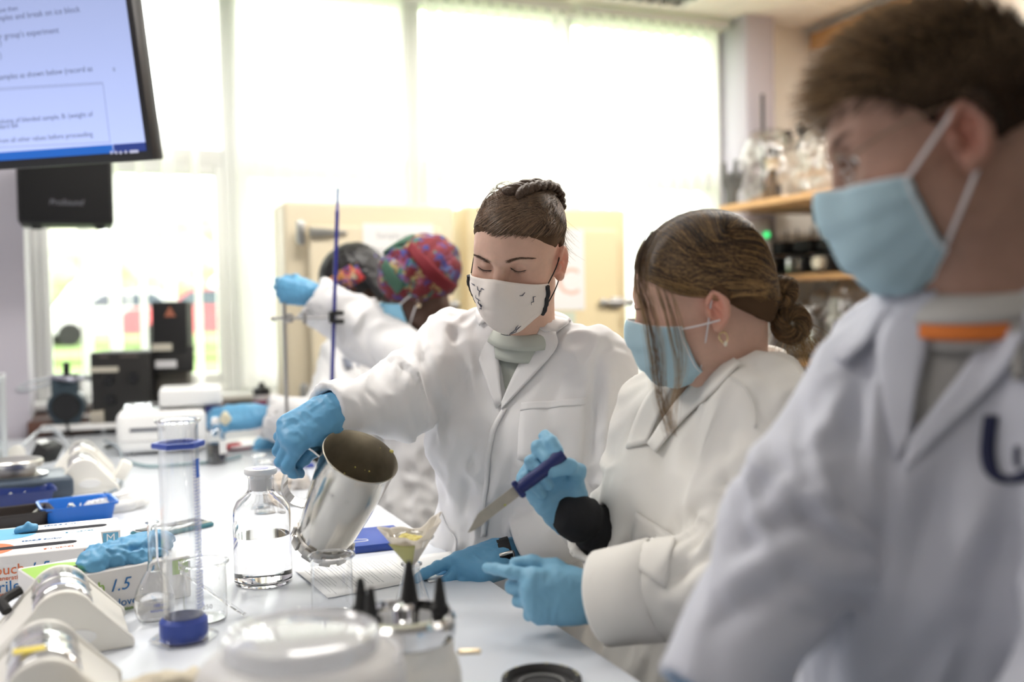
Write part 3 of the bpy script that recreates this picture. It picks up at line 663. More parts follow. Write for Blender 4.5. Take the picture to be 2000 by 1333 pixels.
P = onz(322, 889); t = empty('label_printer', (P[0]+.03, P[1]+.12, BZ), rz=rad(-6), label='white desktop printer with a raised rear block beside the black instrument', cat='printer')
MB().box((-.025, 0, .078), (.285, .24, .135), bev=.022, seg=3).build('body', white_pl, t)
MB().box((.07, .02, .185), (.205, .22, .058), bev=.010, seg=3).build('rear_block', white_pl, t)
MB().box((.14, .0, .11), (.05, .2, .085), bev=.006).build('blue_side', mat('navy_plastic', (.02, .03, .13), .4), t)
MB().box((-.085, -.03, .148), (.125, .13, .006), R=Matrix.Rotation(rad(14), 3, 'X'), bev=.002).build('lid_window', mat('glossy_grey', (.5, .52, .55), .05, .6), t)
MB().box((-.07, -.121, .088), (.11, .006, .010), bev=.002).build('slot', mat('slot_dark', (.06, .07, .10), .5), t)
MB().box((-.025, -.119, .05), (.26, .006, .002)).build('seam', mat('seam', (.5, .5, .5), .6), t)
for x in (-.13, .08): MB().cyl((x, -.08, .012), (x, -.08, 0), .014, n=14).build('foot', grey_pl, t)

P = onz(513, 832); t = empty('sports_bottle', (P[0], P[1], BZ), label='black-capped pink and dark drinks bottle near the window', cat='bottle'); Z0 = .02
MB().lathe([(0, 0), (.034, 0), (.036, .01), (.036, .115), (.033, .125), (0, .125)]).build('body', mat('wine_red', (.20, .02, .07), .35, colvar=.6, colvar_scale=30), t)
MB().lathe([(.0365, .108), (.0365, .122), (.034, .128), (0, .129)]).build('pale_band', mat('band_grey', (.5, .47, .47), .4), t)
MB().lathe([(.034, .126), (.035, .152), (.022, .160), (.013, .163), (.011, .178), (0, .179)]).build('cap', black_pl, t)
P = onz(423, 907); t = empty('sample_bottle', (P[0], P[1], BZ), label='small clear bottle half full of black liquid beside the printer', cat='bottle')
MB().lathe([(0, .002), (.028, .002), (.031, .006), (.031, .075), (.026, .098), (.014, .112), (.013, .130), (.016, .133)], n=28).build('glass', glass_thin, t)
MB().lathe([(0, .004), (.0295, .004), (.0295, .066), (0, .066)], n=28).build('black_liquid', mat('black_liquid', (.012, .012, .014), .15), t)
MB().lathe([(0, .126), (.012, .126), (.012, .145), (0, .147)], n=20).build('stopper', mat('clear_stop', (.8, .8, .8), .2), t)
MB().box((.018, -.028, .055), (.022, .006, .04), R=Matrix.Rotation(.5, 3, 'Z')).build('paper_label', paper, t)
P = onz(455, 880); t = empty('marker', (P[0], P[1], BZ), rz=.3, label='red pen cap or clip lying beside the black-liquid bottle', cat='clip')
MB().box((0, 0, .012), (.06, .022, .022), bev=.006).build('body', mat('signal_red', (.55, .02, .03), .35), t); MB().box((-.005, 0, .025), (.05, .008, .005), bev=.001).build('lever', steel, t)
P = onz(500, 870); t = empty('notebook', (P[0], P[1], BZ), rz=.25, label='dark red covered notebook lying open under the far gloved hands', cat='notebook')
MB().box((0, 0, .006), (.26, .19, .006), bev=.002).build('cover', mat('maroon', (.20, .03, .05), .6), t)
for s in (-1, 1): MB().box((s*.063, 0, .013), (.122, .18, .008), R=Matrix.Rotation(s*.05, 3, 'Y'), bev=.002).build('page', paper, t)
# cables
def cable(pts, r, m, label): 
    o = MB().tube(bez(pts, 40), r, n=8).build('cable', m, None, label=label, cat='cable'); return o
def bp(x, y, z=.006): p = onz(x, y); return (p[0], p[1], BZ+z)
cable([bp(246, 905), bp(290, 915), bp(350, 912), bp(425, 905), bp(470, 895)], .005, mat('teal_cable', (.22, .33, .36), .5), 'thin grey-green cable lying across the bench before the printer')
cable([bp(205, 890, .05), bp(232, 900, .04), bp(242, 925, .02), bp(232, 955), bp(205, 970)], .005, mat('grey_cable', (.22, .26, .29), .5), 'grey cable looping down from the far domed device')
cable([bp(45, 900, .05), bp(85, 870, .06), bp(110, 868, .05), bp(135, 880), bp(120, 905), bp(75, 915)], .006, bpy.data.materials['clear_tube'], 'clear tube looping behind the steel-panned balance')
cable([bp(205, 880, .01), bp(260, 868), bp(330, 880), bp(430, 872), bp(530, 862)], .006, soft_black, 'black lead along the back of the bench')
P = onz(92, 905); t = empty('power_adapter', (P[0], P[1], BZ), rz=-.5, label='black plug adapter lying among the tubes by the far domed device', cat='adapter')
MB().box((0, 0, .035), (.045, .1, .06), R=Matrix.Rotation(.5, 3, 'Y'), bev=.006).build('body', soft_black, t); MB().box((.0, -.02, .07), (.02, .05, .006), R=Matrix.Rotation(.5, 3, 'Y')).build('face', dull_metal, t)

# ------------------------------------------------------------------ domed devices
def domed(P, rz, w, h, L, label, black=False, spot=False):
    t = empty('domed_device', P, rz=rz, label=label, cat='instrument', group='white devices with domed silver lids')
    r = w*.235; zc = h-r
    def outline(k=1.0, b=0.0):
        rr = r*k; pts = [(-w/2*k, b), (-w/2*k, b+.012)]
        a0 = rad(152)
        for a in np.linspace(a0, math.pi-a0, 17): pts.append((rr*math.cos(a), zc+rr*math.sin(a)))
        return pts+[(w/2*k, b+.012), (w/2*k, b)]
    FY = lambda y: Matrix(((1, 0, 0, 0), (0, 0, -1, y), (0, 1, 0, 0), (0, 0, 0, 1)))
    pol = outline(); m = MB(); m.prism(pol, .014, FY(0)); b = m.build('end_plate', cream_pl, t, ang=rad(25))
    md = b.modifiers.new('bevel', 'BEVEL'); md.width = .004; md.segments = 3; md.limit_method = 'ANGLE'
    m = MB(); m.prism(pol, .012, FY(L)); b = m.build('end_plate', cream_pl, t, ang=rad(25)); md = b.modifiers.new('bevel', 'BEVEL'); md.width = .004; md.segments = 3; md.limit_method = 'ANGLE'
    MB().prism([(-w/2+.006, 0), (-w/2+.006, .015), (-r*.86, zc+r*.36), (r*.86, zc+r*.36), (w/2-.006, .015), (w/2-.006, 0)], L-.02, FY(L-.004)).build('body', cream_pl, t, ang=rad(25))
    G = np.array([[[r*.955*math.cos(a), y, zc+r*.955*math.sin(a)] for a in np.linspace(rad(158), rad(22), 25)] for y in np.linspace(.006, L-.012, 4)])
    o = link('silver_lid', grid_mesh('silver_lid', G), mat('silver_film', (.80, .80, .80), .12, .9) if 'silver_film' not in bpy.data.materials else bpy.data.materials['silver_film'], t); solidify(o, .003)
    MB().tube([(r*.99*math.cos(a), L*.5, zc+r*.99*math.sin(a)) for a in np.linspace(rad(158), rad(22), 20)], .0018, n=6).build('lid_seam', mat('lid_seam', (.6, .6, .58), .3, .3) if 'lid_seam' not in bpy.data.materials else bpy.data.materials['lid_seam'], t)
    MB().cyl((.0+w*.06, -.013, zc*.93), (w*.06, -.0165, zc*.93), .021, n=24).build('oval_badge', white_pl, t).scale = (1.3, 1, .55)
    if black: MB().tube(bez([(-w*.40, L*.8, h*.42), (-w*.43, L*.9, h*.55), (-w*.30, L*1.0, h*.66)], 8), .008).build('toggle', soft_black, t)
    if spot: MB().box((-.015, .035, h-.0005), (.035, .02, .0015), bev=.0005).build('yellow_sticker', mat('yellow_sticker', (.75, .60, .08), .6), t)
    return t
for x, y, yaw, w_, lb, kw in ((127, 1280, 3, .185, 'white domed silver-lidded device right in front of the S glove box', dict(black=True)), (92, 1441, 3, .185, 'white domed silver-lidded device with a yellow sticker, nearest the camera', dict(spot=True)),
                              (165, 964, 2, .175, 'white domed silver-lidded device behind the blue tip tray', {}), (166, 936, 2, .175, 'white domed silver-lidded device furthest from the camera, behind its twin', {})):
    P = onz(x, y); domed((P[0], P[1], BZ), rad(yaw), w_, .094, .155, lb, **kw)
MB().box((.10, .03, .05), (.03, .05, .05), R=Matrix.Rotation(.5, 3, 'Y'), bev=.005).build('clip', cream_pl, bpy.data.objects['domed_device.002'])
# balance with a steel pan
P = onz(70, 978); t = empty('balance', (P[0]-.05, P[1]+.06, BZ), rz=rad(8), label='dark blue balance with a round steel pan', cat='balance')
MB().box((0, 0, .03), (.26, .20, .055), bev=.012, seg=3).build('body', mat('slate_blue', (.045, .065, .095), .35), t)
MB().lathe([(0, .058), (.078, .058), (.08, .064), (.05, .07), (0, .07)]).build('draft_plate', steel, t); MB().lathe([(.05, .068), (.05, .08), (.0, .08)]).build('stem', dull_metal, t)
MB().lathe([(0, .080), (.055, .080), (.068, .084), (.070, .098), (.066, .102), (.0, .099)], n=48).build('pan', brushed, t)
for n_ in ('draft_plate', 'stem', 'pan'): pass
# tip trays
def tray(P, rz, w, d, h, m, label, tips, seed):
    t = empty('tip_tray', P, rz=rz, label=label, cat='tray', group='plastic trays of pipette tips'); bm = bmesh.new(); r0 = random.Random(seed)
    def ring(sw, sd, z, n=48, corr=0.0):
        out = []
        for i in range(n):
            a = 2*math.pi*i/n; c, s = math.cos(a), math.sin(a); e = .28
            x = math.copysign(abs(c)**e, c)*sw/2; y = math.copysign(abs(s)**e, s)*sd/2; k = 1+corr*(1 if i % 2 else -1); out.append(bm.verts.new((x*k, y*k, z)))
        return out
    R = [ring(w*.84, d*.80, .002), ring(w*.86, d*.82, .004, corr=.012), ring(w*.95, d*.94, h-.006, corr=.012), ring(w, d, h), ring(w*1.05, d*1.06, h+.001), ring(w*1.05, d*1.06, h-.004)]
    for A, B in zip(R, R[1:]):
        for i in range(48): bm.faces.new((A[i], A[(i+1) % 48], B[(i+1) % 48], B[i]))
    bm.faces.new(R[0][::-1]); me = bpy.data.meshes.new('shell'); bm.to_mesh(me); bm.free(); smooth(me, rad(40)); o = link('shell', me, m, t); solidify(o, .0015)
    tm = bpy.data.materials.get('tip_plastic') or mat('tip_plastic', (.75, .78, .70), .35, alpha=.8); me = None
    for k in range(tips):
        if me is None: q = MB().cyl((0, 0, -.022), (0, 0, .022), .001, .0035, n=8).build('pipette_tip', tm, t); me = q.data
        else: q = link('pipette_tip', me, None, t)
        q.location = (r0.uniform(-.32, .32)*w, r0.uniform(-.3, .3)*d, .012+r0.uniform(0, .014)); q.rotation_euler = (r0.uniform(.7, 2.2), r0.uniform(-.5, .5), r0.uniform(0, 6.28))
    return t
P = onz(152, 1024); tray((P[0], P[1]+.035, BZ), rad(8), .158, .125, .045, mat('bright_blue', (.01, .14, .55), .3), 'bright blue tray of pipette tips behind the glove boxes', 16, 3)
P = onz(30, 1040); tray((P[0]-.015, P[1]+.03, BZ), rad(10), .17, .105, .042, mat('brown_black', (.020, .014, .012), .3), 'brown-black tray of pipette tips at the left edge', 7, 4)
P = onz(40, 1000); tray((P[0]-.012, P[1]+.05, BZ), rad(10), .17, .105, .045, mat('navy_tray', (.012, .03, .16), .3), 'navy tray of pipette tips in front of the balance', 10, 5)
P = onz(222, 1005); t = empty('paper_pack', (P[0]+.0, P[1]+.04, BZ), rz=.3, label='crumpled white plastic pack of pipettes beside the blue tray', cat='pack')
s = SDF(); s.add(f_ell((0, 0, .016), (.085, .045, .018)), .02); s.inter(f_plane((0, 0, .001), (0, 0, -1)), .003)
V, Q = surf(s, (-.1, -.06, -.01), (.1, .06, .05), .0035); V = V+vnormals(V, Q)*((1-2*np.abs(vnoise(V*40)))*.006)[:, None]; V[:, 2] = np.maximum(V[:, 2], .0005)
link('wrap', mesh_np('wrap', V, Q), translucent('white_wrap', (.85, .85, .84), .4, .1), t)
for k in range(6): MB().cyl((-.06+.012*k, -.02, .03+.002*k), (.0+.018*k, .035, .036), .003, n=8).build('pipette', white_pl, t)

# ------------------------------------------------------------------ glove boxes
card = mat('box_card', (.78, .76, .74), .35, coat=.25)
glove_m = mat('blue_nitrile', (.125, .36, .59), .42, bump=(130, .12), spec=.4)
def glove_box(P, rz, colr, sz, label, lines, slot_off=0.0, L=.24, D=.12, H=.07, tuft=True):
    t = empty('glove_box', P, rz=rz, label=label, cat='glove box', group='boxes of nitrile gloves')   # origin: lower front right corner
    MB().box((-L/2, D/2, H/2), (L, D, H), bev=.0015, seg=1).build('carton', card, t); cm = mat('band_'+sz.lower(), colr, .5); txt_c = mat('print_'+sz.lower(), tuple(min(1, c*1.0) for c in colr), .6); blue = bpy.data.materials.get('print_blue') or mat('print_blue', (.02, .16, .42), .6)
    slot = [(-.22*.5*1+.11*math.cos(a)*(1 if abs(math.cos(a)) > .2 else 1), 0) for a in (0,)]
    pts = []
    for a in np.linspace(-math.pi/2, math.pi/2, 9): pts.append((.066+.012*math.cos(a), .012*math.sin(a)))
    for a in np.linspace(math.pi/2, 1.5*math.pi, 9): pts.append((-.066+.012*math.cos(a), .012*math.sin(a)))
    MB().prism(pts, .0006, Matrix.Translation((-L/2+slot_off, D*.48, H-.0001))).build('slot', mat('slot_black', (.012, .013, .02), .9) if 'slot_black' not in bpy.data.materials else bpy.data.materials['slot_black'], t)
    MB().prism([(-.045+.05*math.cos(a), .05*math.sin(a)) for a in np.linspace(-math.pi/2, math.pi/2, 14)]+[(-.089, .05), (-.089, -.05)], .0003, Matrix.Translation((-L*.62, D*.5, H))).build('colour_panel', cm, t)
    FZ = lambda x, z: Matrix.Translation((x, -.0008, z)) @ Matrix(((1, 0, 0, 0), (0, 0, -1, 0), (0, 1, 0, 0), (0, 0, 0, 1)))
    MB().box((-.018, -.0003, H-.016), (.027, .0012, .024), bev=.0003).build('size_patch', cm, t); text('lettering', sz, .022, FZ(-.018, H-.0145), white_ink, t, 'CENTER')
    for (x, z, s, size, c, sh, al) in lines: text('lettering', s, size, FZ(x, z), {'c': txt_c, 'b': blue}[c], t, al, .0003, sh)
    TZ = Matrix.Translation((-L*.42, D*.85, H+.0004)); text('lettering', 'nitrile gloves', .013, TZ @ Matrix.Rotation(math.pi, 4, 'Z'), blue, t, 'CENTER')
    TZ = Matrix.Translation((-L*.30, D*.17, H+.0004)); text('lettering', 'touch 1.5', .013, TZ @ Matrix.Rotation(math.pi, 4, 'Z'), txt_c, t, 'CENTER')
    return t
LN = [(-.150, .045, 'touch', .024, 'c', 0, 'RIGHT'), (-.146, .043, '1.5', .026, 'b', .35, 'LEFT'), (-.150, .031, 'new generation', .0105, 'c', 0, 'RIGHT'), (-.157, .016, 'nitrile', .027, 'b', 0, 'RIGHT'), (-.150, .016, 'gloves', .017, 'b', 0, 'LEFT'), (-.125, .004, 'medical examination gloves', .0085, 'c', 0, 'RIGHT')]
P = onz(238, 1106); glove_box((P[0], P[1], BZ), rad(1), (.14, .42, .62), 'M', 'white glove box marked M, furthest back of the three', LN, slot_off=.02)
gt = bpy.data.objects['glove_box']
P = onz(204, 1142); glove_box((P[0], P[1], BZ), rad(1), (.72, .17, .06), 'S', 'white glove box marked S in orange with touch 1.5 print', [(-.126, .045, 'touch', .024, 'c', 0, 'RIGHT'), (-.122, .043, '1.5', .026, 'b', .35, 'LEFT'), (-.126, .031, 'new generation', .0105, 'c', 0, 'RIGHT'), (-.133, .016, 'nitrile', .027, 'b', 0, 'RIGHT'), (-.125, .016, 'gloves', .017, 'b', 0, 'LEFT'), (-.100, .004, 'medical examination', .0085, 'c', 0, 'RIGHT')], slot_off=-.0)
P = onz(374, 1165); lbx = glove_box((P[0], P[1], BZ), rad(18), (.28, .50, .06), 'L', 'white glove box marked L in green with crumpled blue gloves on top', [(-.142, .045, 'touch', .024, 'c', 0, 'RIGHT'), (-.138, .043, '1.5', .028, 'b', .35, 'LEFT'), (-.142, .031, 'new generation', .0105, 'c', 0, 'RIGHT'), (-.135, .014, 'nitrile', .024, 'b', 0, 'RIGHT'), (-.130, .014, 'gloves', .018, 'b', 0, 'LEFT'), (-.075, .003, 'new generation gloves', .0085, 'c', 0, 'RIGHT')])
# crumpled gloves
def crumple(name, lo, hi, parts, seed, amp, m, label, cat, zmin, h=.003, kk=.012, loc=(0, 0, 0), rz=0):
    s = SDF()
    for p in parts: s.add(p, kk)
    V, Q = surf(s, lo, hi, h); N = vnormals(V, Q)
    V = V+N*((1-2*np.abs(vnoise(V*np.array([24, 62, 55])+vnoise(V*30, 7)[:, None]*.9, seed)))*amp+(1-2*np.abs(vnoise(V*np.array([70, 120, 120]), seed+1)))*amp*.3)[:, None]; V[:, 2] = np.maximum(V[:, 2], zmin)
    o = link(name, mesh_np(name, V, Q), m, None, label=label, cat=cat); o.location = loc; o.rotation_euler = (0, 0, rz); return o
crumple('crumpled_glove', (-.12, -.07, -.05), (.12, .07, .06), [f_cap((-.065, -.03, .012), (.03, -.005, .015), .018, .016), f_cap((.0, .0, .012), (.075, .02, .014), .015, .012), f_cap((-.07, -.035, .006), (-.06, -.045, -.012), .012, .005), f_cap((.0, -.045, .002), (.03, -.05, -.016), .010, .005), f_cap((-.05, .0, .01), (.06, .01, .01), .014), f_cap((-.03, -.035, .005), (.05, -.03, .006), .009)], 11, .0065, glove_m,
        'crumpled pair of blue gloves lying on the L glove box', 'gloves', -.02, loc=(lbx.location.x-.10, lbx.location.y+.03, BZ+.0715), rz=rad(18))
crumple('glove_tip', (-.03, -.02, -.01), (.03, .02, .03), [f_cap((-.012, 0, .004), (.012, .002, .006), .008), f_cap((0, 0, .005), (.004, .0, .014), .006)], 5, .002, glove_m, 'tuft of blue glove sticking out of the slot of the M glove box', 'glove', -.005, h=.002, kk=.006, loc=(gt.location.x-.165, gt.location.y+.055, BZ+.0715))

# phone
P0, P1 = onz(272, 1056), onz(402, 1028); d = P1-P0; t = empty('phone', ((P0[0]+P1[0])/2, (P0[1]+P1[1])/2+.018, BZ), rz=math.atan2(d[1], d[0]), label='phone in a teal case lying behind the volumetric flask', cat='phone')
Lp = np.linalg.norm(d)
MB().box((0, 0, .0055), (Lp, .075, .010), bev=.004, seg=3).build('case', mat('teal_case', (.03, .16, .20), .3), t); MB().box((0, 0, .0112), (Lp-.008, .068, .0012), bev=.0005).build('glass_back', mat('phone_glass', (.015, .016, .02), .03, coat=1), t)
MB().box((-Lp*.36, .015, .0125), (.028, .03, .002), bev=.0008).build('camera_bump', black_pl, t)
P = onz(262, 1072); t = empty('bottle_cap', (P[0], P[1], BZ), label='dark red cap between the phone and the L glove box', cat='cap'); MB().lathe([(0, 0), (.013, 0), (.014, .012), (.010, .018), (0, .019)], n=24).build('shell', mat('dark_red', (.16, .02, .03), .3), t)
MB().lathe([(.0142, .001), (.0150, .001), (.0150, .005), (.0142, .005)], n=24).build('rim', mat('dark_red2', (.10, .015, .02), .3), t)

# ------------------------------------------------------------------ glassware
def rim(t, r, z, rr=.0022, n=48): return MB().tube([(r*math.cos(a), r*math.sin(a), z) for a in np.linspace(0, 2*math.pi, n+1)[:-1]], rr, n=8, closed=True).build('rim', glass, t)
def vessel(name, P, prof, label, cat, m=None, base=.004, rimr=.002, group=None, rz=0):
    t = empty(name, P, rz=rz, label=label, cat=cat, group=group)
    MB().lathe([(0, .0015)]+prof, n=48).build('wall', m or glass_thin, t); r, z = prof[-1]; rim(t, r, z, rimr); rb = prof[0][0]
    MB().lathe([(0, .0006), (rb*.96, .0006), (rb*1.0, base*.5), (rb*.97, base), (0, base*.8)], n=48).build('base', glass, t); return t
# reagent bottle
P = onz(515, 1137); BP = P; R0 = .0505; t = empty('reagent_bottle', (P[0], P[1], BZ), label='clear glass reagent bottle half full of water with a white stopper', cat='bottle')
out = [(R0*.9, 0), (R0, .006), (R0, .122), (R0*.97, .134), (R0*.84, .147), (R0*.62, .156), (.025, .162), (.0225, .168), (.0215, .186), (.0235, .189), (.0235, .193)]
inn = [(r-.003, z-.002 if z > .13 else z) for r, z in out[2:]]; inn[-1] = (.0195, .193)
o1 = out[:7]; i1 = [(r-.003, z-.002 if z > .13 else z) for r, z in o1[2:]]
MB().lathe([(0, .002)]+o1+i1[::-1]+[(R0-.003, .010), (R0*.85, .006), (0, .008)], n=64).build('bottle_glass', glass, t); MB().lathe(out[6:], n=48).build('neck', glass_thin, t)
MB().lathe([(0, .0081), (R0*.85, .0061), (R0-.0029, .0101), (R0-.0029, .086), (0, .086)], n=64).build('water', water, t)
MB().lathe([(0, .165), (.0185, .165), (.0192, .1935), (.027, .1935), (.0285, .196), (.0285, .201), (.027, .2035), (0, .2035)], n=48).build('stopper', mat('white_stopper', (.80, .80, .80), .4), t)
MB().cyl((0, 0, .2032), (0, 0, .2042), .014, n=32).build('stopper_disc', mat('lilac_disc', (.42, .42, .78), .4), t)
# measuring cylinder
P = onz(360, 1250); t = empty('measuring_cylinder', (P[0], P[1], BZ), label='tall glass measuring cylinder with a blue collar and blue base', cat='cylinder'); R1 = .0285
MB().lathe([(0, .012), (R1, .014), (R1, .318), (R1*1.03, .322), (R1*1.08, .325)], n=48).build('tube', glass_thin, t); MB().lathe([(R1-.003, .02), (R1-.003, .31), (R1-.001, .318)], n=48).build('inner_wall', glass_thin, t); rim(t, R1*1.07, .325, .0022)
MB().lathe([(R1+.0005, .286), (R1+.0085, .286), (R1+.0095, .290), (R1+.0085, .294), (R1+.0005, .294)], n=6, close=True).build('collar', mat('collar_blue', (.05, .10, .48), .35), t, ang=rad(20))
MB().lathe([(0, .0), (.030, .0), (.0345, .004), (.0345, .030), (.031, .034), (.0288, .036), (.0288, .014), (0, .014)], n=40).build('base_cup', blue_pl, t)
MB().lathe([(.0346, .001), (.048, .001), (.050, .004), (.047, .008), (.0346, .012)], n=6).build('clear_foot', film, t)
tk = MB(); bl = mat('scale_blue', (.07, .12, .55), .5)
tk2 = MB()
for k in range(46):
    z = .05+k*.0048; L = rad(62 if k % 5 == 0 else 40); a0 = rad(-52)
    tk.tube([(R1*1.012*math.cos(a0+L*s), R1*1.012*math.sin(a0+L*s), z) for s in np.linspace(0, 1, 6)], .0006, n=4)
tk.build('scale', bl, t, kind='stuff')
MB().box((R1*1.01*math.cos(rad(-32)), R1*1.01*math.sin(rad(-32)), .255), (.0012, .006, .028), R=Matrix.Rotation(rad(-32), 3, 'Z')).build('scale_label', mat('label_blue', (.04, .18, .75), .4), t)
# beakers
P = onz(402, 1212); bk = vessel('beaker', (P[0], P[1], BZ), [(.030, .001), (.033, .004), (.033, .085), (.0345, .090), (.036, .092)], 'small glass beaker with a glass rod leaning in it, right of the L glove box', 'beaker')
text('lettering', '250', .010, Matrix.Translation((0, -.0335, .03)) @ Matrix(((1, 0, 0, 0), (0, 0, -1, 0), (0, 1, 0, 0), (0, 0, 0, 1))), pale_ink, bk, 'CENTER')
o = MB().cyl((0, 0, -.06), (0, 0, .06), .003, n=10).sph((0, 0, -.06), .0032).sph((0, 0, .06), .0032).build('glass_rod', glass, None, label='glass rod leaning through the small beaker', cat='rod'); P2 = onz(440, 1200); o.matrix_world = Matrix.Translation((P[0]+.012, P[1]-.006, BZ+.042)) @ Vector((0, 0, 1)).rotation_difference(Vector((-.75, .1, .62)).normalized()).to_matrix().to_4x4()
P = onz(650, 1203); vessel('beaker', (P[0], P[1], BZ), [(.029, .001), (.0325, .004), (.0325, .089), (.034, .094), (.0355, .096)], 'empty glass beaker standing on the bench under the steel jug', 'beaker')
# volumetric flask
P = onz(303, 1210); t = vessel('volumetric_flask', (P[0], P[1], BZ), [(.024, .001), (.0285, .008), (.031, .020), (.0305, .034), (.026, .050), (.018, .066), (.0105, .078), (.0078, .090), (.0075, .150), (.0095, .154)], 'small long-necked volumetric flask in front of the L glove box', 'flask', rimr=.0014)
MB().lathe([(0, .003), (.024, .003), (.0275, .009), (.030, .020), (.0298, .033), (.0296, .035), (0, .035)], n=48).build('liquid', water, t)
MB().lathe([(.0105, .078), (.0080, .090), (.0077, .150), (.0062, .150), (.0064, .090), (.0088, .078)], n=28, close=True).build('neck', glass, t)
text('lettering', '100 ml', .007, Matrix.Translation((.006, -.031, .030)) @ Matrix(((1, 0, 0, 0), (0, 0, -1, 0), (0, 1, 0, 0), (0, 0, 0, 1))), bl, t, 'CENTER')
text('lettering', 'volumetric', .0065, Matrix.Translation((.006, -.0315, .022)) @ Matrix(((1, 0, 0, 0), (0, 0, -1, 0), (0, 1, 0, 0), (0, 0, 0, 1))), bl, t, 'CENTER')
# conical flasks
CONE = [(.036, .001), (.039, .005), (.037, .012), (.0165, .075), (.0145, .083), (.0145, .106), (.0175, .112)]
for x, y, lb in ((508, 975, 'conical flask standing just behind the reagent bottle, taller of the pair'), (522, 990, 'conical flask touching the back of the reagent bottle, lower of the pair'), (590, 985, 'conical flask behind the handle of the steel jug')):
    P = onz(x, y); vessel('conical_flask', (P[0], P[1], BZ), CONE, lb, 'flask', group='conical flasks behind the reagent bottle')
P = onz(565, 958); crumple('cloth', (-.08, -.06, -.01), (.08, .06, .06), [f_ell((0, 0, .012), (.055, .035, .02)), f_ell((-.02, .01, .025), (.03, .02, .018)), f_ell((.03, -.01, .015), (.03, .025, .018))], 21, .006, mat('grey_cloth', (.50, .45, .40), .9), 'crumpled grey cloth behind the reagent bottle', 'cloth', .0005, loc=(P[0], P[1]+.02, BZ))
# filter flask with funnel and paper
P = onz(806, 1200); FP = P; t = vessel('filter_flask', (P[0], P[1], BZ), [(.030, .001), (.033, .005), (.031, .012), (.0150, .062), (.0125, .070), (.0125, .076), (.015, .080)], 'conical flask holding a funnel of filter paper, between jug and gloved hand', 'flask')
t = empty('funnel', (P[0], P[1], BZ-.016), label='clear funnel lined with a wet filter paper full of pale green residue', cat='funnel')
MB().lathe([(.004, .055), (.0045, .090), (.006, .096), (.034, .138), (.0355, .139)], n=40).build('cone', glass_thin, t); rim(t, .035, .1385, .0013)
fp = translucent('filter_paper', (.84, .80, .74), .45, .0); G = []
for i, s in enumerate(np.linspace(0.02, 1, 18)):
    row = []
    for k in range(56):
        a = 2*math.pi*k/56; fl = 1+.10*s*math.sin(7*a+1)+.05*s*math.sin(13*a); ext = 1.0+.10*math.sin(2*a+2.2)+.04*math.sin(5*a); ca = math.cos(a-rad(-15)); tall = max(0, ca)**3
        r = .0045+.040*s*fl*ext; z = .094+.054*s*ext*1.02+tall*s*s*.022; row.append([r*math.cos(a), r*math.sin(a), z])
    G.append(row)
o = link('filter_paper', grid_mesh('filter_paper', G, closed_u=True), fp, t); solidify(o, .0008)
s = SDF(); s.add(f_ell((0, 0, .131), (.024, .024, .007)), .01); s.add(f_ell((-.006, .004, .137), (.012, .01, .006)), .006); s.add(f_ell((.008, -.004, .134), (.013, .009, .005)), .006)
V, Q = surf(s, (-.04, -.04, .11), (.04, .04, .16), .0016); V = V+vnormals(V, Q)*(vnoise(V*260)*.0022)[:, None]; link('residue', mesh_np('residue', V, Q), mat('yellow_residue', (.60, .52, .16), .6), t)
G = [[[(.007+.0368*s)*math.cos(a)*1.02, (.007+.0368*s)*math.sin(a)*1.02, .0945+.0465*s] for a in np.linspace(rad(188), rad(262), 9)] for s in np.linspace(0, .85, 8)]
o = link('green_stain', grid_mesh('green_stain', G), mat('green_filtrate', (.44, .42, .16), .5), t); solidify(o, .0008)
# papers and notebook
def sheet(name, q, z, label, nl, th=.0006, m=paper, lines=True):
    C = [onz(*p, BZ+z) for p in q]; t = empty(name, C[0], label=label, cat='paper'); a, b, c, d = [c_-C[0] for c_ in C]; G = []
    for v in np.linspace(0, 1, 8):
        G.append([(a*(1-u)+b*u)*(1-v)+(d*(1-u)+c*u)*v+np.array([0, 0, .0012*math.sin(3*u+4*v)+.0012]) for u in np.linspace(0, 1, 8)])
    o = link('page', grid_mesh('page', G), m, t); solidify(o, th); r0 = random.Random(nl); L = MB()
    for k in range(nl):
        v0 = .07+.86*k/nl
        if k % 6 == 5: continue
        u1 = r0.uniform(.5, .93); pt = lambda u: (a*(1-u)+b*u)*(1-v0)+(d*(1-u)+c*u)*v0+np.array([0, 0, .0012*math.sin(3*u+4*v0)+.0016]); x = .08
        while x < u1:
            w_ = r0.uniform(.03, .09); p, q_ = pt(x), pt(min(x+w_, .94)); L.tube([p, q_], .0005, n=4); x += w_+.014
    if lines: L.build('print', pale_ink, t, kind='stuff')
    return t
sheet('paper_sheet', [(638, 1170), (786, 1146), (900, 1080), (576, 1116)][:0] or [(576, 1116), (640, 1170), (836, 1132), (770, 1082)], .0015, 'printed white sheet lying in front of the blue notebook', 26)
sheet('paper_sheet', [(800, 1092), (838, 1140), (925, 1118), (880, 1078)], .0005, 'second white sheet under the pointing gloved finger', 10, lines=False)
q = [onz(*p, BZ) for p in ((678, 1085), (788, 1073), (800, 1040), (706, 1046))]
a = q[1]-q[0]; P = (q[0]+q[1]+q[2]+q[3])/4; t = empty('notebook', P, rz=math.atan2(a[1], a[0]), label='blue hard-backed notebook with white lettering beside the steel jug', cat='notebook'); Wn, Dn = .118, .155
P = onz(733, 1060); t.location = P; t.rotation_euler = (0, 0, math.atan2(a[1], a[0]))
cov = mat('cover_blue', (.03, .075, .36), .35); MB().box((0, 0, .0135), (Wn, Dn, .003), bev=.001).box((0, 0, .0015), (Wn, Dn, .003), bev=.001).box((0, -Dn/2+.001, .0075), (Wn, .003, .015), bev=.001).build('cover', cov, t)
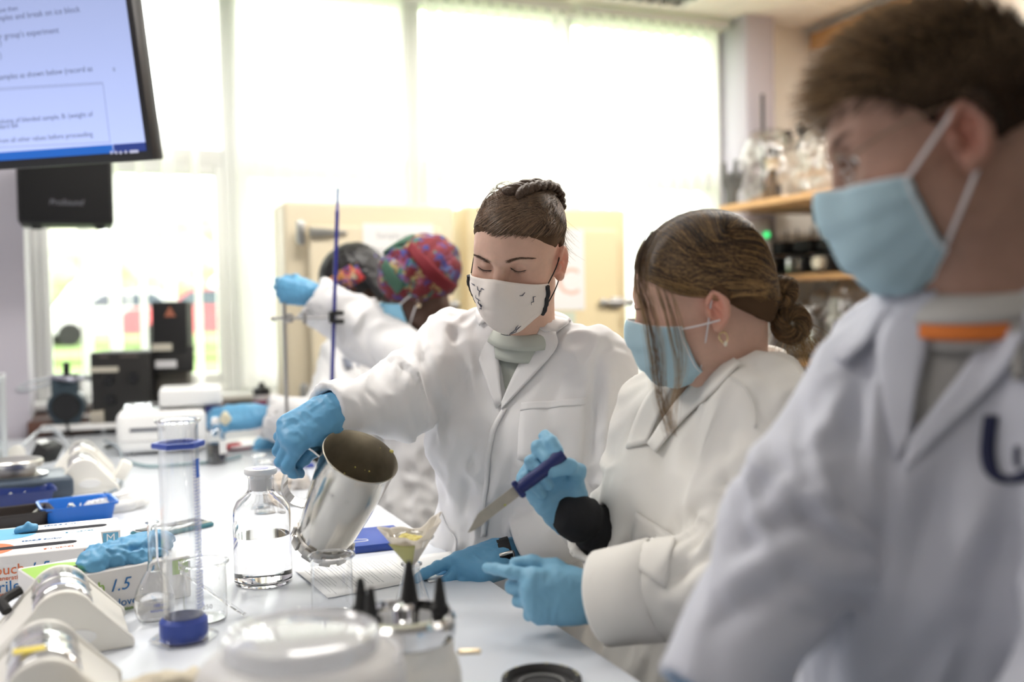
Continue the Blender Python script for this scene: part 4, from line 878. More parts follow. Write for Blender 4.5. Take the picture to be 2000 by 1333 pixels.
MB().box((0, .002, .0075), (Wn-.005, Dn-.006, .009)).build('pages', paper, t)
text('lettering', 'Research', .015, Matrix.Translation((.030, .0, .0152)) @ Matrix.Rotation(rad(-90), 4, 'Z'), white_ink, t, 'CENTER'); text('lettering', 'B 2 4 3', .010, Matrix.Translation((.046, .0, .0152)) @ Matrix.Rotation(rad(-90), 4, 'Z'), white_ink, t, 'CENTER')
MB().tube([(-.058, -.045, .0152), (-.03, -.045, .0152), (-.024, -.04, .0152), (-.024, -.03, .0152), (-.05, -.02, .0152)], .0012, n=6).build('emblem', white_ink, t)

# retort stand with a blue burette
P = onz(563, 913); t = empty('retort_stand', (P[0], P[1], BZ), label='retort stand with a blue plate base, gripped by the woman in the turban', cat='stand')
MB().box((.02, .02, .006), (.10, .15, .012), bev=.004).build('base', mat('stand_blue', (.04, .07, .33), .4), t); MB().cyl((0, 0, .01), (.0, 0, .50), .0055, n=14).build('rod', dull_metal, t)
PB = px(563, 622, np.dot(P-CO, CF)-.01)-P; rr_ = CR*np.array([1, 1, 0])
m = MB(); m.box(PB, (.028, .028, .028), bev=.006); a = PB-rr_*.045; m.cyl(a, PB+rr_*.12, .0045, n=10); m.cyl(PB+np.array([0, -.01, 0]), PB+np.array([0, -.035, .0]), .005); m.sph(a, .009); m.cyl(PB+rr_*.05+np.array([0, 0, -.018]), PB+rr_*.05+np.array([0, 0, .014]), .006); m.build('clamp_arm', dull_metal, t)
PJ = PB+rr_*.15
MB().box(PJ+np.array([0, 0, .013]), (.036, .022, .014), bev=.004).box(PJ-np.array([0, 0, .013]), (.036, .022, .014), bev=.004).box(PJ-rr_*.018, (.016, .02, .034), bev=.004).build('jaw', soft_black, t)
D = px(652, 622, np.dot(P-CO, CF)-.01); T1 = px(660, 367, np.dot(P-CO, CF)-.01); B1 = px(646, 830, np.dot(P-CO, CF)-.01)
t = empty('burette', B1, label='long blue burette clipped upright in the retort clamp', cat='burette'); q = T1-B1
MB().tube([q*.0, q*.90], .0062, n=14).build('tube', mat('burette_blue', (.015, .02, .22), .15, coat=.6), t); MB().tube([q*.895, q*1.0], .0042, n=12).build('tip', mat('burette_tip', (.03, .05, .38), .2), t)

# foreground
P = onz(792, 1392); t = empty('blender', (P[0], P[1], BZ+.0), label='cream blender motor base with a chrome ring and black prongs', cat='blender'); H = .103
MB().lathe([(0, 0), (.066, 0), (.070, .006), (.068, .046), (.064, .064), (.062, .066), (.060, .072), (.060, .090), (.056, .094), (0, .094)], n=48).build('body', cream_pl, t)
MB().lathe([(.055, .092), (.061, .093), (.0625, .098), (.0625, .115), (.058, .121), (.05, .122), (.048, .116), (0, .114)], n=48).build('chrome_ring', chrome, t)
MB().lathe([(0, .114), (.012, .114), (.013, .128), (.009, .132), (0, .133)], n=20).build('drive_stud', chrome, t)
bk_m = mat('prong_black', (.012, .012, .012), .55)
for ang, r in ((172, .052), (226, .048), (86, .044), (8, .044)):
    x, y = r*math.cos(rad(ang-23)), r*math.sin(rad(ang-23)); MB().box((x, y, .122), (.022, .018, .014), R=Matrix.Rotation(rad(ang-23), 3, 'Z'), bev=.004).cyl((x, y, .121), (x, y, .158 if ang != 86 else .168), .0095 if ang != 86 else .012, .0045, n=16).sph((x, y, .158 if ang != 86 else .168), .0046).build('prong', bk_m, t)
MB().box((.078*math.cos(rad(-20)), .078*math.sin(rad(-20)), .071), (.028, .008, .006), R=Matrix.Rotation(rad(-20), 3, 'Z'), bev=.002).build('switch_lever', mat('brass', (.75, .62, .42), .3, .8), t)
P = px(588, 1236, 1.0); fr = mat('frosted_plastic', (.82, .81, .80), .35, alpha=.72)
t = empty('plastic_jar', (P[0], P[1], BZ), label='large frosted clear plastic jar with a glossy raised lid, blurred in the foreground', cat='jar'); H = P[2]-BZ
clr = mat('clear_lid', (.86, .86, .88), .03, coat=1.0, alpha=.5, spec=1.0)
MB().lathe([(0, 0), (.100, 0), (.104, .005), (.104, H-.042), (.100, H-.030), (.090, H-.022), (.076, H-.018)], n=64).build('body', fr, t)
MB().lathe([(.074, H-.020), (.078, H-.016), (.0785, H-.004), (.0765, H+.001), (.070, H+.002), (.066, H-.001), (.060, H+.001), (.03, H+.004), (0, H+.005)], n=64).build('lid', clr, t)
for k in range(22):
    a = rad(-30+k*5)
    if k < 22: MB().box((.0955*math.cos(a), .0955*math.sin(a), H-.0265), (.012, .003, .004), R=Matrix.Rotation(a, 3, 'Z'), bev=.001).build('grip_rib', clr, t) if k == 0 else None
rb = [o for o in t.children if o.name.startswith('grip_rib')][0]
for k in range(1, 24):
    a = rad(-30+k*6); o = rb.copy(); COL.objects.link(o); o.parent = t; o.rotation_euler = (0, 0, rad(k*6))
P = px(310, 1300, 1.12); crumple('paper_towel', (-.10, -.08, -.01), (.10, .08, .10), [f_ell((0, 0, .03), (.06, .045, .04)), f_ell((.035, -.01, .05), (.035, .02, .02)), f_ell((-.04, .01, .02), (.04, .035, .03))], 31, .009, mat('buff_paper', (.62, .56, .44), .9), 'crumpled buff paper towel blurred in the foreground beside the frosted jar', 'paper', .0005, h=.004, kk=.02, loc=(P[0], P[1], BZ))
P = onz(1058, 1343); t = empty('jar_lid', (P[0], P[1], BZ), label='black round lid lying on the bench at the bottom edge', cat='lid')
MB().lathe([(0, .004), (.040, .004), (.044, .012), (.047, .014), (.051, .012), (.052, .002), (.05, 0), (0, 0)], n=48).build('shell', soft_black, t); MB().tube([(.028*math.cos(a), .028*math.sin(a), .006) for a in np.linspace(0, 6.283, 40)[:-1]], .0012, n=6, closed=True).build('inner_ring', mat('grey_ring', (.3, .3, .29), .4), t)
sp = MB(); r0 = random.Random(2)
for k in range(16): a = r0.uniform(0, 6.28); sp.box((.046*math.cos(a), .046*math.sin(a), .0145), (.003, .002, .001))
sp.build('crumbs', mat('crumb', (.55, .52, .35), .8), t, kind='stuff')

# ------------------------------------------------------------------ steel jug, held over the bench
JB = px(627, 1064, 1.775); JA = nrm(.89*(.45*CR+.89*CU)-.45*CF); JS = -CR*.86+CU*.51; JS = nrm(JS-JA*(JS@JA)); JT = np.cross(JA, JS)
t = empty('blender_jug', JB, label='stained stainless steel blender jug held tilted by the woman in the cloth mask', cat='jug')
jm = mat('jug_steel', (.60, .58, .54), .20, 1.0, bump=(14, .25, .004)); jin = mat('jug_inside', (.50, .46, .38), .4, .85, colvar=.5, colvar_scale=25)
JL = .212; t.matrix_world = frame(JB, JS, JT, JA)
MB().lathe([(.047, .014), (.0475, .02), (.052, .045), (.058, .10), (.0625, .16), (.0645, JL-.006), (.0665, JL-.003), (.0668, JL)], n=64).build('wall', jm, t)
MB().lathe([(.0668, JL), (.0655, JL+.001), (.0635, JL-.004), (.061, .16), (.0565, .10), (.050, .045), (.045, .025), (0, .022)], n=64).build('inside', jin, t)
MB().lathe([(0, .0), (.048, .0), (.0525, .004), (.0525, .020), (.049, .024), (.046, .026)], n=48).build('foot_ring', mat('foot_steel', (.5, .48, .45), .3, 1.0), t)
for k in range(10):
    a = 2*math.pi*k/10+.2; MB().box((.0535*math.cos(a), .0535*math.sin(a), .012), (.006, .020, .020), R=Matrix.Rotation(a, 3, 'Z'), bev=.002).build('lug', bpy.data.materials['foot_steel'], t)
hp = bez([(.062, 0, .178), (.085, 0, .182), (.103, 0, .168), (.107, 0, .12), (.100, 0, .075), (.080, 0, .058), (.055, 0, .062)], 26); G = []
for i, p in enumerate(hp):
    tg = hp[min(i+1, len(hp)-1)]-hp[max(i-1, 0)]; tg = tg/np.linalg.norm(tg); nn = np.array([-tg[2], 0, tg[0]])
    G.append([p+np.array([0, w_, 0])*.010+nn*.002*s for w_, s in ((-1, -1), (-1, 1), (1, 1), (1, -1))])
o = link('handle', grid_mesh('handle', G, closed_u=True, smoothf=False), steel, t)
crumb = mat('pulp', (.66, .60, .20), .6); r0 = random.Random(9); q = MB()
for k in range(26):
    a, z = r0.uniform(0, 6.28), r0.uniform(.10, JL-.005); rr = np.interp(z, [.045, .1, .16, .2], [.0495, .056, .0605, .063]); q.sph((rr*math.cos(a), rr*math.sin(a), z), r0.uniform(.0008, .0022), n=6)
q.sph((.0655*math.cos(-2.2), .0655*math.sin(-2.2), JL), .004, (1, 1, .7), n=8); q.build('pulp_flecks', crumb, t, kind='stuff')
# ------------------------------------------------------------------ people: tools
def axes(F, U=(0, 0, 1), roll=0.0):    # columns: right, forward, up of a person or head
    F = nrm(F); X = nrm(np.cross(F, U)); Z = np.cross(X, F)
    if roll: X, Z = X*math.cos(roll)+Z*math.sin(roll), Z*math.cos(roll)-X*math.sin(roll)
    return np.stack([X, F, Z], 1)
def skin_mat(name, rough=.5):
    return mat(name, (.6, .4, .3), rough, vcol=True, sss=.12, spec=.35, bump=(900, .12, .0006))
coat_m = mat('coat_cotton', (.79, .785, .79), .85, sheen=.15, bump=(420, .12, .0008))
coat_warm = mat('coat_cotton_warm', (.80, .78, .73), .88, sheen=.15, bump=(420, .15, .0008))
coat_shaded = mat('coat_cotton_shaded', (.57, .585, .65), .88, sheen=.15, bump=(420, .12, .0008))  # white coat cotton with its shade put into the colour, darker and bluer
trouser_m = mat('denim', (.035, .045, .08), .9, bump=(300, .2)); shoe_m = mat('shoe', (.03, .03, .03), .6)
mask_m = translucent('surgical_mask', (.54, .73, .80), .25); mask_edge = mat('mask_edge', (.78, .80, .82), .8); loop_m = mat('ear_loop', (.80, .78, .78), .8)
def head_sdf(C, H, s=1.0, female=True, open_=0.0, ears=(1, 1)):
    L = lambda *q: C+H@np.array(q)*s; S = SDF(); E = lambda c, r, k, R=None: S.add(f_ell(L(*c), np.array(r)*s, H if R is None else R), k)
    E((0, -.012, .045), (.0735, .094, .084), .01); E((0, .030, .012), (.0645, .066, .092), .04)
    E((0, .032, -.052), (.054 if female else .058, .058, .050), .04); E((0, .070, -.092), (.022, .018, .017), .03)
    for x in (-1, 1):
        E((x*.043, .050, -.018), (.024, .028, .026), .03); E((x*.050, .012, -.062), (.014, .030, .028), .03)
        S.add(f_cap(L(x*.012, .089, .038), L(x*.048, .066, .040), .0075*s, .005*s), .02)
    for x in (-1, 1): S.sub(f_ell(L(x*.031, .094, .020), np.array((.018, .014, .013))*s, H), .018)
    for x in (-1, 1):
        S.add(f_sph(L(x*.031, .0725, .021), .0128*s), .004)
        if open_: S.sub(f_ell(L(x*.031, .088, .0185), np.array((.0115, .010, .0042*open_))*s, H), .002)
    S.add(f_cap(L(0, .088, .030), L(0, .110, -.012), .007*s, .0095*s), .012); S.add(f_sph(L(0, .112, -.015), .0085*s), .008)
    for x in (-1, 1): S.add(f_sph(L(x*.011, .100, -.019), .0068*s), .008)
    S.add(f_cap(L(-.018, .088, -.050), L(.018, .088, -.050), .006*s), .010); S.add(f_cap(L(-.014, .089, -.060), L(.014, .089, -.060), .0065*s), .008)
    for x, on in ((-1, ears[0]), (1, ears[1])):
        if not on: continue
        ax = nrm(H@np.array((x*.88, .46, .0))); up = nrm(H@np.array((0, -.22, .97))); fr = np.cross(up, ax); Re = np.stack([ax, fr, up], 1)
        c = L(x*.080, -.010, -.004); S.add(f_ell(c, np.array((.008, .0185, .031))*s, Re), .006)
        S.sub(f_ell(c+ax*.008*s-up*-.002*s, np.array((.008, .0115, .020))*s, Re), .003)
        pts = [c+(fr*.0165*math.cos(a)*x*-1*-1+up*.029*math.sin(a))*s+ax*.003*s for a in np.linspace(-2.2, 2.4, 14)] if False else [c+(-H[:, 1]*.016*math.cos(a)+up*.028*math.sin(a))*s+ax*.004*s for a in np.linspace(-1.3, 2.7, 12)]
        for a, b in zip(pts, pts[1:]): S.add(f_cap(a, b, .0036*s), .003)
        S.add(f_sph(c-up*.028*s+H[:, 1]*.003*s+ax*.001, .0075*s), .006)
        S.add(f_cap(c+ax*.003*s+up*.006*s+H[:, 1]*.002, c+ax*.004*s-up*.008*s-H[:, 1]*.008*s, .0035*s, .003*s), .005)
        S.add(f_ell(c+ax*.002*s+H[:, 1]*.0135*s-up*.003*s, np.array((.005, .005, .007))*s, Re), .004)
    return S, L
def skin_colour(V, C, H, base, s=1.0, lip=(.45, .16, .14), stub=None, dark=False):
    q = (V-C)@H/s; col = np.tile(np.array(base), (len(V), 1))
    def blend(w, c):
        nonlocal col; w = np.clip(w, 0, 1)[:, None]; col = col*(1-w)+np.array(c)*w
    red = np.array(base)*np.array([1.12, .78, .72])
    for x in (-1, 1):
        blend(.55*np.exp(-(((q-np.array([x*.048, .055, -.018]))/np.array([.022, .03, .02]))**2).sum(1)), red)
        blend(.75*np.exp(-(((q-np.array([x*.08, -.010, -.002]))/np.array([.012, .022, .034]))**2).sum(1)), red*np.array([1.05, .85, .85]))
        blend(.35*np.exp(-(((q-np.array([x*.031, .084, .014]))/np.array([.02, .02, .012]))**2).sum(1)), np.array(base)*np.array([.72, .58, .55]))
    blend(.5*np.exp(-(((q-np.array([0, .112, -.015]))/np.array([.014, .02, .014]))**2).sum(1)), red)
    blend(1.2*np.exp(-(((q-np.array([0, .092, -.055]))/np.array([.024, .014, .009]))**4).sum(1)), lip)
    n = vnoise(q*70, 3)*.05+vnoise(q*240, 4)*.03; col = col*(1+n[:, None]); return np.clip(col, 0, 1)
def limb_body(S, J, k=.03, r=1.0):     # a plain body under the clothes
    S.add(f_cap(J['pelvis'], J['neck']-J['R'][:, 2]*.10, .115*r, .095*r, J['R'][:, 1], 1.4), k)
    for sd in 'RL':
        S.add(f_cap(J['neck']-J['R'][:, 2]*.05, J['sh'+sd], .04, .045), k); S.add(f_cap(J['sh'+sd], J['el'+sd], .044*r, .036*r), k); S.add(f_cap(J['el'+sd], J['wr'+sd], .034*r, .025*r), k)
        S.add(f_cap(J['hip'+sd], J['kn'+sd], .075, .05), k); S.add(f_cap(J['kn'+sd], J['an'+sd], .048, .034), k)
    return S
def joints(neck, pelvis, F, sh, el, wr, foot_f=None):
    Z = nrm(neck-pelvis); X = nrm(np.cross(F, Z)); R = np.stack([X, np.cross(Z, X), Z], 1); J = dict(neck=neck, pelvis=pelvis, R=R, shR=sh[0], shL=sh[1], elR=el[0], elL=el[1], wrR=wr[0], wrL=wr[1])
    g = nrm(R[:, 1]*np.array([1, 1, 0])); x = np.cross(g, (0, 0, 1.0)); J['g'] = g
    for sd, k in (('R', 1), ('L', -1)):
        h = pelvis+x*k*.085-np.array([0, 0, .05]); f = np.array([h[0], h[1], 0])+x*k*.03+g*.01
        J['hip'+sd] = h; J['an'+sd] = f+np.array([0, 0, .075]); J['kn'+sd] = (h+J['an'+sd])/2+g*.03; J['ft'+sd] = f
    return J
def coat_sdf(J, tab, arm_k=.045, arm=((.070, .058, .046), (.070, .058, .046)), bust=0.0, shr=.062, cut=(1.0, 1.0), cuff=(0, 0), ext=0.0):
    R, o = J['R'], J['pelvis']; Lt = np.linalg.norm(J['neck']-o); k = Lt/.52
    S = SDF(); S.add(f_loft(o, R, [(z*k, cx, cy, a, b) for z, cx, cy, a, b in tab]), .01)
    L = lambda x, y, z: o+R@np.array((x, y, z*k))
    if bust:
        for x in (-1, 1): S.add(f_ell(L(x*.078, .085, .315), (.072, bust, .075), R), .07)
    for sd, sg in (('R', 1), ('L', -1)):
        S.add(f_cap(L(sg*.055, -.012, .485), J['sh'+sd], .045, shr), .05)
    for i, sd in enumerate('RL'):
        a, b, c = J['sh'+sd], J['el'+sd], J['wr'+sd]; r = arm[i]; d = nrm(c-b); e = b+(c-b)*cut[i]; J['cuff'+sd] = (e, d, r[2])
        S.add(f_cap(a, b, r[0], r[1]), arm_k); S.add(f_max(f_cap(b, e+d*.08, r[1], r[2]), f_plane(e, d)), .030)
        if cuff[i]: S.add(f_max(f_cap(e-d*cuff[i], e+d*.05, r[2]+.007, r[2]+.010), f_plane(e, d), f_plane(e-d*cuff[i], -d)), .004)
    return S, L
def carve_sleeves(S, J):
    for sd in 'RL': e, d, r = J['cuff'+sd]; S.sub(f_cap(e-d*.045, e+d*.06, r-.008), .004)
def wrinkle(V, N, J, amp=1.0, seed=0, tors=1.0):
    R, o = J['R'], J['pelvis']; D = np.zeros(len(V)); dist = []; segs = []
    for sd in 'RL': segs += [(J['sh'+sd], J['el'+sd], 0), (J['el'+sd], J['wr'+sd], 1)]
    q = (V-o)@R; dt = np.hypot(q[:, 0]*.8, q[:, 1])-.10
    best = dt.copy(); wh = np.zeros(len(V), int)
    for i, (a, b, kind) in enumerate(segs):
        d, h = segdist(V, a, b); c = d-.05 < best; best[c] = (d-.05)[c]; wh[c] = i+1
    wn = lambda A, s: vnoise(A, seed+s)
    n1 = wn(np.stack([q[:, 0]*15, q[:, 1]*15, q[:, 2]*4.2+2.5*wn(q*4, 9)], 1), 1); n2 = wn(np.stack([q[:, 0]*30+q[:, 2]*10, q[:, 1]*30, q[:, 2]*11-q[:, 0]*9], 1), 2)
    Dt = (.0080*n1+.0042*(1-2*np.abs(n2)))*tors
    sl = np.zeros(len(V))
    for i, (a, b, kind) in enumerate(segs):
        m = wh == i+1
        if not m.any(): continue
        ax = nrm(b-a); L = np.linalg.norm(b-a); u = nrm(np.cross(ax, (0.3, .2, .9))); w = np.cross(ax, u); p = V[m]-a; t = p@ax
        Q = np.stack([t*26+5*(p@u)*8, (p@u)*9, (p@w)*9+t*6], 1); z = t/L if kind == 0 else 1-t/L
        comp = .35+1.1*np.clip(z, 0, 1)**2
        sl[m] = comp*(.0080*(1-2*np.abs(wn(Q, 11+i)))+.004*wn(Q*1.9, 21+i))
    w = np.clip((dt-best)/.03, 0, 1); D = Dt*(1-w)+sl*w; kk = np.linalg.norm(J['neck']-o)/.52
    cc = np.linalg.norm((q-np.array((0, .10, .41*kk)))*np.array((1, .6, .8)), axis=1); D = D*np.clip((cc-.05)/.09, .12, 1)
    return V+N*(D*amp)[:, None]
def coat_mesh(name, S, J, m, parent, h, zlo, amp=1.0, seed=0, folds=(), S0=None, opening=None, tors=1.0):
    T = SDF(); T.ops = list(S.ops)
    if opening: T.sub(opening, .004)
    T.sub(f_cap(J['neck']-J['R'][:, 2]*.05, J['head'], .057, .05), .006)
    carve_sleeves(T, J)
    pts = np.stack([J[k] for k in ('neck', 'pelvis', 'shR', 'shL', 'elR', 'elL', 'wrR', 'wrL')]); lo = pts.min(0)-.26; hi = pts.max(0)+.14; lo[2] = min(zlo, lo[2]+.1)
    for c in (0, 1): lo[c] = min(lo[c], J['pelvis'][c]-.30); hi[c] = max(hi[c], J['pelvis'][c]+.30)
    V, Q = surf(T, lo, hi, h); N = vnormals(V, Q); V = wrinkle(V, N, J, amp, seed, tors)
    for a, b, w, am in folds:
        P = cast(S, np.array([a, b], float)); d, hh = segdist(V, P[0], P[1]); V = V+N*(am*np.exp(-(d/w)**2)*np.sin(np.clip(hh, .04, .96)*math.pi)**.5)[:, None]
    V = relax(V, Q, 1, .5)
    J['bvh'] = BVHTree.FromPolygons(V.tolist(), Q.tolist())
    return link(name, mesh_np(name, V, Q), m, parent)
def opening_of(S, L, J, poly, ymin=.0):   # pixel outline -> prism in the chest frame
    P = cast(S, np.array(poly, float)); q = (P-J['pelvis'])@J['R']; return f_poly(J['pelvis'], J['R'], q[:, [0, 2]], ymin)
def collar(J, m, parent, h=.04, fall=.10, r=.066, a0=-125, a1=125, tilt=None, sp=.036):
    R = J['R']; up = nrm(J['head']-J['neck'])*.4+R[:, 2]*.6; up = nrm(up); X = R[:, 0]; Y = np.cross(up, X); o = J['neck']-R[:, 2]*.028-R[:, 1]*.008
    G = []
    for rr, z in ((r-.002, -.01), (r+.001, h*.6), (r+.004, h), (r+.010, h+.003), (r+.016, h*.85), (r+.016+sp*.4, h*.3), (r+.016+sp, -.012)):
        G.append([o+rr*(1.0+.10*abs(math.sin(a)))*(X*math.sin(a)-Y*math.cos(a))+up*(z-.018*(abs(a)/2.2)**2*(1 if z > 0 else .6)) for a in np.linspace(rad(a0), rad(a1), 41)])
    o = link('collar', grid_mesh('collar', G), m, parent); solidify(o, .003); return o
FING = {'index': (.095, .027, (.044, .027, .022), .0100), 'middle': (.098, .008, (.048, .030, .023), .0101), 'ring': (.093, -.012, (.043, .028, .023), .0096), 'little': (.083, -.030, (.034, .021, .020), .0086)}
def hand(name, W, f, b, right, curls, thumb, m, parent, s=1.0, h=.0026, cuff=.05, amp=1.0, seed=1, spread=(.10, .02, -.06, -.14)):
    f = nrm(f); b = nrm(np.asarray(b)-f*(np.asarray(b)@f)); t = np.cross(b, f) if right else np.cross(f, b)
    S = SDF(); P = lambda a, c, e: W+(f*a+t*c+b*e)*s; pts = []
    S.add(f_cap(P(-cuff, 0, 0), P(.012, 0, 0), .031*s, .027*s, b, 1.22), .01)
    for i, (fn, (l, off, seg, r)) in enumerate(FING.items()):
        k = P(l, off, .002 if fn == 'middle' else -.001); S.add(f_cap(P(.012, off*.55, 0), k, .0175*s, .0135*s, b, 1.0), .022)
    S.add(f_cap(P(.02, .02, -.008), P(.055, .028, -.006), .018*s, .012*s), .02); S.add(f_cap(P(.03, -.02, -.006), P(.07, -.024, -.004), .014*s, .011*s), .02)
    for i, (fn, (l, off, seg, r)) in enumerate(FING.items()):
        p = P(l-.004, off, .0); a = 0; sp = spread[i]; ff = f*math.cos(sp)+t*math.sin(sp); F1 = SDF()
        for j, (L, c) in enumerate(zip(seg, curls[i])):
            a += rad(c); d = ff*math.cos(a)-b*math.sin(a); q = p+d*L*s
            F1.add(f_cap(p, q, (r+.0012-.0010*j)*s, (r-.0003-.0010*j)*s), .004); S_ = F1; p = q; pts.append(q)
        S.add(F1, .008)
    p = P(.022, .024, -.008); T1 = SDF()
    for L, r0, r1, dv in zip((.046, .034, .028), (.0145, .0115, .0105), (.0118, .0103, .0085), thumb):
        d = nrm(f*dv[0]+t*dv[1]+b*dv[2]); q = p+d*L*s; T1.add(f_cap(p, q, r0*s, r1*s), .008); p = q; pts.append(q)
    S.add(T1, .010); pts = np.array(pts+[P(-cuff-.02, 0, 0), P(.1, .03, 0), P(.1, -.03, 0)])
    V, Q = surf(S, pts.min(0)-.04*s, pts.max(0)+.04*s, h); N = vnormals(V, Q); q = (V-W)@np.stack([f, t, b], 1)
    wv = .0011*(1-2*np.abs(vnoise(np.stack([q[:, 0]*95, q[:, 1]*38, q[:, 2]*38], 1), seed)))+.0006*vnoise(q*150, seed+3)
    wr = .0016*(1-2*np.abs(vnoise(np.stack([q[:, 0]*30, q[:, 1]*75, q[:, 2]*60], 1), seed+5)))*np.exp(-((q[:, 0]+.0)/.05)**2)
    V = V+N*((wv+wr)*amp)[:, None]; V = relax(V, Q, 1, .3)
    o = link(name, mesh_np(name, V, Q), m, parent); return o, S
def mask(L, C, H, S, m, parent, name='face_mask', s=1.0, pleats=3, bulge=.0, top=27, topside=19, bot=-54, botside=-36, az=78, thick=.0016, shift=0.0):
    M = SDF(); M.ops = list(S.ops); M.add(f_ell(L(0, .062, -.045), np.array((.050, .054+bulge, .056))*s, H), .035*s); M.add(f_cap(L(0, .104, -.005), L(0, .085, -.075), .012*s, .02*s), .03*s)
    o = L(0, .015, -.045); G = []; nv, nu = 26, 45
    for v in np.linspace(0, 1, nv):
        row = []
        for u in np.linspace(-1, 1, nu):
            a = rad(az*u); e = rad((top+(topside-top)*abs(u)**1.5)*(1-v)+(bot+(botside-bot)*abs(u)**2)*v); row.append(H@np.array((math.sin(a)*math.cos(e), math.cos(a)*math.cos(e), math.sin(e))))
        G.append(row)
    D = np.array(G).reshape(-1, 3); t = np.full(len(D), .17*s); 
    for _ in range(60): t = t-M(o+D*t[:, None])*.7
    vv = np.repeat(np.linspace(0, 1, nv), nu); uu = np.tile(np.linspace(-1, 1, nu), nv)
    fr = (vv*(pleats+.999)) % 1; off = .0035+.0032*(fr if pleats else 0)*np.where((vv > .12) & (vv < .9), 1, .2)*(1-.5*uu**4)+.0012*vnoise(np.stack([uu*6, vv*9, uu*0], 1), 5)
    P = o+D*(t+off*s)[:, None]; ob = link(name, grid_mesh(name, P.reshape(nv, nu, 3)), m, parent); solidify(ob, thick)
    P = P.reshape(nv, nu, 3); return ob, P
def strands(name, paths, r, cols, parent, m, taper=.35, root=1.0):   # paths: (n, k, 3)
    P = np.asarray(paths); n, k = P.shape[:2]; T = np.gradient(P, axis=1); T /= np.linalg.norm(T, axis=2)[..., None]+1e-9
    u = np.cross(T, np.array([.31, .47, .83])); u /= np.linalg.norm(u, axis=2)[..., None]+1e-9; w = np.cross(T, u)
    pf = np.linspace(1, taper, k)*np.minimum(1, .35+np.linspace(0, 4, k)); rr = np.asarray(r).reshape(-1, 1)*pf[None, :] if np.ndim(r) else r*pf[None, :]
    V = np.stack([P+(u*math.cos(a)+w*math.sin(a))*rr[..., None] for a in (0, 2.094, 4.189)], 2)
    I = np.arange(n*k*3).reshape(n, k, 3); A = I[:, :-1]; B = I[:, 1:]
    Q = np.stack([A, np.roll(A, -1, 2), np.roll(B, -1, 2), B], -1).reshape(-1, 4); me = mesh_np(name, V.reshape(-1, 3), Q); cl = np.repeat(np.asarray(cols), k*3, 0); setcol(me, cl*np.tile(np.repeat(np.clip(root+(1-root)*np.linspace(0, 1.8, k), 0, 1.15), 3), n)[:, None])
    return link(name, me, m, parent, kind='stuff')
def slerp_path(dirs, k):               # smooth path through unit directions
    P = np.array(bez(dirs, k-1)); return P/np.linalg.norm(P, axis=1)[:, None]
def azel(a, e): a, e = rad(a), rad(e); return np.array([math.sin(a)*math.cos(e), math.cos(a)*math.cos(e), math.sin(e)])   # +az towards the person's right
cap_m = mat('hair_base', (.1, .06, .03), .85, vcol=True, spec=.08)
def push_out(P, *fs, off=.002):      # keep hair outside the scalp
    s = P.shape; P = P.reshape(-1, 3).copy(); g = lambda q: np.minimum.reduce([f(q) for f in fs]); d = g(P); i = d < off
    if i.any(): P[i] += grad(g, P[i])*(off-d[i])[:, None]
    return P.reshape(s)
hair_m = mat('hair', (.1, .06, .03), .42, vcol=True, spec=.5)
def legs(J, parent):
    S = SDF()
    for sd in 'RL': S.add(f_cap(J['hip'+sd], J['kn'+sd], .092, .068), .03); S.add(f_cap(J['kn'+sd], J['an'+sd], .066, .055), .03)
    pts = np.stack([J[k+s] for k in ('hip', 'an') for s in 'RL']); V, Q = surf(S, pts.min(0)-.13, pts.max(0)+.13, .014); V = V+vnormals(V, Q)*(vnoise(V*np.array([18, 18, 9]))*.005)[:, None]
    link('trousers', mesh_np('trousers', V, Q), trouser_m, parent)
    for sd in 'RL':
        T = SDF(); f = J['ft'+sd]; g = J['g']; T.add(f_cap(f+np.array([0, 0, .045])-g*.04, f+np.array([0, 0, .035])+g*.14, .042, .036), .01); T.add(f_cap(f+np.array([0, 0, .05]), f+np.array([0, 0, .10]), .045, .045), .03); T.inter(f_plane((0, 0, .002), (0, 0, -1)), .006)
        V, Q = surf(T, f+np.array([-.24, -.24, -.01]), f+np.array([.24, .24, .18]), .008); link('shoe', mesh_np('shoe', V, Q), shoe_m, parent)
def body(name, HS, J, C, H, base, label, m, hh=.0023, s=1.0, lo=None, stub=None):
    root_S = SDF(); root_S.ops = list(HS.ops)
    nk = J['neck']; r = .052 if stub is None else .056
    hb = C+H@np.array((0, -.035, -.045))*s
    root_S.add(f_cap(nk-J['R'][:, 2]*.06, hb, r*1.08, r), .03); root_S.add(f_cap(C+H@np.array((0, .02, -.08))*s, nk-J['R'][:, 2]*.0+J['R'][:, 1]*.02, .035, .04), .03)
    root_S.add(f_ell(nk-J['R'][:, 2]*.095-J['R'][:, 1]*.012, (.115, .062, .075), J['R']), .05)
    pts = np.stack([C+H@np.array(q)*s for q in ((.1, .13, .14), (-.1, -.13, .14), (.1, .13, -.12), (-.1, -.12, -.12), (.1, -.12, .14), (-.1, .13, .14))]+[nk-J['R'][:, 2]*.12+J['R'][:, 0]*.13, nk-J['R'][:, 2]*.12-J['R'][:, 0]*.13, nk+J['R'][:, 1]*.1])
    V, Q = surf(root_S, pts.min(0)-.02, pts.max(0)+.02, hh); V = relax(V, Q, 1, .3); col = skin_colour(V, C, H, base, s)
    B = limb_body(SDF(), J); p2 = np.stack([v for k, v in J.items() if k[:2] in ('sh', 'el', 'wr', 'hi', 'kn', 'an') and not k.startswith('head')]); V2, Q2 = surf(B, p2.min(0)-.15, p2.max(0)+.15, .016)
    me = mesh_np(name, np.concatenate([V, V2]), np.concatenate([Q, Q2+len(V)])); setcol(me, np.concatenate([col, np.tile(np.array(base), (len(V2), 1))]))
    return link(name, me, m, None, label=label, cat='person'), root_S
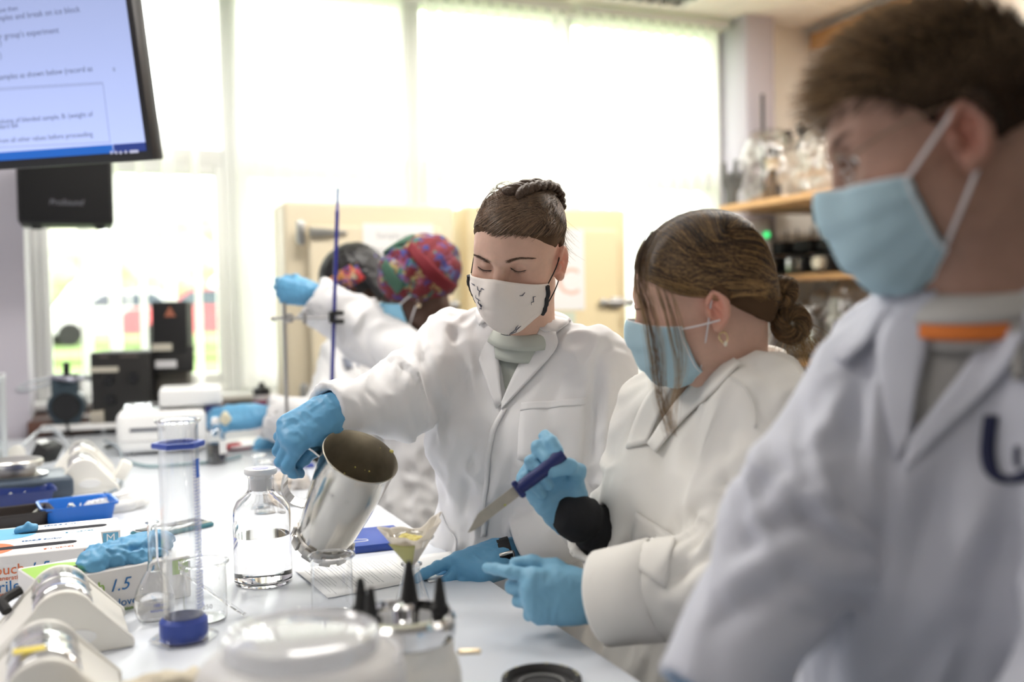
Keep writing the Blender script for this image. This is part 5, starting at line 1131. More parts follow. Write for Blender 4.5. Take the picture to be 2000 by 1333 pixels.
TAB_F = [(-.60, 0, 0, .25, .20), (-.2, 0, 0, .212, .165), (0, 0, 0, .198, .152), (.14, 0, 0, .172, .132), (.28, 0, .004, .178, .132), (.38, 0, 0, .172, .118), (.44, 0, -.006, .150, .096), (.48, 0, -.012, .108, .078), (.51, 0, -.016, .078, .068), (.535, 0, -.016, .068, .064)]
TAB_M = [(z, x, y, a*1.06, b*1.10) for z, x, y, a, b in TAB_F[:-2]]+[(.51, 0, -.016, .086, .074), (.535, 0, -.016, .075, .070)]
def shirt(J, tab, k, m, parent, ring_m=None, rr=.062, top=.50, rw=.006, name='t_shirt'):
    Lt = np.linalg.norm(J['neck']-J['pelvis'])/.52; S = SDF(); S.add(f_loft(J['pelvis'], J['R'], [(z*Lt, x, y, a*k, b*k) for z, x, y, a, b in tab if z > -.05]), .01)
    for sd, sg in (('R', 1), ('L', -1)): S.add(f_cap(J['pelvis']+J['R']@np.array((sg*.05, -.01, .475*Lt)), J['sh'+sd], .034, .046), .05)
    S.add(f_ell(J['neck']-J['R'][:, 2]*.075+J['R'][:, 1]*.010, (.088, .058, .06), J['R']), .025)
    ax = nrm(J['head']-J['neck']); S.sub(f_cap(J['neck']-J['R'][:, 2]*.004+J['R'][:, 1]*.002, J['neck']+ax*.2, rr-.004, rr), .006)
    V, Q = surf(S, J['pelvis']-.30, J['neck']+.30, .008); V = V+vnormals(V, Q)*(vnoise(V*22, 8)*.004)[:, None]
    o = link(name, mesh_np(name, V, Q), m, parent); c = J['neck']+J['R'][:, 2]*.018+J['R'][:, 1]*.004; n = nrm(ax*.5+J['R'][:, 2]*.5-J['R'][:, 1]*.15); X = J['R'][:, 0]; Y = np.cross(n, X); G = []
    for b in np.linspace(0, 1, 6): G.append([c+(rr-.002+.016*b)*(X*math.cos(a)+Y*math.sin(a))-n*(.004+.026*b*b)-np.array([0, 0, .010*max(0, math.sin(a))]) for a in np.linspace(0, 2*math.pi, 49)[:-1]])
    Yk = [[c+(rr+.004+.003*b)*(X*math.cos(a)+Y*math.sin(a))-n*(.004+.028*b)-np.array([0, 0, .010*max(0, math.sin(a))]) for a in np.linspace(0, 2*math.pi, 49)[:-1]] for b in np.linspace(.5, 1.8, 5)]
    yk = link('yoke', grid_mesh('yoke', Yk, closed_u=True), m, o); solidify(yk, .002)
    q = link('neck_rib', grid_mesh('neck_rib', G, closed_u=True), ring_m or m, o); solidify(q, rw); return o, S
# ------------------------------------------------------------------ the woman in the cloth mask, at the centre
FAIR = (.66, .43, .33)
def lerp(a, b, t): return a+(b-a)*t
def woman():
    C = px(1013, 503, 1.84); H = axes(cv(-.345, -.514, -.785), CU, .17)
    neck = px(1032, 650, 1.93); pel = px(1018, 1130, 2.06)
    J = joints(neck, pel, cv(-.42, .05, -.90), (px(893, 676, 2.01), px(1160, 720, 1.90)), (px(775, 784, 1.87), px(1200, 975, 1.86)), (px(636, 803, 1.735), px(1012, 1082, 1.835)))
    J['head'] = C+H@np.array((0, -.03, -.03))
    HS, L = head_sdf(C, H, .98)
    p, SS = body('person', HS, J, C, H, FAIR, 'woman in a pale cloth mask and white coat tilting a steel jug', skin_mat('fair_skin'), .0021)
    # coat
    tab = [(z, x, y, a*1.02, b) for z, x, y, a, b in TAB_F]
    S, LC = coat_sdf(J, tab, arm=((.072, .062, .043), (.072, .066, .050)), bust=.062, shr=.060, cut=(1.0, .95))
    op = opening_of(S, LC, J, [(965, 600), (970, 640), (976, 700), (982, 790), (1022, 705), (1050, 645), (1058, 600)], .0)
    FL = [((905, 640), (960, 900), .012, .006), ((880, 800), (960, 960), .012, -.006), ((1000, 880), (952, 1010), .012, .006), ((1100, 720), (1060, 830), .012, -.005), ((1165, 700), (1150, 900), .010, -.008), ((1190, 720), (1175, 930), .012, .006),
          ((860, 700), (800, 840), .010, .007), ((830, 690), (760, 800), .010, -.007), ((800, 745), (850, 845), .010, -.007), ((760, 775), (800, 850), .009, .006), ((720, 770), (745, 840), .008, -.006), ((690, 785), (705, 840), .008, .005), ((880, 650), (872, 860), .010, -.006), ((940, 850), (900, 1010), .013, -.006), ((960, 960), (890, 1090), .012, .007), ((1060, 900), (970, 1000), .014, -.007), ((1130, 900), (1040, 1000), .012, .006)]
    coat_mesh('lab_coat', S, J, coat_m, p, .0052, .55, 1.5, 3, [(a, b, w, q*1.8) for a, b, w, q in FL], opening=op)
    pt = lambda n, a, b, off, th=.0022, m=coat_m, q=12, w=5: patch(n, S, strip(a, b, q, w), off, m, p, th, None if n == 'lapel' else J['bvh'])
    pt('lapel', [(972, 630), (976, 690), (979, 740), (983, 790)], [(941, 645), (925, 665), (943, 720), (970, 800)], .0055, .0028)
    pt('lapel', [(1049, 646), (1022, 700), (1000, 745), (982, 788)], [(1085, 651), (1089, 681), (1048, 730), (982, 802)], .0058, .0028)
    pt('collar_leaf', [(950, 596), (960, 612), (972, 632)], [(928, 617), (931, 634), (941, 645)], .0085, .0028, q=8)
    pt('collar_leaf', [(1088, 575), (1072, 610), (1049, 646)], [(1122, 606), (1114, 630), (1085, 651)], .0085, .0028, q=8)
    collar(J, coat_m, p, .050, .10, .064, -95, 95, sp=.034)
    pt('pocket', [(1020, 789), (1014, 840), (1012, 897)], [(1146, 776), (1143, 840), (1136, 905)], .0028, .0016, q=10, w=10)
    pt('pocket_hem', [(1020, 789), (1019, 797), (1018, 804)], [(1146, 776), (1145, 784), (1144, 791)], .0042, .0014, q=4, w=10)
    pt('placket', [(982, 800), (957, 850), (947, 940), (944, 1000), (939, 1050)], [(992, 800), (967, 852), (956, 940), (953, 1000), (948, 1050)], .0035, .0016, q=24, w=2)
    pt('pocket_seam', [(861, 1000), (876, 1030), (889, 1052), (893, 1080)], [(863, 999), (878, 1029), (891, 1051), (895, 1080)], .003, .0012, q=12, w=1)
    # rolled left cuff
    e, d, r = J['cuffL']; G = []; u = nrm(np.cross(d, (0, 0, 1.0))); w = np.cross(d, u)
    for t, rr in ((-.075, r+.012), (-.074, r+.014), (-.04, r+.011), (0, r+.009), (.004, r+.007), (.0, r+.003), (-.03, r+.002)): G.append([e+d*(t+.006*math.sin(2*a+1))+(u*math.cos(a)+w*math.sin(a))*(rr+.002*math.sin(3*a)) for a in np.linspace(0, 2*math.pi, 33)[:-1]])
    link('rolled_cuff', grid_mesh('rolled_cuff', G, closed_u=True), coat_m, p)
    shirt(J, tab, .875, mat('mint_cotton', (.50, .53, .48), .9, bump=(500, .15)), p)
    legs(J, p)
    # face: lashes, brows, mask, stud
    dk = mat('lash', (.035, .022, .018), .6); bl = mat('brow_hair', (.11, .065, .04), .7)
    for n, q in (('lash_line', [(933, 521), (944, 528), (961, 529)]), ('lash_line', [(996, 523), (1011, 531), (1028, 528)])):
        P = cast(HS, np.array(bez(q, 12))[:, :2], .0004); MB().tube(P, [.0003]+[.0008]*11+[.0003], n=6).build(n, dk, p)
        ls = [bez([P[i], P[i]+nrm(cv(random.uniform(-.3, .3), -.75, -.8))*.004, P[i]+nrm(cv(random.uniform(-.4, .4), -.55, -.9))*.0075], 4) for i in range(1, 12) for _ in range(3)]
        strands('eyelashes', ls, .00020, [(.05, .035, .03)]*len(ls), p, hair_m)
    for q in ([(927, 498), (940, 503), (960, 514)], [(987, 513), (1009, 506), (1041, 506)]):
        base = np.array(bez(q, 60))[:, :2]; ps = []
        for k in range(60):
            for _ in range(4):
                t = k/60; wd = 7.0*(1-.75*t) if q[0][0] > 960 else 6*(.3+.7*t); a = base[k]+np.array([random.gauss(0, 1), random.uniform(-wd, wd)*.45]); sg = 1 if q[0][0] > 960 else -1
                ps.append([a, a+np.array([sg*4, -1.5]), a+np.array([sg*8, -1.0])])
        P = cast(HS, np.array(ps).reshape(-1, 2), .0006).reshape(-1, 3, 3); strands('eyebrow', P, .00022, [(.19, .125, .085)]*len(P), p, bl)
    mm = mat('mask_cotton', (.80, .735, .68), .85, bump=(260, .2, .0006), colvar=.04, colvar_scale=14)
    mo, MG = mask(L, C, H, HS, mm, p, s=.98, pleats=2, top=30, topside=18, bot=-53, botside=-24, az=64)
    tape = mat('black_tape', (.012, .012, .015), .7)
    for u in (2, -3):
        col = MG[:, u]; n = H[:, 0]*(1 if u < 0 else -1)*.003+H[:, 1]*.001
        a = [col[i]+n for i in range(1, 26, 2)]; o = MB(); o.tube(a, .0042, n=8); o.build('mask_binding', tape, mo)
    ear = L(-.077, -.022, .004)
    for v0, v1 in ((1, .026), (24, -.022)):
        a = MG[v0, 1]; b = L(-.080, -.020, v1); MB().tube(bez([a, lerp(a, b, .5)+H[:, 0]*-.004, b], 10), .0012, n=6).build('mask_loop', tape, mo)
        a = MG[v0, -2]; b = L(.080, -.020, v1); MB().tube(bez([a, lerp(a, b, .5)+H[:, 0]*.004, b], 10), .0012, n=6).build('mask_loop', tape, mo)
    br = mat('branch_print', (.06, .07, .11), .8); r0 = random.Random(4)
    def mk(u, v): 
        i, j = int(v*25), int((u+1)*22); return MG[i, j]+(MG[i, j]-L(0, .015, -.045))*.028
    for u0, v0, du, dv in ((.28, .30, .16, -.02), (.34, .30, -.03, .16), (.32, .26, .10, -.14), (-.30, .62, .2, .22), (-.34, .66, .2, .2), (.62, .72, -.12, .16), (-.10, .88, .22, .02), (-.62, .2, .1, .12), (.50, .14, .14, -.02), (-.45, .12, .10, .07), (.22, .15, .16, .02)):
        MB().tube([mk(u0+du*t+.02*math.sin(9*t), v0+dv*t) for t in np.linspace(0, 1, 7)], [.0004, .0010, .0009, .0007, .0009, .0006, .0003], n=5).build('twig_print', br, mo)
    MB().tube([mk(.28+.05*t, .33+.06*math.sin(t*3)) for t in np.linspace(0, 1, 5)], [.0005, .0020, .0026, .0016, .0004], n=6).build('twig_print', br, mo)
    MB().sph(L(-.0845, -.004, -.034), .0022, n=10).build('ear_stud', mat('stud', (.8, .8, .82), .05, 1.0), p)
    # hair
    cH = np.array((0, -.012, .045)); rad_h = np.array((.0805, .1045, .0945)); HS2 = SDF()
    cap = SDF(); cap.add(f_ell(L(*cH), rad_h*.965, H)); cap.add(lambda P: HS(P)-.0008, .01); cap.sub(f_ell(L(-.085, -.004, -.004), (.03, .026, .040), H), .006); cap.sub(f_ell(L(.085, -.004, -.004), (.03, .026, .040), H), .006); cap.add(f_ell(L(0, -.075, .005), np.array((.062, .04, .06))*.98, H), .03)
    cap.sub(f_ell(L(0, .107, -.026), np.array((.079, .092, .100))*.98, H), .006); cap.inter(f_plane(L(0, 0, .022), H@nrm((0, .62, -.78))), .012)
    V, Q = surf(cap, C-.2, C+.2, .003); q = (V-C)@H; V = V+vnormals(V, Q)*(.0012*vnoise(np.stack([q[:, 0]*160, q[:, 1]*30, q[:, 2]*100], 1)))[:, None]
    me = mesh_np('hair', V, Q); sh = .8+.35*vnoise(np.stack([q[:, 0]*130, q[:, 1]*14, q[:, 2]*90], 1), 2); setcol(me, np.array((.125, .078, .048))[None]*sh[:, None]); hair = link('hair', me, cap_m, p)
    ps, cs = [], []; r0 = np.random.default_rng(5)
    for k in range(3600):
        az = r0.uniform(-112, 112); sw = 7*math.exp(-((az-46)/15)**2)-2.5*math.exp(-((az-8)/22)**2); el = (29-11*(abs(az)/60)**1.3 if abs(az) < 60 else 18-(abs(az)-60)*.50)+(abs(r0.normal(0, 9)) if r0.random() < .65 else r0.normal(-1, 2))+sw
        sgn = 1 if az > 0 else -1; d0 = azel(az, el); r1 = r0.random()
        if -62 < az < 78: w = (az+62)/140; dirs = slerp_path([d0, azel(az-20-8*w, el+6+18*w), azel(-64-16*r1, 20+40*w+6*r1), azel(-128, 26+24*w), azel(-168, 16+14*r1)], 14)
        else: dirs = slerp_path([d0, azel(az+sgn*24, el+8+6*r1), azel(sgn*(132+10*r1), 10+14*r1), azel(sgn*168, 10+16*r1)], 14)
        lift = 1.01+.045*np.sin(np.linspace(0, 1, 14)**.6*math.pi)*r0.uniform(.2, 1.2)+np.array([-.03]+[0]*13)
        ps.append((C+((cH+dirs*rad_h*lift[:, None]*.98)@H.T)*1.0)); c = np.array((.17, .108, .066))*r0.uniform(.30, 1.9); cs.append(c)
    ps = push_out(np.array(ps), HS, cap); cc = C+H@cH; ps[:, 0] -= (ps[:, 0]-cc)*.03; ps[:, 1] -= (ps[:, 1]-cc)*.004; ps = list(ps)
    for k in range(90):                # flyaway hairs
        az = r0.uniform(-100, 100); el = r0.uniform(20, 75); sgn = 1 if az > 0 else -1; dirs = slerp_path([azel(az, el), azel(az-30, el+10), azel(sgn*120, 40), azel(sgn*165, 10)], 14); ps.append(C+((cH+dirs*rad_h*(1.03+.05*r0.random()*np.sin(np.linspace(0, 3.1, 14)))[:, None])@H.T)); cs.append(np.array((.2, .13, .08)))
    for k in range(120):               # wisps at the nape and temple
        az = r0.uniform(95, 150)*(1 if r0.random() < .3 else -1); el = r0.uniform(-25, 5); d0 = azel(az, el)*rad_h*1.0+cH; e = np.array([r0.normal(0, .3), -.3, -.9]); ps.append(np.array([C+H@(d0+e*t*.045+np.array((.0, -.01, 0))*t*t) for t in np.linspace(0, 1, 14)])); cs.append(np.array((.2, .13, .08)))
    strands('hair_strands', ps, [.0008]*(len(ps)-210)+[.0003]*210, cs, hair, hair_m)
    b = MB(); tw = [azel(a, e) for a, e in ((-20, 72), (-70, 74), (-115, 62), (-135, 46), (-145, 28), (-152, 8), (-160, -12), (-172, -30))]; bp_ = slerp_path(tw, 16)
    for i, dd in enumerate(bp_):
        for sd in (-1, 1):
            c = C+H@(cH+dd*rad_h*(1.035+.02*(i % 2))+np.array((sd*.009, 0, .002))); g = bmesh.ops.create_uvsphere(b.bm, u_segments=10, v_segments=8, radius=1.0)['verts']
            nx = bp_[min(i+1, 15)]-bp_[max(i-1, 0)]; t = nrm(H@nx); oo = nrm(H@dd); s_ = np.cross(t, oo); t2 = nrm(t+s_*.7*sd); s2 = np.cross(t2, oo); M = Matrix([[*(x)] for x in np.stack([t2*.017, s2*.0085, oo*.009], 1).tolist()]).to_4x4(); M.translation = Vector(c); bmesh.ops.transform(b.bm, matrix=M, verts=g)
    bo = b.build('braid', mat('braid_brown', (.075, .045, .028), .5, bump=(240, .8, .003)), hair); bo['kind'] = 'stuff'
    # gloves
    gm = glove_m
    hand('glove', px(652, 801, 1.735), cv(-.64, -.40, -.42), cv(-.10, .62, -.78), True, [(46, 56, 32), (50, 58, 34), (52, 58, 32), (54, 54, 30)], [(.80, .10, -.60), (.75, -.3, -.6), (.7, -.5, -.5)], gm, p, .97, seed=4, cuff=.012)
    hand('glove', px(990, 1084, 1.835), onz(835, 1136, BZ+.012)-px(990, 1084, 1.835), cv(.02, .86, -.52), False, [(8, 12, 8), (34, 62, 40), (46, 64, 40), (52, 60, 40)], [(.86, .30, -.42), (.97, .05, -.25), (.98, -.1, -.15)], gm, p, 1.02, cuff=.045, seed=9)
    # watch on the left wrist
    e, d, r = J['cuffL']; wc = px(987, 1084, 1.832); w = empty('watch', wc); w.parent = p
    a = nrm(px(990, 1084, 1.835)-px(1040, 1072, 1.84)); u = nrm(np.cross(a, CU)); v = np.cross(u, a); G = [[wc+a*t+(u*math.cos(q)*.034+v*math.sin(q)*.030) for q in np.linspace(0, 2*math.pi, 33)[:-1]] for t in (-.011, -.010, .010, .011)]
    w.location = (0, 0, 0); o = link('strap', grid_mesh('strap', G, closed_u=True), soft_black, w); solidify(o, .003)
    fc = wc+CR*.004-CU*.002-CF*.036; MB().box(fc, (.030, .034, .010), R=np.stack([a, nrm(np.cross(-CF+CU*-.4, a)), nrm(-CF-CU*.4)], 1).tolist(), bev=.004, seg=3).build('case', steel, w); MB().box(fc+nrm(-CF-CU*.4)*.005, (.025, .029, .003), R=np.stack([a, nrm(np.cross(-CF+CU*-.4, a)), nrm(-CF-CU*.4)], 1).tolist(), bev=.001).build('glass', mat('watch_glass', (.01, .01, .012), .05), w)
    return p
woman()
# ------------------------------------------------------------------ the young woman with the bun
def girl():
    C = px(1372, 590, 1.53); H = axes(cv(-.94, -.32, .08), CU, .16)
    neck = px(1432, 728, 1.56); pel = px(1405, 1330, 1.64)
    J = joints(neck, pel, cv(-.80, 0, -.60), (px(1292, 812, 1.67), px(1492, 812, 1.47)), (px(1228, 1075, 1.66), px(1492, 1120, 1.37)), (px(1120, 1006, 1.575), px(1172, 1172, 1.435)))
    J['head'] = C+H@np.array((0, -.03, -.03))
    HS, L = head_sdf(C, H, .97)
    p, SS = body('person', HS, J, C, H, (.64, .41, .31), 'young woman with a blonde-brown bun and blue mask holding a knife', skin_mat('girl_skin'), .0024)
    tab = [(z, x, y, a*1.04, b*1.02) for z, x, y, a, b in TAB_F]
    S, LC = coat_sdf(J, tab, arm=((.072, .064, .050), (.078, .072, .060)), bust=.066, shr=.060, cut=(.60, 1.0))
    op = opening_of(S, LC, J, [(1395, 690), (1360, 745), (1315, 800), (1270, 872), (1285, 820), (1308, 770), (1330, 730), (1350, 690)], .0)
    FL = [((1400, 830), (1345, 1010), .014, .012), ((1430, 850), (1390, 1040), .012, -.012), ((1330, 860), (1270, 1080), .013, .010), ((1290, 880), (1225, 1100), .013, -.010), ((1470, 880), (1350, 990), .014, .012), ((1480, 930), (1330, 1020), .012, -.012), ((1440, 1000), (1300, 1100), .013, .012), ((1420, 1060), (1290, 1150), .012, -.012), ((1360, 1120), (1310, 1240), .012, .010), ((1280, 1100), (1270, 1270), .010, -.010), ((1540, 880), (1500, 1050), .014, .010), ((1400, 740), (1340, 850), .012, .006)]
    coat_mesh('lab_coat', S, J, coat_warm, p, .0058, .55, 1.35, 17, FL, opening=op)
    pt = lambda n, a, b, off, th=.0022, m=coat_warm, q=14, w=5: patch(n, S, strip(a, b, q, w), off, m, p, th, None if n == 'lapel' else J['bvh'])
    pt('lapel', [(1408, 690), (1358, 750), (1313, 803), (1268, 872)], [(1450, 715), (1400, 768), (1340, 822), (1283, 888)], .0065, .003)
    pt('lapel', [(1330, 735), (1309, 775), (1288, 822), (1268, 870)], [(1292, 748), (1262, 785), (1242, 830), (1228, 880)], .0065, .003)
    collar(J, coat_warm, p, .055, .10, .064, -100, 112, sp=.040)
    pt('shoulder_seam', [(1430, 742), (1458, 765), (1472, 800), (1474, 840)], [(1433, 739), (1462, 763), (1476, 800), (1478, 840)], .0022, .0012, q=14, w=1)
    pt('pocket', [(1245, 1000), (1235, 1050), (1228, 1100)], [(1322, 1045), (1312, 1095), (1300, 1150)], .003, .0018, q=8, w=8)
    e, d, r = J['cuffL']; G = []; u = nrm(np.cross(d, (0, 0, 1.0))); w = np.cross(d, u)
    for t, rr in ((-.082, r+.010), (-.080, r+.013), (-.04, r+.010), (0, r+.008), (.004, r+.005), (.0, r+.001), (-.03, r)): G.append([e+d*(t+.005*math.sin(2*a+1))+(u*math.cos(a)+w*math.sin(a))*(rr+.002*math.sin(3*a)) for a in np.linspace(0, 2*math.pi, 33)[:-1]])
    link('rolled_cuff', grid_mesh('rolled_cuff', G, closed_u=True), coat_warm, p)
    legs(J, p)
    bk = mat('black_jersey', (.014, .014, .016), .9, bump=(300, .3)); T = SDF(); a, b = J['elR'], J['wrR']
    T.add(f_cap(lerp(a, b, .3), lerp(a, b, 1.0), .039, .035), .01); V, Q = surf(T, np.minimum(a, b)-.06, np.maximum(a, b)+.06, .005); ax = nrm(b-a); V = V+vnormals(V, Q)*(.0035*(1-2*np.abs(vnoise(np.stack([(V-a)@ax*45, V[:, 2]*14, V[:, 0]*14], 1), 4))))[:, None]
    link('black_sleeve', mesh_np('black_sleeve', V, Q), bk, p)
    T = SDF(); Lt = np.linalg.norm(neck-pel)/.52; T.add(f_loft(pel, J['R'], [(z*Lt, x, y, a_*.9, b_*.88) for z, x, y, a_, b_ in tab if -.05 < z < .40]), .01); V, Q = surf(T, pel-.28, neck+.2, .012); link('dark_top', mesh_np('dark_top', V, Q), mat('brown_top', (.11, .045, .03), .9), p)
    mo, MG = mask(L, C, H, HS, mask_m, p, s=.97, pleats=3, top=28, topside=20, bot=-58, botside=-40, az=66, bulge=.004)
    for v0 in (0, 25):
        MB().tube([MG[v0, i] for i in range(0, 45, 2)], .0011, n=6).build('mask_hem', mask_edge, mo)
    for c, sg in ((1, -1), (-2, 1)):
        MB().tube([MG[i, c] for i in range(0, 26, 2)], .0014, n=6).build('mask_hem', mask_edge, mo)
        for v0, e_ in ((1, L(sg*.083, -.012, -.022)), (24, L(sg*.083, -.008, .020))):
            a = MG[v0, c]; MB().tube(bez([a, lerp(a, e_, .5)+H[:, 0]*sg*.006, e_], 10), .0013, n=6).build('mask_loop', loop_m, mo)
    gold = mat('gold', (.75, .58, .32), .2, 1.0); ec = L(-.0845, -.004, -.040)
    MB().tube([ec+H@np.array((0, .006*math.cos(a), -.008+.008*math.sin(a))) for a in np.linspace(0, 6.28, 20)[:-1]], .0014, n=6, closed=True).build('hoop_earring', gold, p); MB().sph(ec+H@np.array((0, 0, -.018)), .003, (1, 1, 1.4), n=10).build('earring_drop', mat('pearl', (.8, .74, .6), .2), p)
    MB().tube(cast(HS, np.array(bez([(1232, 598), (1240, 604), (1252, 604)], 8))[:, :2], .0005), .0009, n=6).build('lash_line', mat('lash_g', (.03, .02, .02), .7), p)
    # hair
    cH = np.array((0, -.014, .042)); rh = np.array((.083, .109, .099)); cap = SDF(); cap.add(f_ell(L(*cH), rh*.955, H)); cap.add(lambda P: HS(P)-.003, .01); cap.sub(f_ell(L(-.085, -.004, -.012), (.03, .024, .036), H), .006); cap.sub(f_ell(L(.085, -.004, -.012), (.03, .024, .036), H), .006); cap.add(f_ell(L(0, -.070, -.015), np.array((.058, .045, .055)), H), .03)
    cap.sub(f_ell(L(0, .104, -.058), np.array((.079, .076, .098)), H), .006); cap.inter(f_plane(L(0, 0, .022), H@nrm((0, .70, -.70))), .012)
    V, Q = surf(cap, C-.2, C+.2, .0035); q = (V-C)@H; V = V+vnormals(V, Q)*(.0012*vnoise(np.stack([q[:, 0]*100, q[:, 1]*60, q[:, 2]*120], 1)))[:, None]
    me = mesh_np('hair', V, Q); setcol(me, np.tile(np.array((.095, .056, .030)), (len(V), 1))); hair = link('hair', me, cap_m, p)
    r0 = np.random.default_rng(8); ps, cs, wd = [], [], []; nape = nrm(np.array((0, -.098, -.036))-cH)
    for k in range(4200):
        sg = -1 if r0.random() < .72 else 1; th = rad(r0.uniform(26, 150)); part = .10+abs(r0.normal(0, .05)); root = nrm(np.array((sg*abs(r0.normal(.02, .03)), math.cos(th), math.sin(th))))
        f = min(1, (math.degrees(th)-26)/104); w = r0.random()
        ma = sg*(62+50*f+w*10); mel = (-7+27*w)*(1-f)+(4+34*w)*f
        m1 = azel(ma, mel); m2 = azel(sg*(118+30*f+8*w), -28+34*w+16*f*w); end = nrm(nape+np.array((sg*.05, 0, r0.normal(0, .16)))); dirs = slerp_path([root, nrm(root+m1*1.15), m1, nrm(m1+m2), m2, end], 16)
        lift = 1.0+r0.uniform(-.005, .028)*np.sin(np.linspace(.1, math.pi, 16)); lift[-3:] *= np.array([.995, .985, .97]); ps.append(C+((cH+dirs*rh*lift[:, None]*.975)@H.T))
        cl = math.sin(41*w+9*f)+math.sin(97*w-23*f)+.6*math.sin(190*w+50*f); lo = cl+r0.normal(0, .35) > (.75-1.0*(1-f)*(1-w)); c = np.array((.42, .25, .10))*r0.uniform(.6, 1.35) if lo else np.array((.052, .031, .019))*r0.uniform(.6, 1.5); cs.append(c); wd.append(.0005)
    ps = list(push_out(np.array(ps), HS, cap))
    for k in range(1100):              # the twisted knot at the nape
        up_ = k % 2; cc = np.array((0, -.118, -.026)) if up_ else np.array((.0, -.118, -.076)); Rr = (.017 if up_ else .022)*r0.uniform(.65, 1.05); a0 = r0.uniform(0, 6.28); tt = a0+np.linspace(0, 4.2, 16); ph = r0.uniform(0, 6.28); rr = .013*math.sqrt(r0.random())
        ax = nrm(np.array((.85, .2, .35 if up_ else -.25))); u = nrm(np.cross(ax, (0, 0, 1.0))); v = np.cross(ax, u)
        ps.append(C+(cc+(u[None]*np.cos(tt)[:, None]+v[None]*np.sin(tt)[:, None])*(Rr+rr*np.cos(ph+tt*1.5))[:, None]+ax[None]*(rr*np.sin(ph+tt*1.5))[:, None])@H.T); cs.append((np.array((.34, .20, .085)) if r0.random() < .5 else np.array((.12, .07, .035)))*r0.uniform(.6, 1.4)); wd.append(.0006)
    for k in range(230):               # loose wisps below the knot
        s0 = C+H@(np.array((r0.normal(0, .010), -.122+r0.normal(0, .010), -.085+r0.normal(0, .012)))); dr = cv(.35+r0.normal(0, .5), -.75+r0.normal(0, .3), r0.normal(0, .4)); g = np.linspace(0, 1, 16)[:, None]; ps.append(s0+dr*g*r0.uniform(.03, .085)+CU*(-.02*g**2)); cs.append(np.array((.36, .23, .10))*r0.uniform(.5, 1.2)); wd.append(.0003)
    def lock(pts, n, col, spread, w=.0005):
        B = np.array(bez([px(*q_) for q_ in pts], 15))
        for k in range(n): o = r0.normal(0, 1, 3)*spread; g = np.linspace(.25, 1, 16)[:, None]; ps.append(B+o[None]*g+r0.normal(0, .0012, 3)*np.sin(g*9)); cs.append(np.array(col)*r0.uniform(.6, 1.4)); wd.append(w)
    for dx, n_, c_ in ((0, 34, (.13, .075, .04)), (9, 26, (.20, .12, .06)), (-7, 16, (.40, .27, .13)), (18, 12, (.36, .23, .11))):
        lock([(1275+dx, 452, 1.468), (1250+dx, 500, 1.466), (1246+dx, 556, 1.460), (1262+dx, 610, 1.445), (1276+dx, 690, 1.438), (1284+dx*.6, 750, 1.438), (1292+dx*.3, 790, 1.44), (1310, 845, 1.45)], n_, c_, .0050, .00032)
    for dx, n_, c_ in ((0, 16, (.40, .27, .13)), (14, 12, (.30, .19, .09)), (28, 9, (.44, .30, .15))):
        lock([(1282+dx, 560, 1.455), (1298+dx, 610, 1.445), (1312+dx, 670, 1.44), (1322+dx*.6, 730, 1.44), (1316, 790, 1.44), (1312, 840, 1.45)], n_, c_, .004, .0003)
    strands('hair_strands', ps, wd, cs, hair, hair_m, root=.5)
    MB().tube([L(*(np.array((0, -.103, -.032))+np.array((.016*math.cos(a), .004*math.sin(a), .016*math.sin(a))))) for a in np.linspace(0, 6.28, 24)[:-1]], .003, n=8, closed=True).build('hair_tie', mat('hair_tie', (.05, .035, .02), .6), hair)
    gl = mat('pale_blue_nitrile', (.20, .44, .62), .5, bump=(130, .12))
    KH0, KH1 = px(1088, 897, 1.528), px(1012, 957, 1.515); ka = nrm(KH1-KH0)
    hand('glove', px(1112, 1004, 1.585), cv(-.55, .83, .02), cv(-.28, .02, .95), True, [(40, 70, 40), (58, 84, 55), (66, 84, 52), (70, 78, 50)], [(.72, .40, -.72), (.50, -.35, -.78), (.30, -.95, -.10)], gl, p, 1.0, seed=21, cuff=.012)
    hand('glove', px(1158, 1170, 1.442), cv(-.97, .10, -.12), cv(-.12, .22, -.95), False, [(22, 22, 10), (52, 72, 45), (60, 74, 45), (62, 70, 45)], [(.80, .42, -.25), (.95, .1, -.2), (.97, -.05, -.15)], gl, p, .93, seed=25, cuff=.045)
    # the knife in her hand
    t = empty('knife', KH0, label='small knife with a dark blue handle and a smeared blade in a blue-gloved hand', cat='knife'); z = np.zeros(3)
    up_ = nrm(np.cross(ka, CF)); Rk = np.stack([ka, up_, np.cross(ka, up_)], 1); Lh = np.linalg.norm(KH1-KH0); t.matrix_world = frame(KH0, ka, up_)
    MB().tube([(-.012, 0, 0), (0, 0, 0), (Lh*.4, .001, 0), (Lh*.75, 0, 0), (Lh, 0, 0)], [.010, .0118, .0105, .0105, .0095], n=14).box((Lh-.001, 0, 0), (.010, .030, .014), bev=.004).build('handle', mat('navy_handle', (.015, .025, .13), .35), t)
    m = MB(); m.prism([(Lh, -.0085), (Lh+.070, -.009), (Lh+.100, .004), (Lh+.088, .0075), (Lh, .0085)], .0014, Matrix.Translation((0, 0, -.0007))); m.build('blade', mat('smeared_blade', (.46, .43, .36), .45, .5, colvar=.25, colvar_scale=60), t)
    q = MB(); q.sph((Lh+.030, .006, -.0015), .0028, n=8).sph((Lh+.034, .004, -.0015), .002, n=8); q.build('green_speck', mat('green_speck', (.45, .5, .05), .6), t)
    return p
girl()

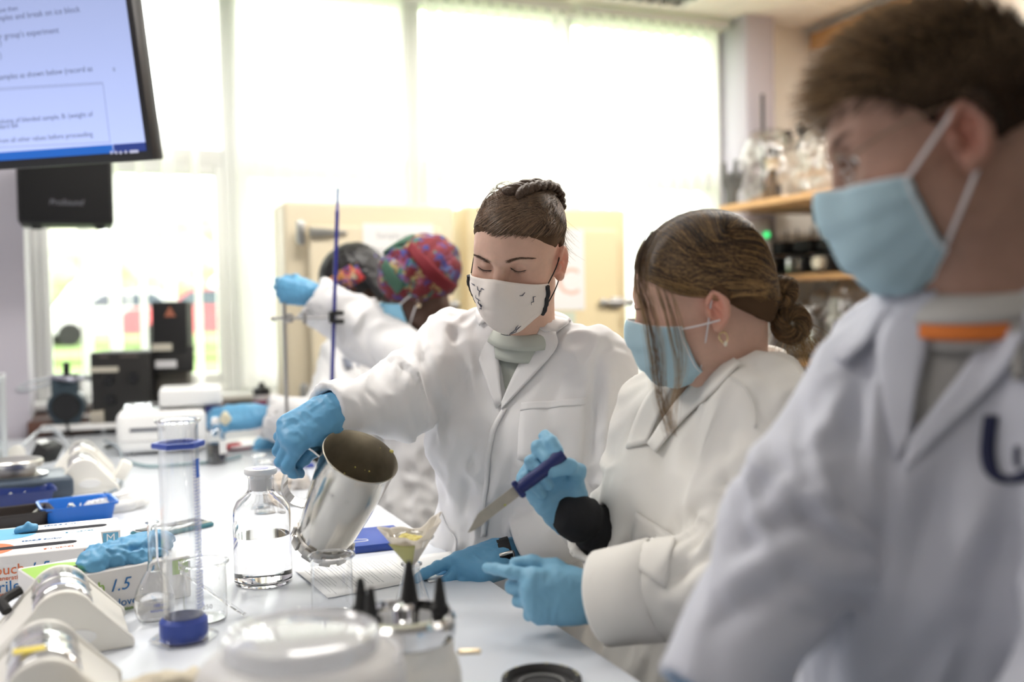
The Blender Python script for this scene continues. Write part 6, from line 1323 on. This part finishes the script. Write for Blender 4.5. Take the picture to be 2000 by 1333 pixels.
# ------------------------------------------------------------------ the young man in front
def young_man():
    C = px(1848, 296, .99); H = axes(cv(-.90, -.35, .26), CU, -.02)
    neck = px(1905, 590, 1.0); pel = px(1925, 1560, 1.09)
    J = joints(neck, pel, cv(-.38, 0, -.925), (px(1752, 712, 1.10), px(2130, 745, .92)), (px(1572, 1010, 1.0), px(2190, 1200, .86)), (px(1388, 1372, .935), px(2050, 1520, .80)))
    J['head'] = C+H@np.array((0, -.03, -.03))
    HS, L = head_sdf(C, H, 1.04, female=False, open_=1.0)
    p, SS = body('person', HS, J, C, H, (.43, .26, .195), 'young man in a white coat with short hair, glasses and blue mask', skin_mat('man_skin'), .0026, s=1.04, stub=1)
    for x in (-1, 1):
        e = MB().sph((0, 0, 0), .0122, n=16).build('eye', mat('eye_white', (.75, .72, .70), .2) if x < 0 else bpy.data.materials['eye_white'], p); e.location = L(x*.031, .0728, .0205)
        d = nrm(H@np.array((0, .9, -.35))); q = e.location; MB().cyl(Vector(L(x*.031, .0728, .0205))+Vector(d)*.0105, Vector(L(x*.031, .0728, .0205))+Vector(d)*.0126, .0055, .003, n=16).build('iris', mat('iris', (.06, .07, .06), .1) if x < 0 else bpy.data.materials['iris'], p)
    S, LC = coat_sdf(J, TAB_M, .02, ((.076, .066, .052), (.076, .066, .052)), shr=.066)
    op = opening_of(S, LC, J, [(1836, 560), (1822, 655), (1795, 760), (1778, 862), (1800, 830), (1877, 732), (1962, 616), (1970, 560)], .0)
    FL = [((1735, 610), (1690, 1000), .012, .012), ((1760, 620), (1725, 1050), .010, -.012), ((1700, 640), (1660, 900), .012, -.010), ((1790, 860), (1720, 1200), .014, .012), ((1860, 900), (1760, 1120), .014, -.012), ((1940, 960), (1800, 1240), .014, .012), ((1640, 800), (1560, 900), .012, .010), ((1600, 860), (1500, 960), .012, -.012), ((1640, 900), (1480, 1020), .012, .012), ((1600, 1000), (1440, 1080), .012, -.012), ((1560, 1060), (1420, 1150), .012, .012), ((1560, 1120), (1390, 1230), .011, -.010), ((1630, 1000), (1620, 1333), .014, -.012), ((1680, 1060), (1670, 1333), .012, .010), ((1980, 1000), (1880, 1333), .016, -.012)]
    coat_mesh('lab_coat', S, J, coat_shaded, p, .0062, .50, 1.2, 29, FL, opening=op)
    pt = lambda n, a, b, off, th=.0022, m=coat_shaded, q=14, w=5: patch(n, S, strip(a, b, q, w), off, m, p, th, None if n == 'lapel' else J['bvh'])
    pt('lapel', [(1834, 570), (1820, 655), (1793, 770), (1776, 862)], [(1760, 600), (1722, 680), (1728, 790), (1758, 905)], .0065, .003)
    pt('lapel', [(1964, 612), (1880, 730), (1822, 806), (1778, 864)], [(2010, 660), (1968, 735), (1850, 840), (1768, 925)], .0068, .003)
    collar(J, coat_shaded, p, .050, .10, .072, -118, 118, sp=.040)
    navy = mat('navy_print', (.012, .016, .055), .7)
    U = [(1938, 812), (1932, 850), (1930, 890), (1940, 925), (1968, 940), (2000, 938), (2030, 925), (2045, 890), (2050, 850), (2054, 812)]; pt('logo', [(x-16 if i < 5 else x+3, y+(4 if 3 < i < 7 else 0)) for i, (x, y) in enumerate(U)], [(x+15 if i < 5 else x-20, y-(10 if 3 < i < 7 else 0)) for i, (x, y) in enumerate(U)], .0022, .001, navy, 30, 2)
    pt('logo', [(1984, 872), (1982, 890), (1983, 905), (1990, 916)], [(1994, 872), (1992, 890), (1992, 902), (1997, 908)], .0022, .001, navy, 10, 2)
    pt('pen_clip', [(1984, 640), (1985, 690), (1986, 745)], [(2003, 640), (2004, 690), (2005, 745)], .006, .003, mat('grey_tab', (.30, .29, .27), .7), 6, 2)
    grey = mat('grey_jersey', (.52, .51, .48), .9, bump=(400, .2)); orange = mat('orange_rib', (.72, .20, .04), .85)
    o, _ = shirt(J, TAB_M, .88, grey, p, grey, rr=.059, name='t_shirt'); c = J['neck']+J['R'][:, 2]*.004+J['R'][:, 1]*.010; n = nrm(nrm(J['head']-J['neck'])*.5+J['R'][:, 2]*.5-J['R'][:, 1]*.15); X = J['R'][:, 0]; Y = np.cross(n, X); G = []
    for b in np.linspace(0, 1, 5): G.append([c+(.067+.005*b)*(X*math.cos(a)+Y*math.sin(a))-n*(.006+.022*b)-np.array([0, 0, .012*max(0, math.sin(a))]) for a in np.linspace(0, 2*math.pi, 49)[:-1]])
    q = link('orange_band', grid_mesh('orange_band', G, closed_u=True), orange, o); solidify(q, .005)
    legs(J, p)
    mo, MG = mask(L, C, H, HS, mask_m, p, s=1.04, pleats=3, top=26, topside=17, bot=-58, botside=-36, az=66, bulge=.004)
    for v0 in (0, 25): MB().tube([MG[v0, i] for i in range(0, 45, 2)], .0012, n=6).build('mask_hem', mask_edge, mo)
    for c_, sg in ((1, -1), (-2, 1)):
        MB().tube([MG[i, c_] for i in range(0, 26, 2)], .0016, n=6).build('mask_hem', mask_edge, mo)
        for v0, e_ in ((1, L(sg*.084, -.006, .022)), (24, L(sg*.084, -.006, -.032))):
            a = MG[v0, c_]; MB().tube(bez([a, lerp(a, e_, .5)+H[:, 0]*sg*.005, e_], 10), .0020, n=6).build('mask_loop', loop_m, mo)
    gf = mat('glasses_wire', (.30, .22, .16), .3, .8); g = MB(); lens = []
    for x in (-1, 1):
        g.tube([L(x*.033+.023*math.cos(a), .099-.010*abs(math.cos(a)), .012+.019*math.sin(a)) for a in np.linspace(0, 6.28, 28)[:-1]], .0009, n=6, closed=True); g.tube(bez([L(x*.056, .088, .020), L(x*.076, .05, .026), L(x*.080, .0, .026), L(x*.080, -.02, .012)], 10), .0014, n=6)
    g.tube([L(-.010, .100, .014), L(0, .106, .018), L(.010, .100, .014)], .0009, n=6); go = g.build('glasses', gf, p)
    for x in (-1, 1):
        G = [[L(x*.033+.0225*r*math.cos(a), .099-.010*abs(math.cos(a))*r, .012+.0185*r*math.sin(a)) for a in np.linspace(0, 6.28, 24)[:-1]] for r in (.02, .5, 1)]; link('lens', grid_mesh('lens', G, closed_u=True), pane_glass, go)
    for x in (-1, 1):
        ps = []
        for k in range(130): t = random.random(); a = L(x*(.014+.036*t), .0955-.022*t*t, .037+.006*math.sin(t*2.6)+random.uniform(-.0025, .0025)); ps.append([a, a+H@np.array((x*.004, .0012, .001)), a+H@np.array((x*.008, .0, .0015))])
        strands('eyebrow', ps, .0003, [(.16, .10, .06)]*len(ps), p, hair_m)
    cH = np.array((0, -.012, .045))*1.04; rh = np.array((.0755, .097, .088))*1.04; r0 = np.random.default_rng(12); ps, cs, wd = [], [], []
    cap = SDF(); cap.add(lambda P: HS(P)-.0045); ZL = (np.array((-.12, -.09, -.04, -.022, -.012, .004, .012, .020, .045, .07, .10)), np.array((-.058, -.055, -.035, .0, .02, .02, .0, .030, .056, .074, .090))); cap.inter(lambda P: (lambda q_: (np.interp(q_[:, 1], *ZL)+.02*(np.abs(q_[:, 0]) < .03)*(q_[:, 1] > .03)*0-q_[:, 2])*.8)((P-C)@H/1.04), .008); cap.sub(f_ell(L(-.078, -.004, -.010), np.array((.03, .024, .040)), H), .006); cap.sub(f_ell(L(.078, -.004, -.010), np.array((.03, .024, .040)), H), .006)
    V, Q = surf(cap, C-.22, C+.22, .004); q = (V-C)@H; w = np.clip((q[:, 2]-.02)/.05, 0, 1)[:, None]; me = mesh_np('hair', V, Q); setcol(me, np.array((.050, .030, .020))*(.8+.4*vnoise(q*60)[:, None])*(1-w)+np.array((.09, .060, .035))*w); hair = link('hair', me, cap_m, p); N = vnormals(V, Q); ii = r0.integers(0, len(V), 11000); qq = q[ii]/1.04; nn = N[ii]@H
    for k in range(len(ii)):
        z, y = qq[k, 2], qq[k, 1]
        if nn[k] @ (qq[k]-np.array((0, -.01, .03))) < 0: continue
        top = np.clip((z-.062-.25*max(0, -y-.02))/.045, 0, 1) if y < .03 else np.clip((z-.045)/.03, .35, 1); ln = (.005+.027*top)*r0.uniform(.55, 1.1)
        dr = nrm(nn[k]*.8+np.array((r0.normal(0, .25), .60*top+r0.normal(0, .22), -.3*(1-top)+.12*top+r0.normal(0, .2)))); g = np.linspace(0, 1, 6)[:, None]
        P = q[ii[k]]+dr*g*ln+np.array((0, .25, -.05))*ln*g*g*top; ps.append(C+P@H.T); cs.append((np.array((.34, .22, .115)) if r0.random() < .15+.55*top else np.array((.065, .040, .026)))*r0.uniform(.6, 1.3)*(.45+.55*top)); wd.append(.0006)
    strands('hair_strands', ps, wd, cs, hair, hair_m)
    for sd, rt in (('R', True), ('L', False)):
        f = nrm(J['wr'+sd]-J['el'+sd]); hand('glove', J['wr'+sd]+f*.02, f, CU*.4-CF*.6, rt, [(20, 30, 20)]*4, [(.8, .45, -.3), (.95, .1, -.2), (.95, 0, -.2)], glove_m, p, 1.05, h=.005, seed=33)
    return p
young_man()

# ------------------------------------------------------------------ the two students at the far end
DARK = (.090, .050, .036)
def floral(name, cols, sc):
    m = bpy.data.materials.new(name); m.use_nodes = True; nt = m.node_tree; p = nt.nodes['Principled BSDF']; p.inputs['Roughness'].default_value = .8
    tc = nt.nodes.new('ShaderNodeTexCoord'); v = nt.nodes.new('ShaderNodeTexVoronoi'); v.inputs['Scale'].default_value = sc; v.inputs['Randomness'].default_value = 1.0; nz = nt.nodes.new('ShaderNodeTexNoise'); nz.inputs['Scale'].default_value = sc*1.4
    mx = nt.nodes.new('ShaderNodeMix'); mx.data_type = 'RGBA'; mx.inputs[0].default_value = .06; nt.links.new(tc.outputs['Object'], nz.inputs['Vector']); nt.links.new(tc.outputs['Object'], mx.inputs[6]); nt.links.new(nz.outputs['Color'], mx.inputs[7]); nt.links.new(mx.outputs[2], v.inputs['Vector'])
    s = nt.nodes.new('ShaderNodeSeparateColor'); nt.links.new(v.outputs['Color'], s.inputs[0]); r = nt.nodes.new('ShaderNodeValToRGB'); r.color_ramp.interpolation = 'CONSTANT'; e = r.color_ramp.elements
    e[0].position = 0; e[0].color = (*cols[0][1], 1); e[1].position = cols[1][0]; e[1].color = (*cols[1][1], 1)
    for po, c in cols[2:]: x = e.new(po); x.color = (*c, 1)
    nt.links.new(s.outputs[0], r.inputs[0]); nt.links.new(r.outputs[0], p.inputs['Base Color']); return m
def far_student(kind):
    if kind == 'turban':
        C = px(820, 578, 3.12); H = axes(cv(-.96, -.22, .10), CU, 0); neck = px(858, 660, 3.16); pel = px(850, 985, 3.22); fw = cv(-.86, 0, .30)
        sh = (px(880, 690, 3.32), px(800, 700, 3.08)); el = (px(860, 830, 3.38), px(705, 642, 3.13)); wr = (px(770, 880, 3.32), px(606, 580, 3.09)); lb = 'woman in a red floral turban and white coat gripping the stand'
    else:
        C = px(692, 566, 3.52); H = axes(cv(-.80, -.50, .10), CU, 0); neck = px(722, 650, 3.58); pel = px(700, 920, 3.62); fw = cv(-.85, 0, -.25)
        sh = (px(735, 690, 3.70), px(672, 700, 3.46)); el = (px(650, 850, 3.64), px(640, 838, 3.34)); wr = (px(566, 852, 3.46), px(516, 812, 3.29)); lb = 'student with black hair and a colourful headband behind the turbaned woman'
    J = joints(neck, pel, fw, sh, el, wr); J['head'] = C+H@np.array((0, -.03, -.03)); HS, L = head_sdf(C, H, 1.0)
    p, SS = body('person', HS, J, C, H, DARK, lb, bpy.data.materials.get('dark_skin') or skin_mat('dark_skin', .4), .004)
    S, LC = coat_sdf(J, [(z, x, y, a*1.08, b*1.12) for z, x, y, a, b in TAB_F], arm=((.080, .074, .066), (.084, .080, .070)), bust=.05)
    coat_mesh('lab_coat', S, J, coat_m, p, .010, .5, 2.0, 41 if kind == 'turban' else 47); collar(J, coat_m, p, .05, .1, .066, -130, 130); legs(J, p)
    if kind == 'turban':
        T = SDF(); T.add(f_ell(L(0, -.022, .074), (.120, .128, .106), axes(H@np.array((0, .94, -.34)), H[:, 2]))); T.add(f_ell(L(-.02, .045, .085), (.07, .045, .055), H), .05)
        V, Q = surf(T, C-.24, C+.24, .005); q = (V-C)@H; a = q@nrm((.25, .55, .8)); b = q@nrm((-.35, .75, -.55)); c = np.clip((q[:, 1]+.02)/.05, 0, 1)
        V = V+vnormals(V, Q)*(.0075*np.abs(np.sin(a*62+2*b*8))*(1-c)+.0085*np.abs(np.sin(b*66+.5))*c)[:, None]; V = relax(V, Q, 1)
        link('turban', mesh_np('turban', V, Q), floral('turban_cloth', [(0, (.14, .007, .014)), (.42, (.03, .04, .20)), (.58, (.15, .010, .016)), (.70, (.03, .13, .10)), (.80, (.34, .27, .11)), (.87, (.24, .06, .11)), (.93, (.10, .14, .32))], 52), p)
        plain = mat('turban_red', (.15, .008, .016), .8); green = mat('turban_green', (.05, .12, .08), .8)
        patch('wrap', T, strip([(796, 492), (826, 532), (860, 563), (896, 580)], [(806, 476), (842, 514), (874, 544), (902, 560)], 12, 4), .009, plain, p, .006); patch('wrap', T, strip([(749, 522), (760, 548), (778, 572)], [(758, 508), (774, 534), (792, 558)], 10, 4), .008, green, p, .006); patch('wrap', T, strip([(752, 500), (775, 486), (800, 476)], [(768, 470), (790, 462), (812, 464)], 10, 4), .008, green, p, .006)
        mo, MG = mask(L, C, H, HS, mat('blue_mask_far', (.30, .62, .82), .8), p, pleats=3, top=26, topside=18, bot=-58, botside=-36, az=66, bulge=.012)
        for v0, e_ in ((1, L(-.083, -.008, .01)), (24, L(-.083, -.006, -.02))): MB().tube(bez([MG[v0, 1], lerp(MG[v0, 1], e_, .5)-H[:, 0]*.005, e_], 8), .0024, n=6).build('mask_loop', loop_m, mo)
        MB().sph(L(-.086, -.006, -.036), .007, n=12).build('earring', mat('pale_gold', (.72, .6, .42), .3), p)
        hand('glove', px(610, 574, 3.08), cv(-.92, .12, -.20), cv(-.28, .08, -.95), False, [(62, 86, 52), (66, 88, 52), (70, 88, 52), (72, 84, 50)], [(.75, .42, -.45), (.85, -.1, -.5), (.6, -.5, -.6)], glove_m, p, .98, h=.0025, seed=51, cuff=.02)
        f = nrm(J['wrR']-J['elR']); hand('glove', J['wrR']+f*.02, f, CU*.6-CF*.4, True, [(20, 30, 20)]*4, [(.8, .45, -.3), (.95, .1, -.2), (.95, 0, -.2)], glove_m, p, 1.0, h=.006, seed=52)
    else:
        r0 = np.random.default_rng(3); T = SDF(); T.add(f_ell(L(0, -.022, .052), (.098, .118, .106), H)); T.sub(f_ell(L(0, .12, -.045), (.085, .085, .09), H), .01)
        for k in range(26): a = r0.uniform(100, 260); d0 = azel(a, 10); q = cH_ = np.array((0, -.022, .04))+d0*np.array((.088, .105, .09)); T.add(f_cap(L(*q), L(*(q+np.array((0, -.012, -.11-r0.uniform(0, .05))))), .013, .009), .008)
        V, Q = surf(T, C-.28, C+.24, .005); q = (V-C)@H; V = V+vnormals(V, Q)*(.003*np.abs(np.sin(q[:, 0]*120+3*vnoise(q*25)))+.002*vnoise(q*120))[:, None]; me = mesh_np('hair', V, Q); setcol(me, np.array((.010, .009, .010))*(1+.5*vnoise(q*40)[:, None])); link('hair', me, hair_m, p)
        G = [[L(*(np.array((0, -.018, .028+.034*b-.04*math.cos(a-.0)*-.0))+np.array((math.sin(a)*.098, math.cos(a)*.118, .30*.118*math.cos(a)*-.0+.0)))) for a in np.linspace(0, 6.28, 49)[:-1]] for b in np.linspace(-1, 1, 5)]
        o = link('headband', grid_mesh('headband', G, closed_u=True), floral('headband_cloth', [(0, (.015, .05, .30)), (.30, (.50, .04, .03)), (.50, (.60, .25, .05)), (.62, (.03, .02, .03)), (.76, (.10, .05, .25)), (.88, (.42, .36, .22))], 60), p); solidify(o, .008)
        mask(L, C, H, HS, mat('blue_mask_far2', (.30, .62, .82), .8), p, pleats=3, top=26, topside=18, bot=-58, botside=-36, az=66, bulge=.012)
        patch('pocket_print', S, strip([(668, 700), (672, 712), (676, 722)], [(690, 694), (698, 708), (702, 718)], 4, 3), .003, mat('print_grey', (.25, .27, .33), .8), p, .001)
        hand('glove', px(508, 812, 3.27), cv(-.98, -.05, -.1), cv(-.05, .55, -.83), False, [(18, 30, 20), (24, 34, 22), (28, 36, 22), (34, 36, 22)], [(.85, .35, -.5), (.95, 0, -.35), (.95, -.1, -.2)], glove_m, p, 1.12, h=.004, seed=61, cuff=.03)
        hand('glove', px(556, 850, 3.43), cv(-.85, -.45, -.1), cv(-.35, .70, -.6), True, [(24, 36, 20)]*4, [(.85, .35, -.5), (.95, 0, -.35), (.95, -.1, -.2)], glove_m, p, 1.1, h=.004, seed=62, cuff=.03)
        P = px(440, 818, 3.20); crumple('tissue', (-.03, -.03, -.03), (.03, .03, .03), [f_ell((0, 0, 0), (.016, .012, .022))], 71, .003, mat('cream_tissue', (.70, .66, .50), .9), 'scrap of cream tissue held in the far gloved fingers', 'tissue', -.03, h=.003, kk=.01, loc=P)
    return p
far_student('turban'); far_student('headband')

# lettering to meshes, so that every word is an object of its own
bpy.context.view_layer.update(); dg = bpy.context.evaluated_depsgraph_get()
for o in [o for o in COL.objects if o.type == 'FONT']:
    me = bpy.data.meshes.new_from_object(o.evaluated_get(dg)); q = bpy.data.objects.new('lettering', me); COL.objects.link(q); q.parent = o.parent; q.matrix_local = o.matrix_local.copy()
    if o.parent is not None: q.matrix_parent_inverse = o.matrix_parent_inverse.copy()
    bpy.data.objects.remove(o)
for o in COL.objects:
    if o.name.startswith('lettering'): o['kind'] = 'stuff'
for k, v in list(bpy.data.curves.items()): bpy.data.curves.remove(v)
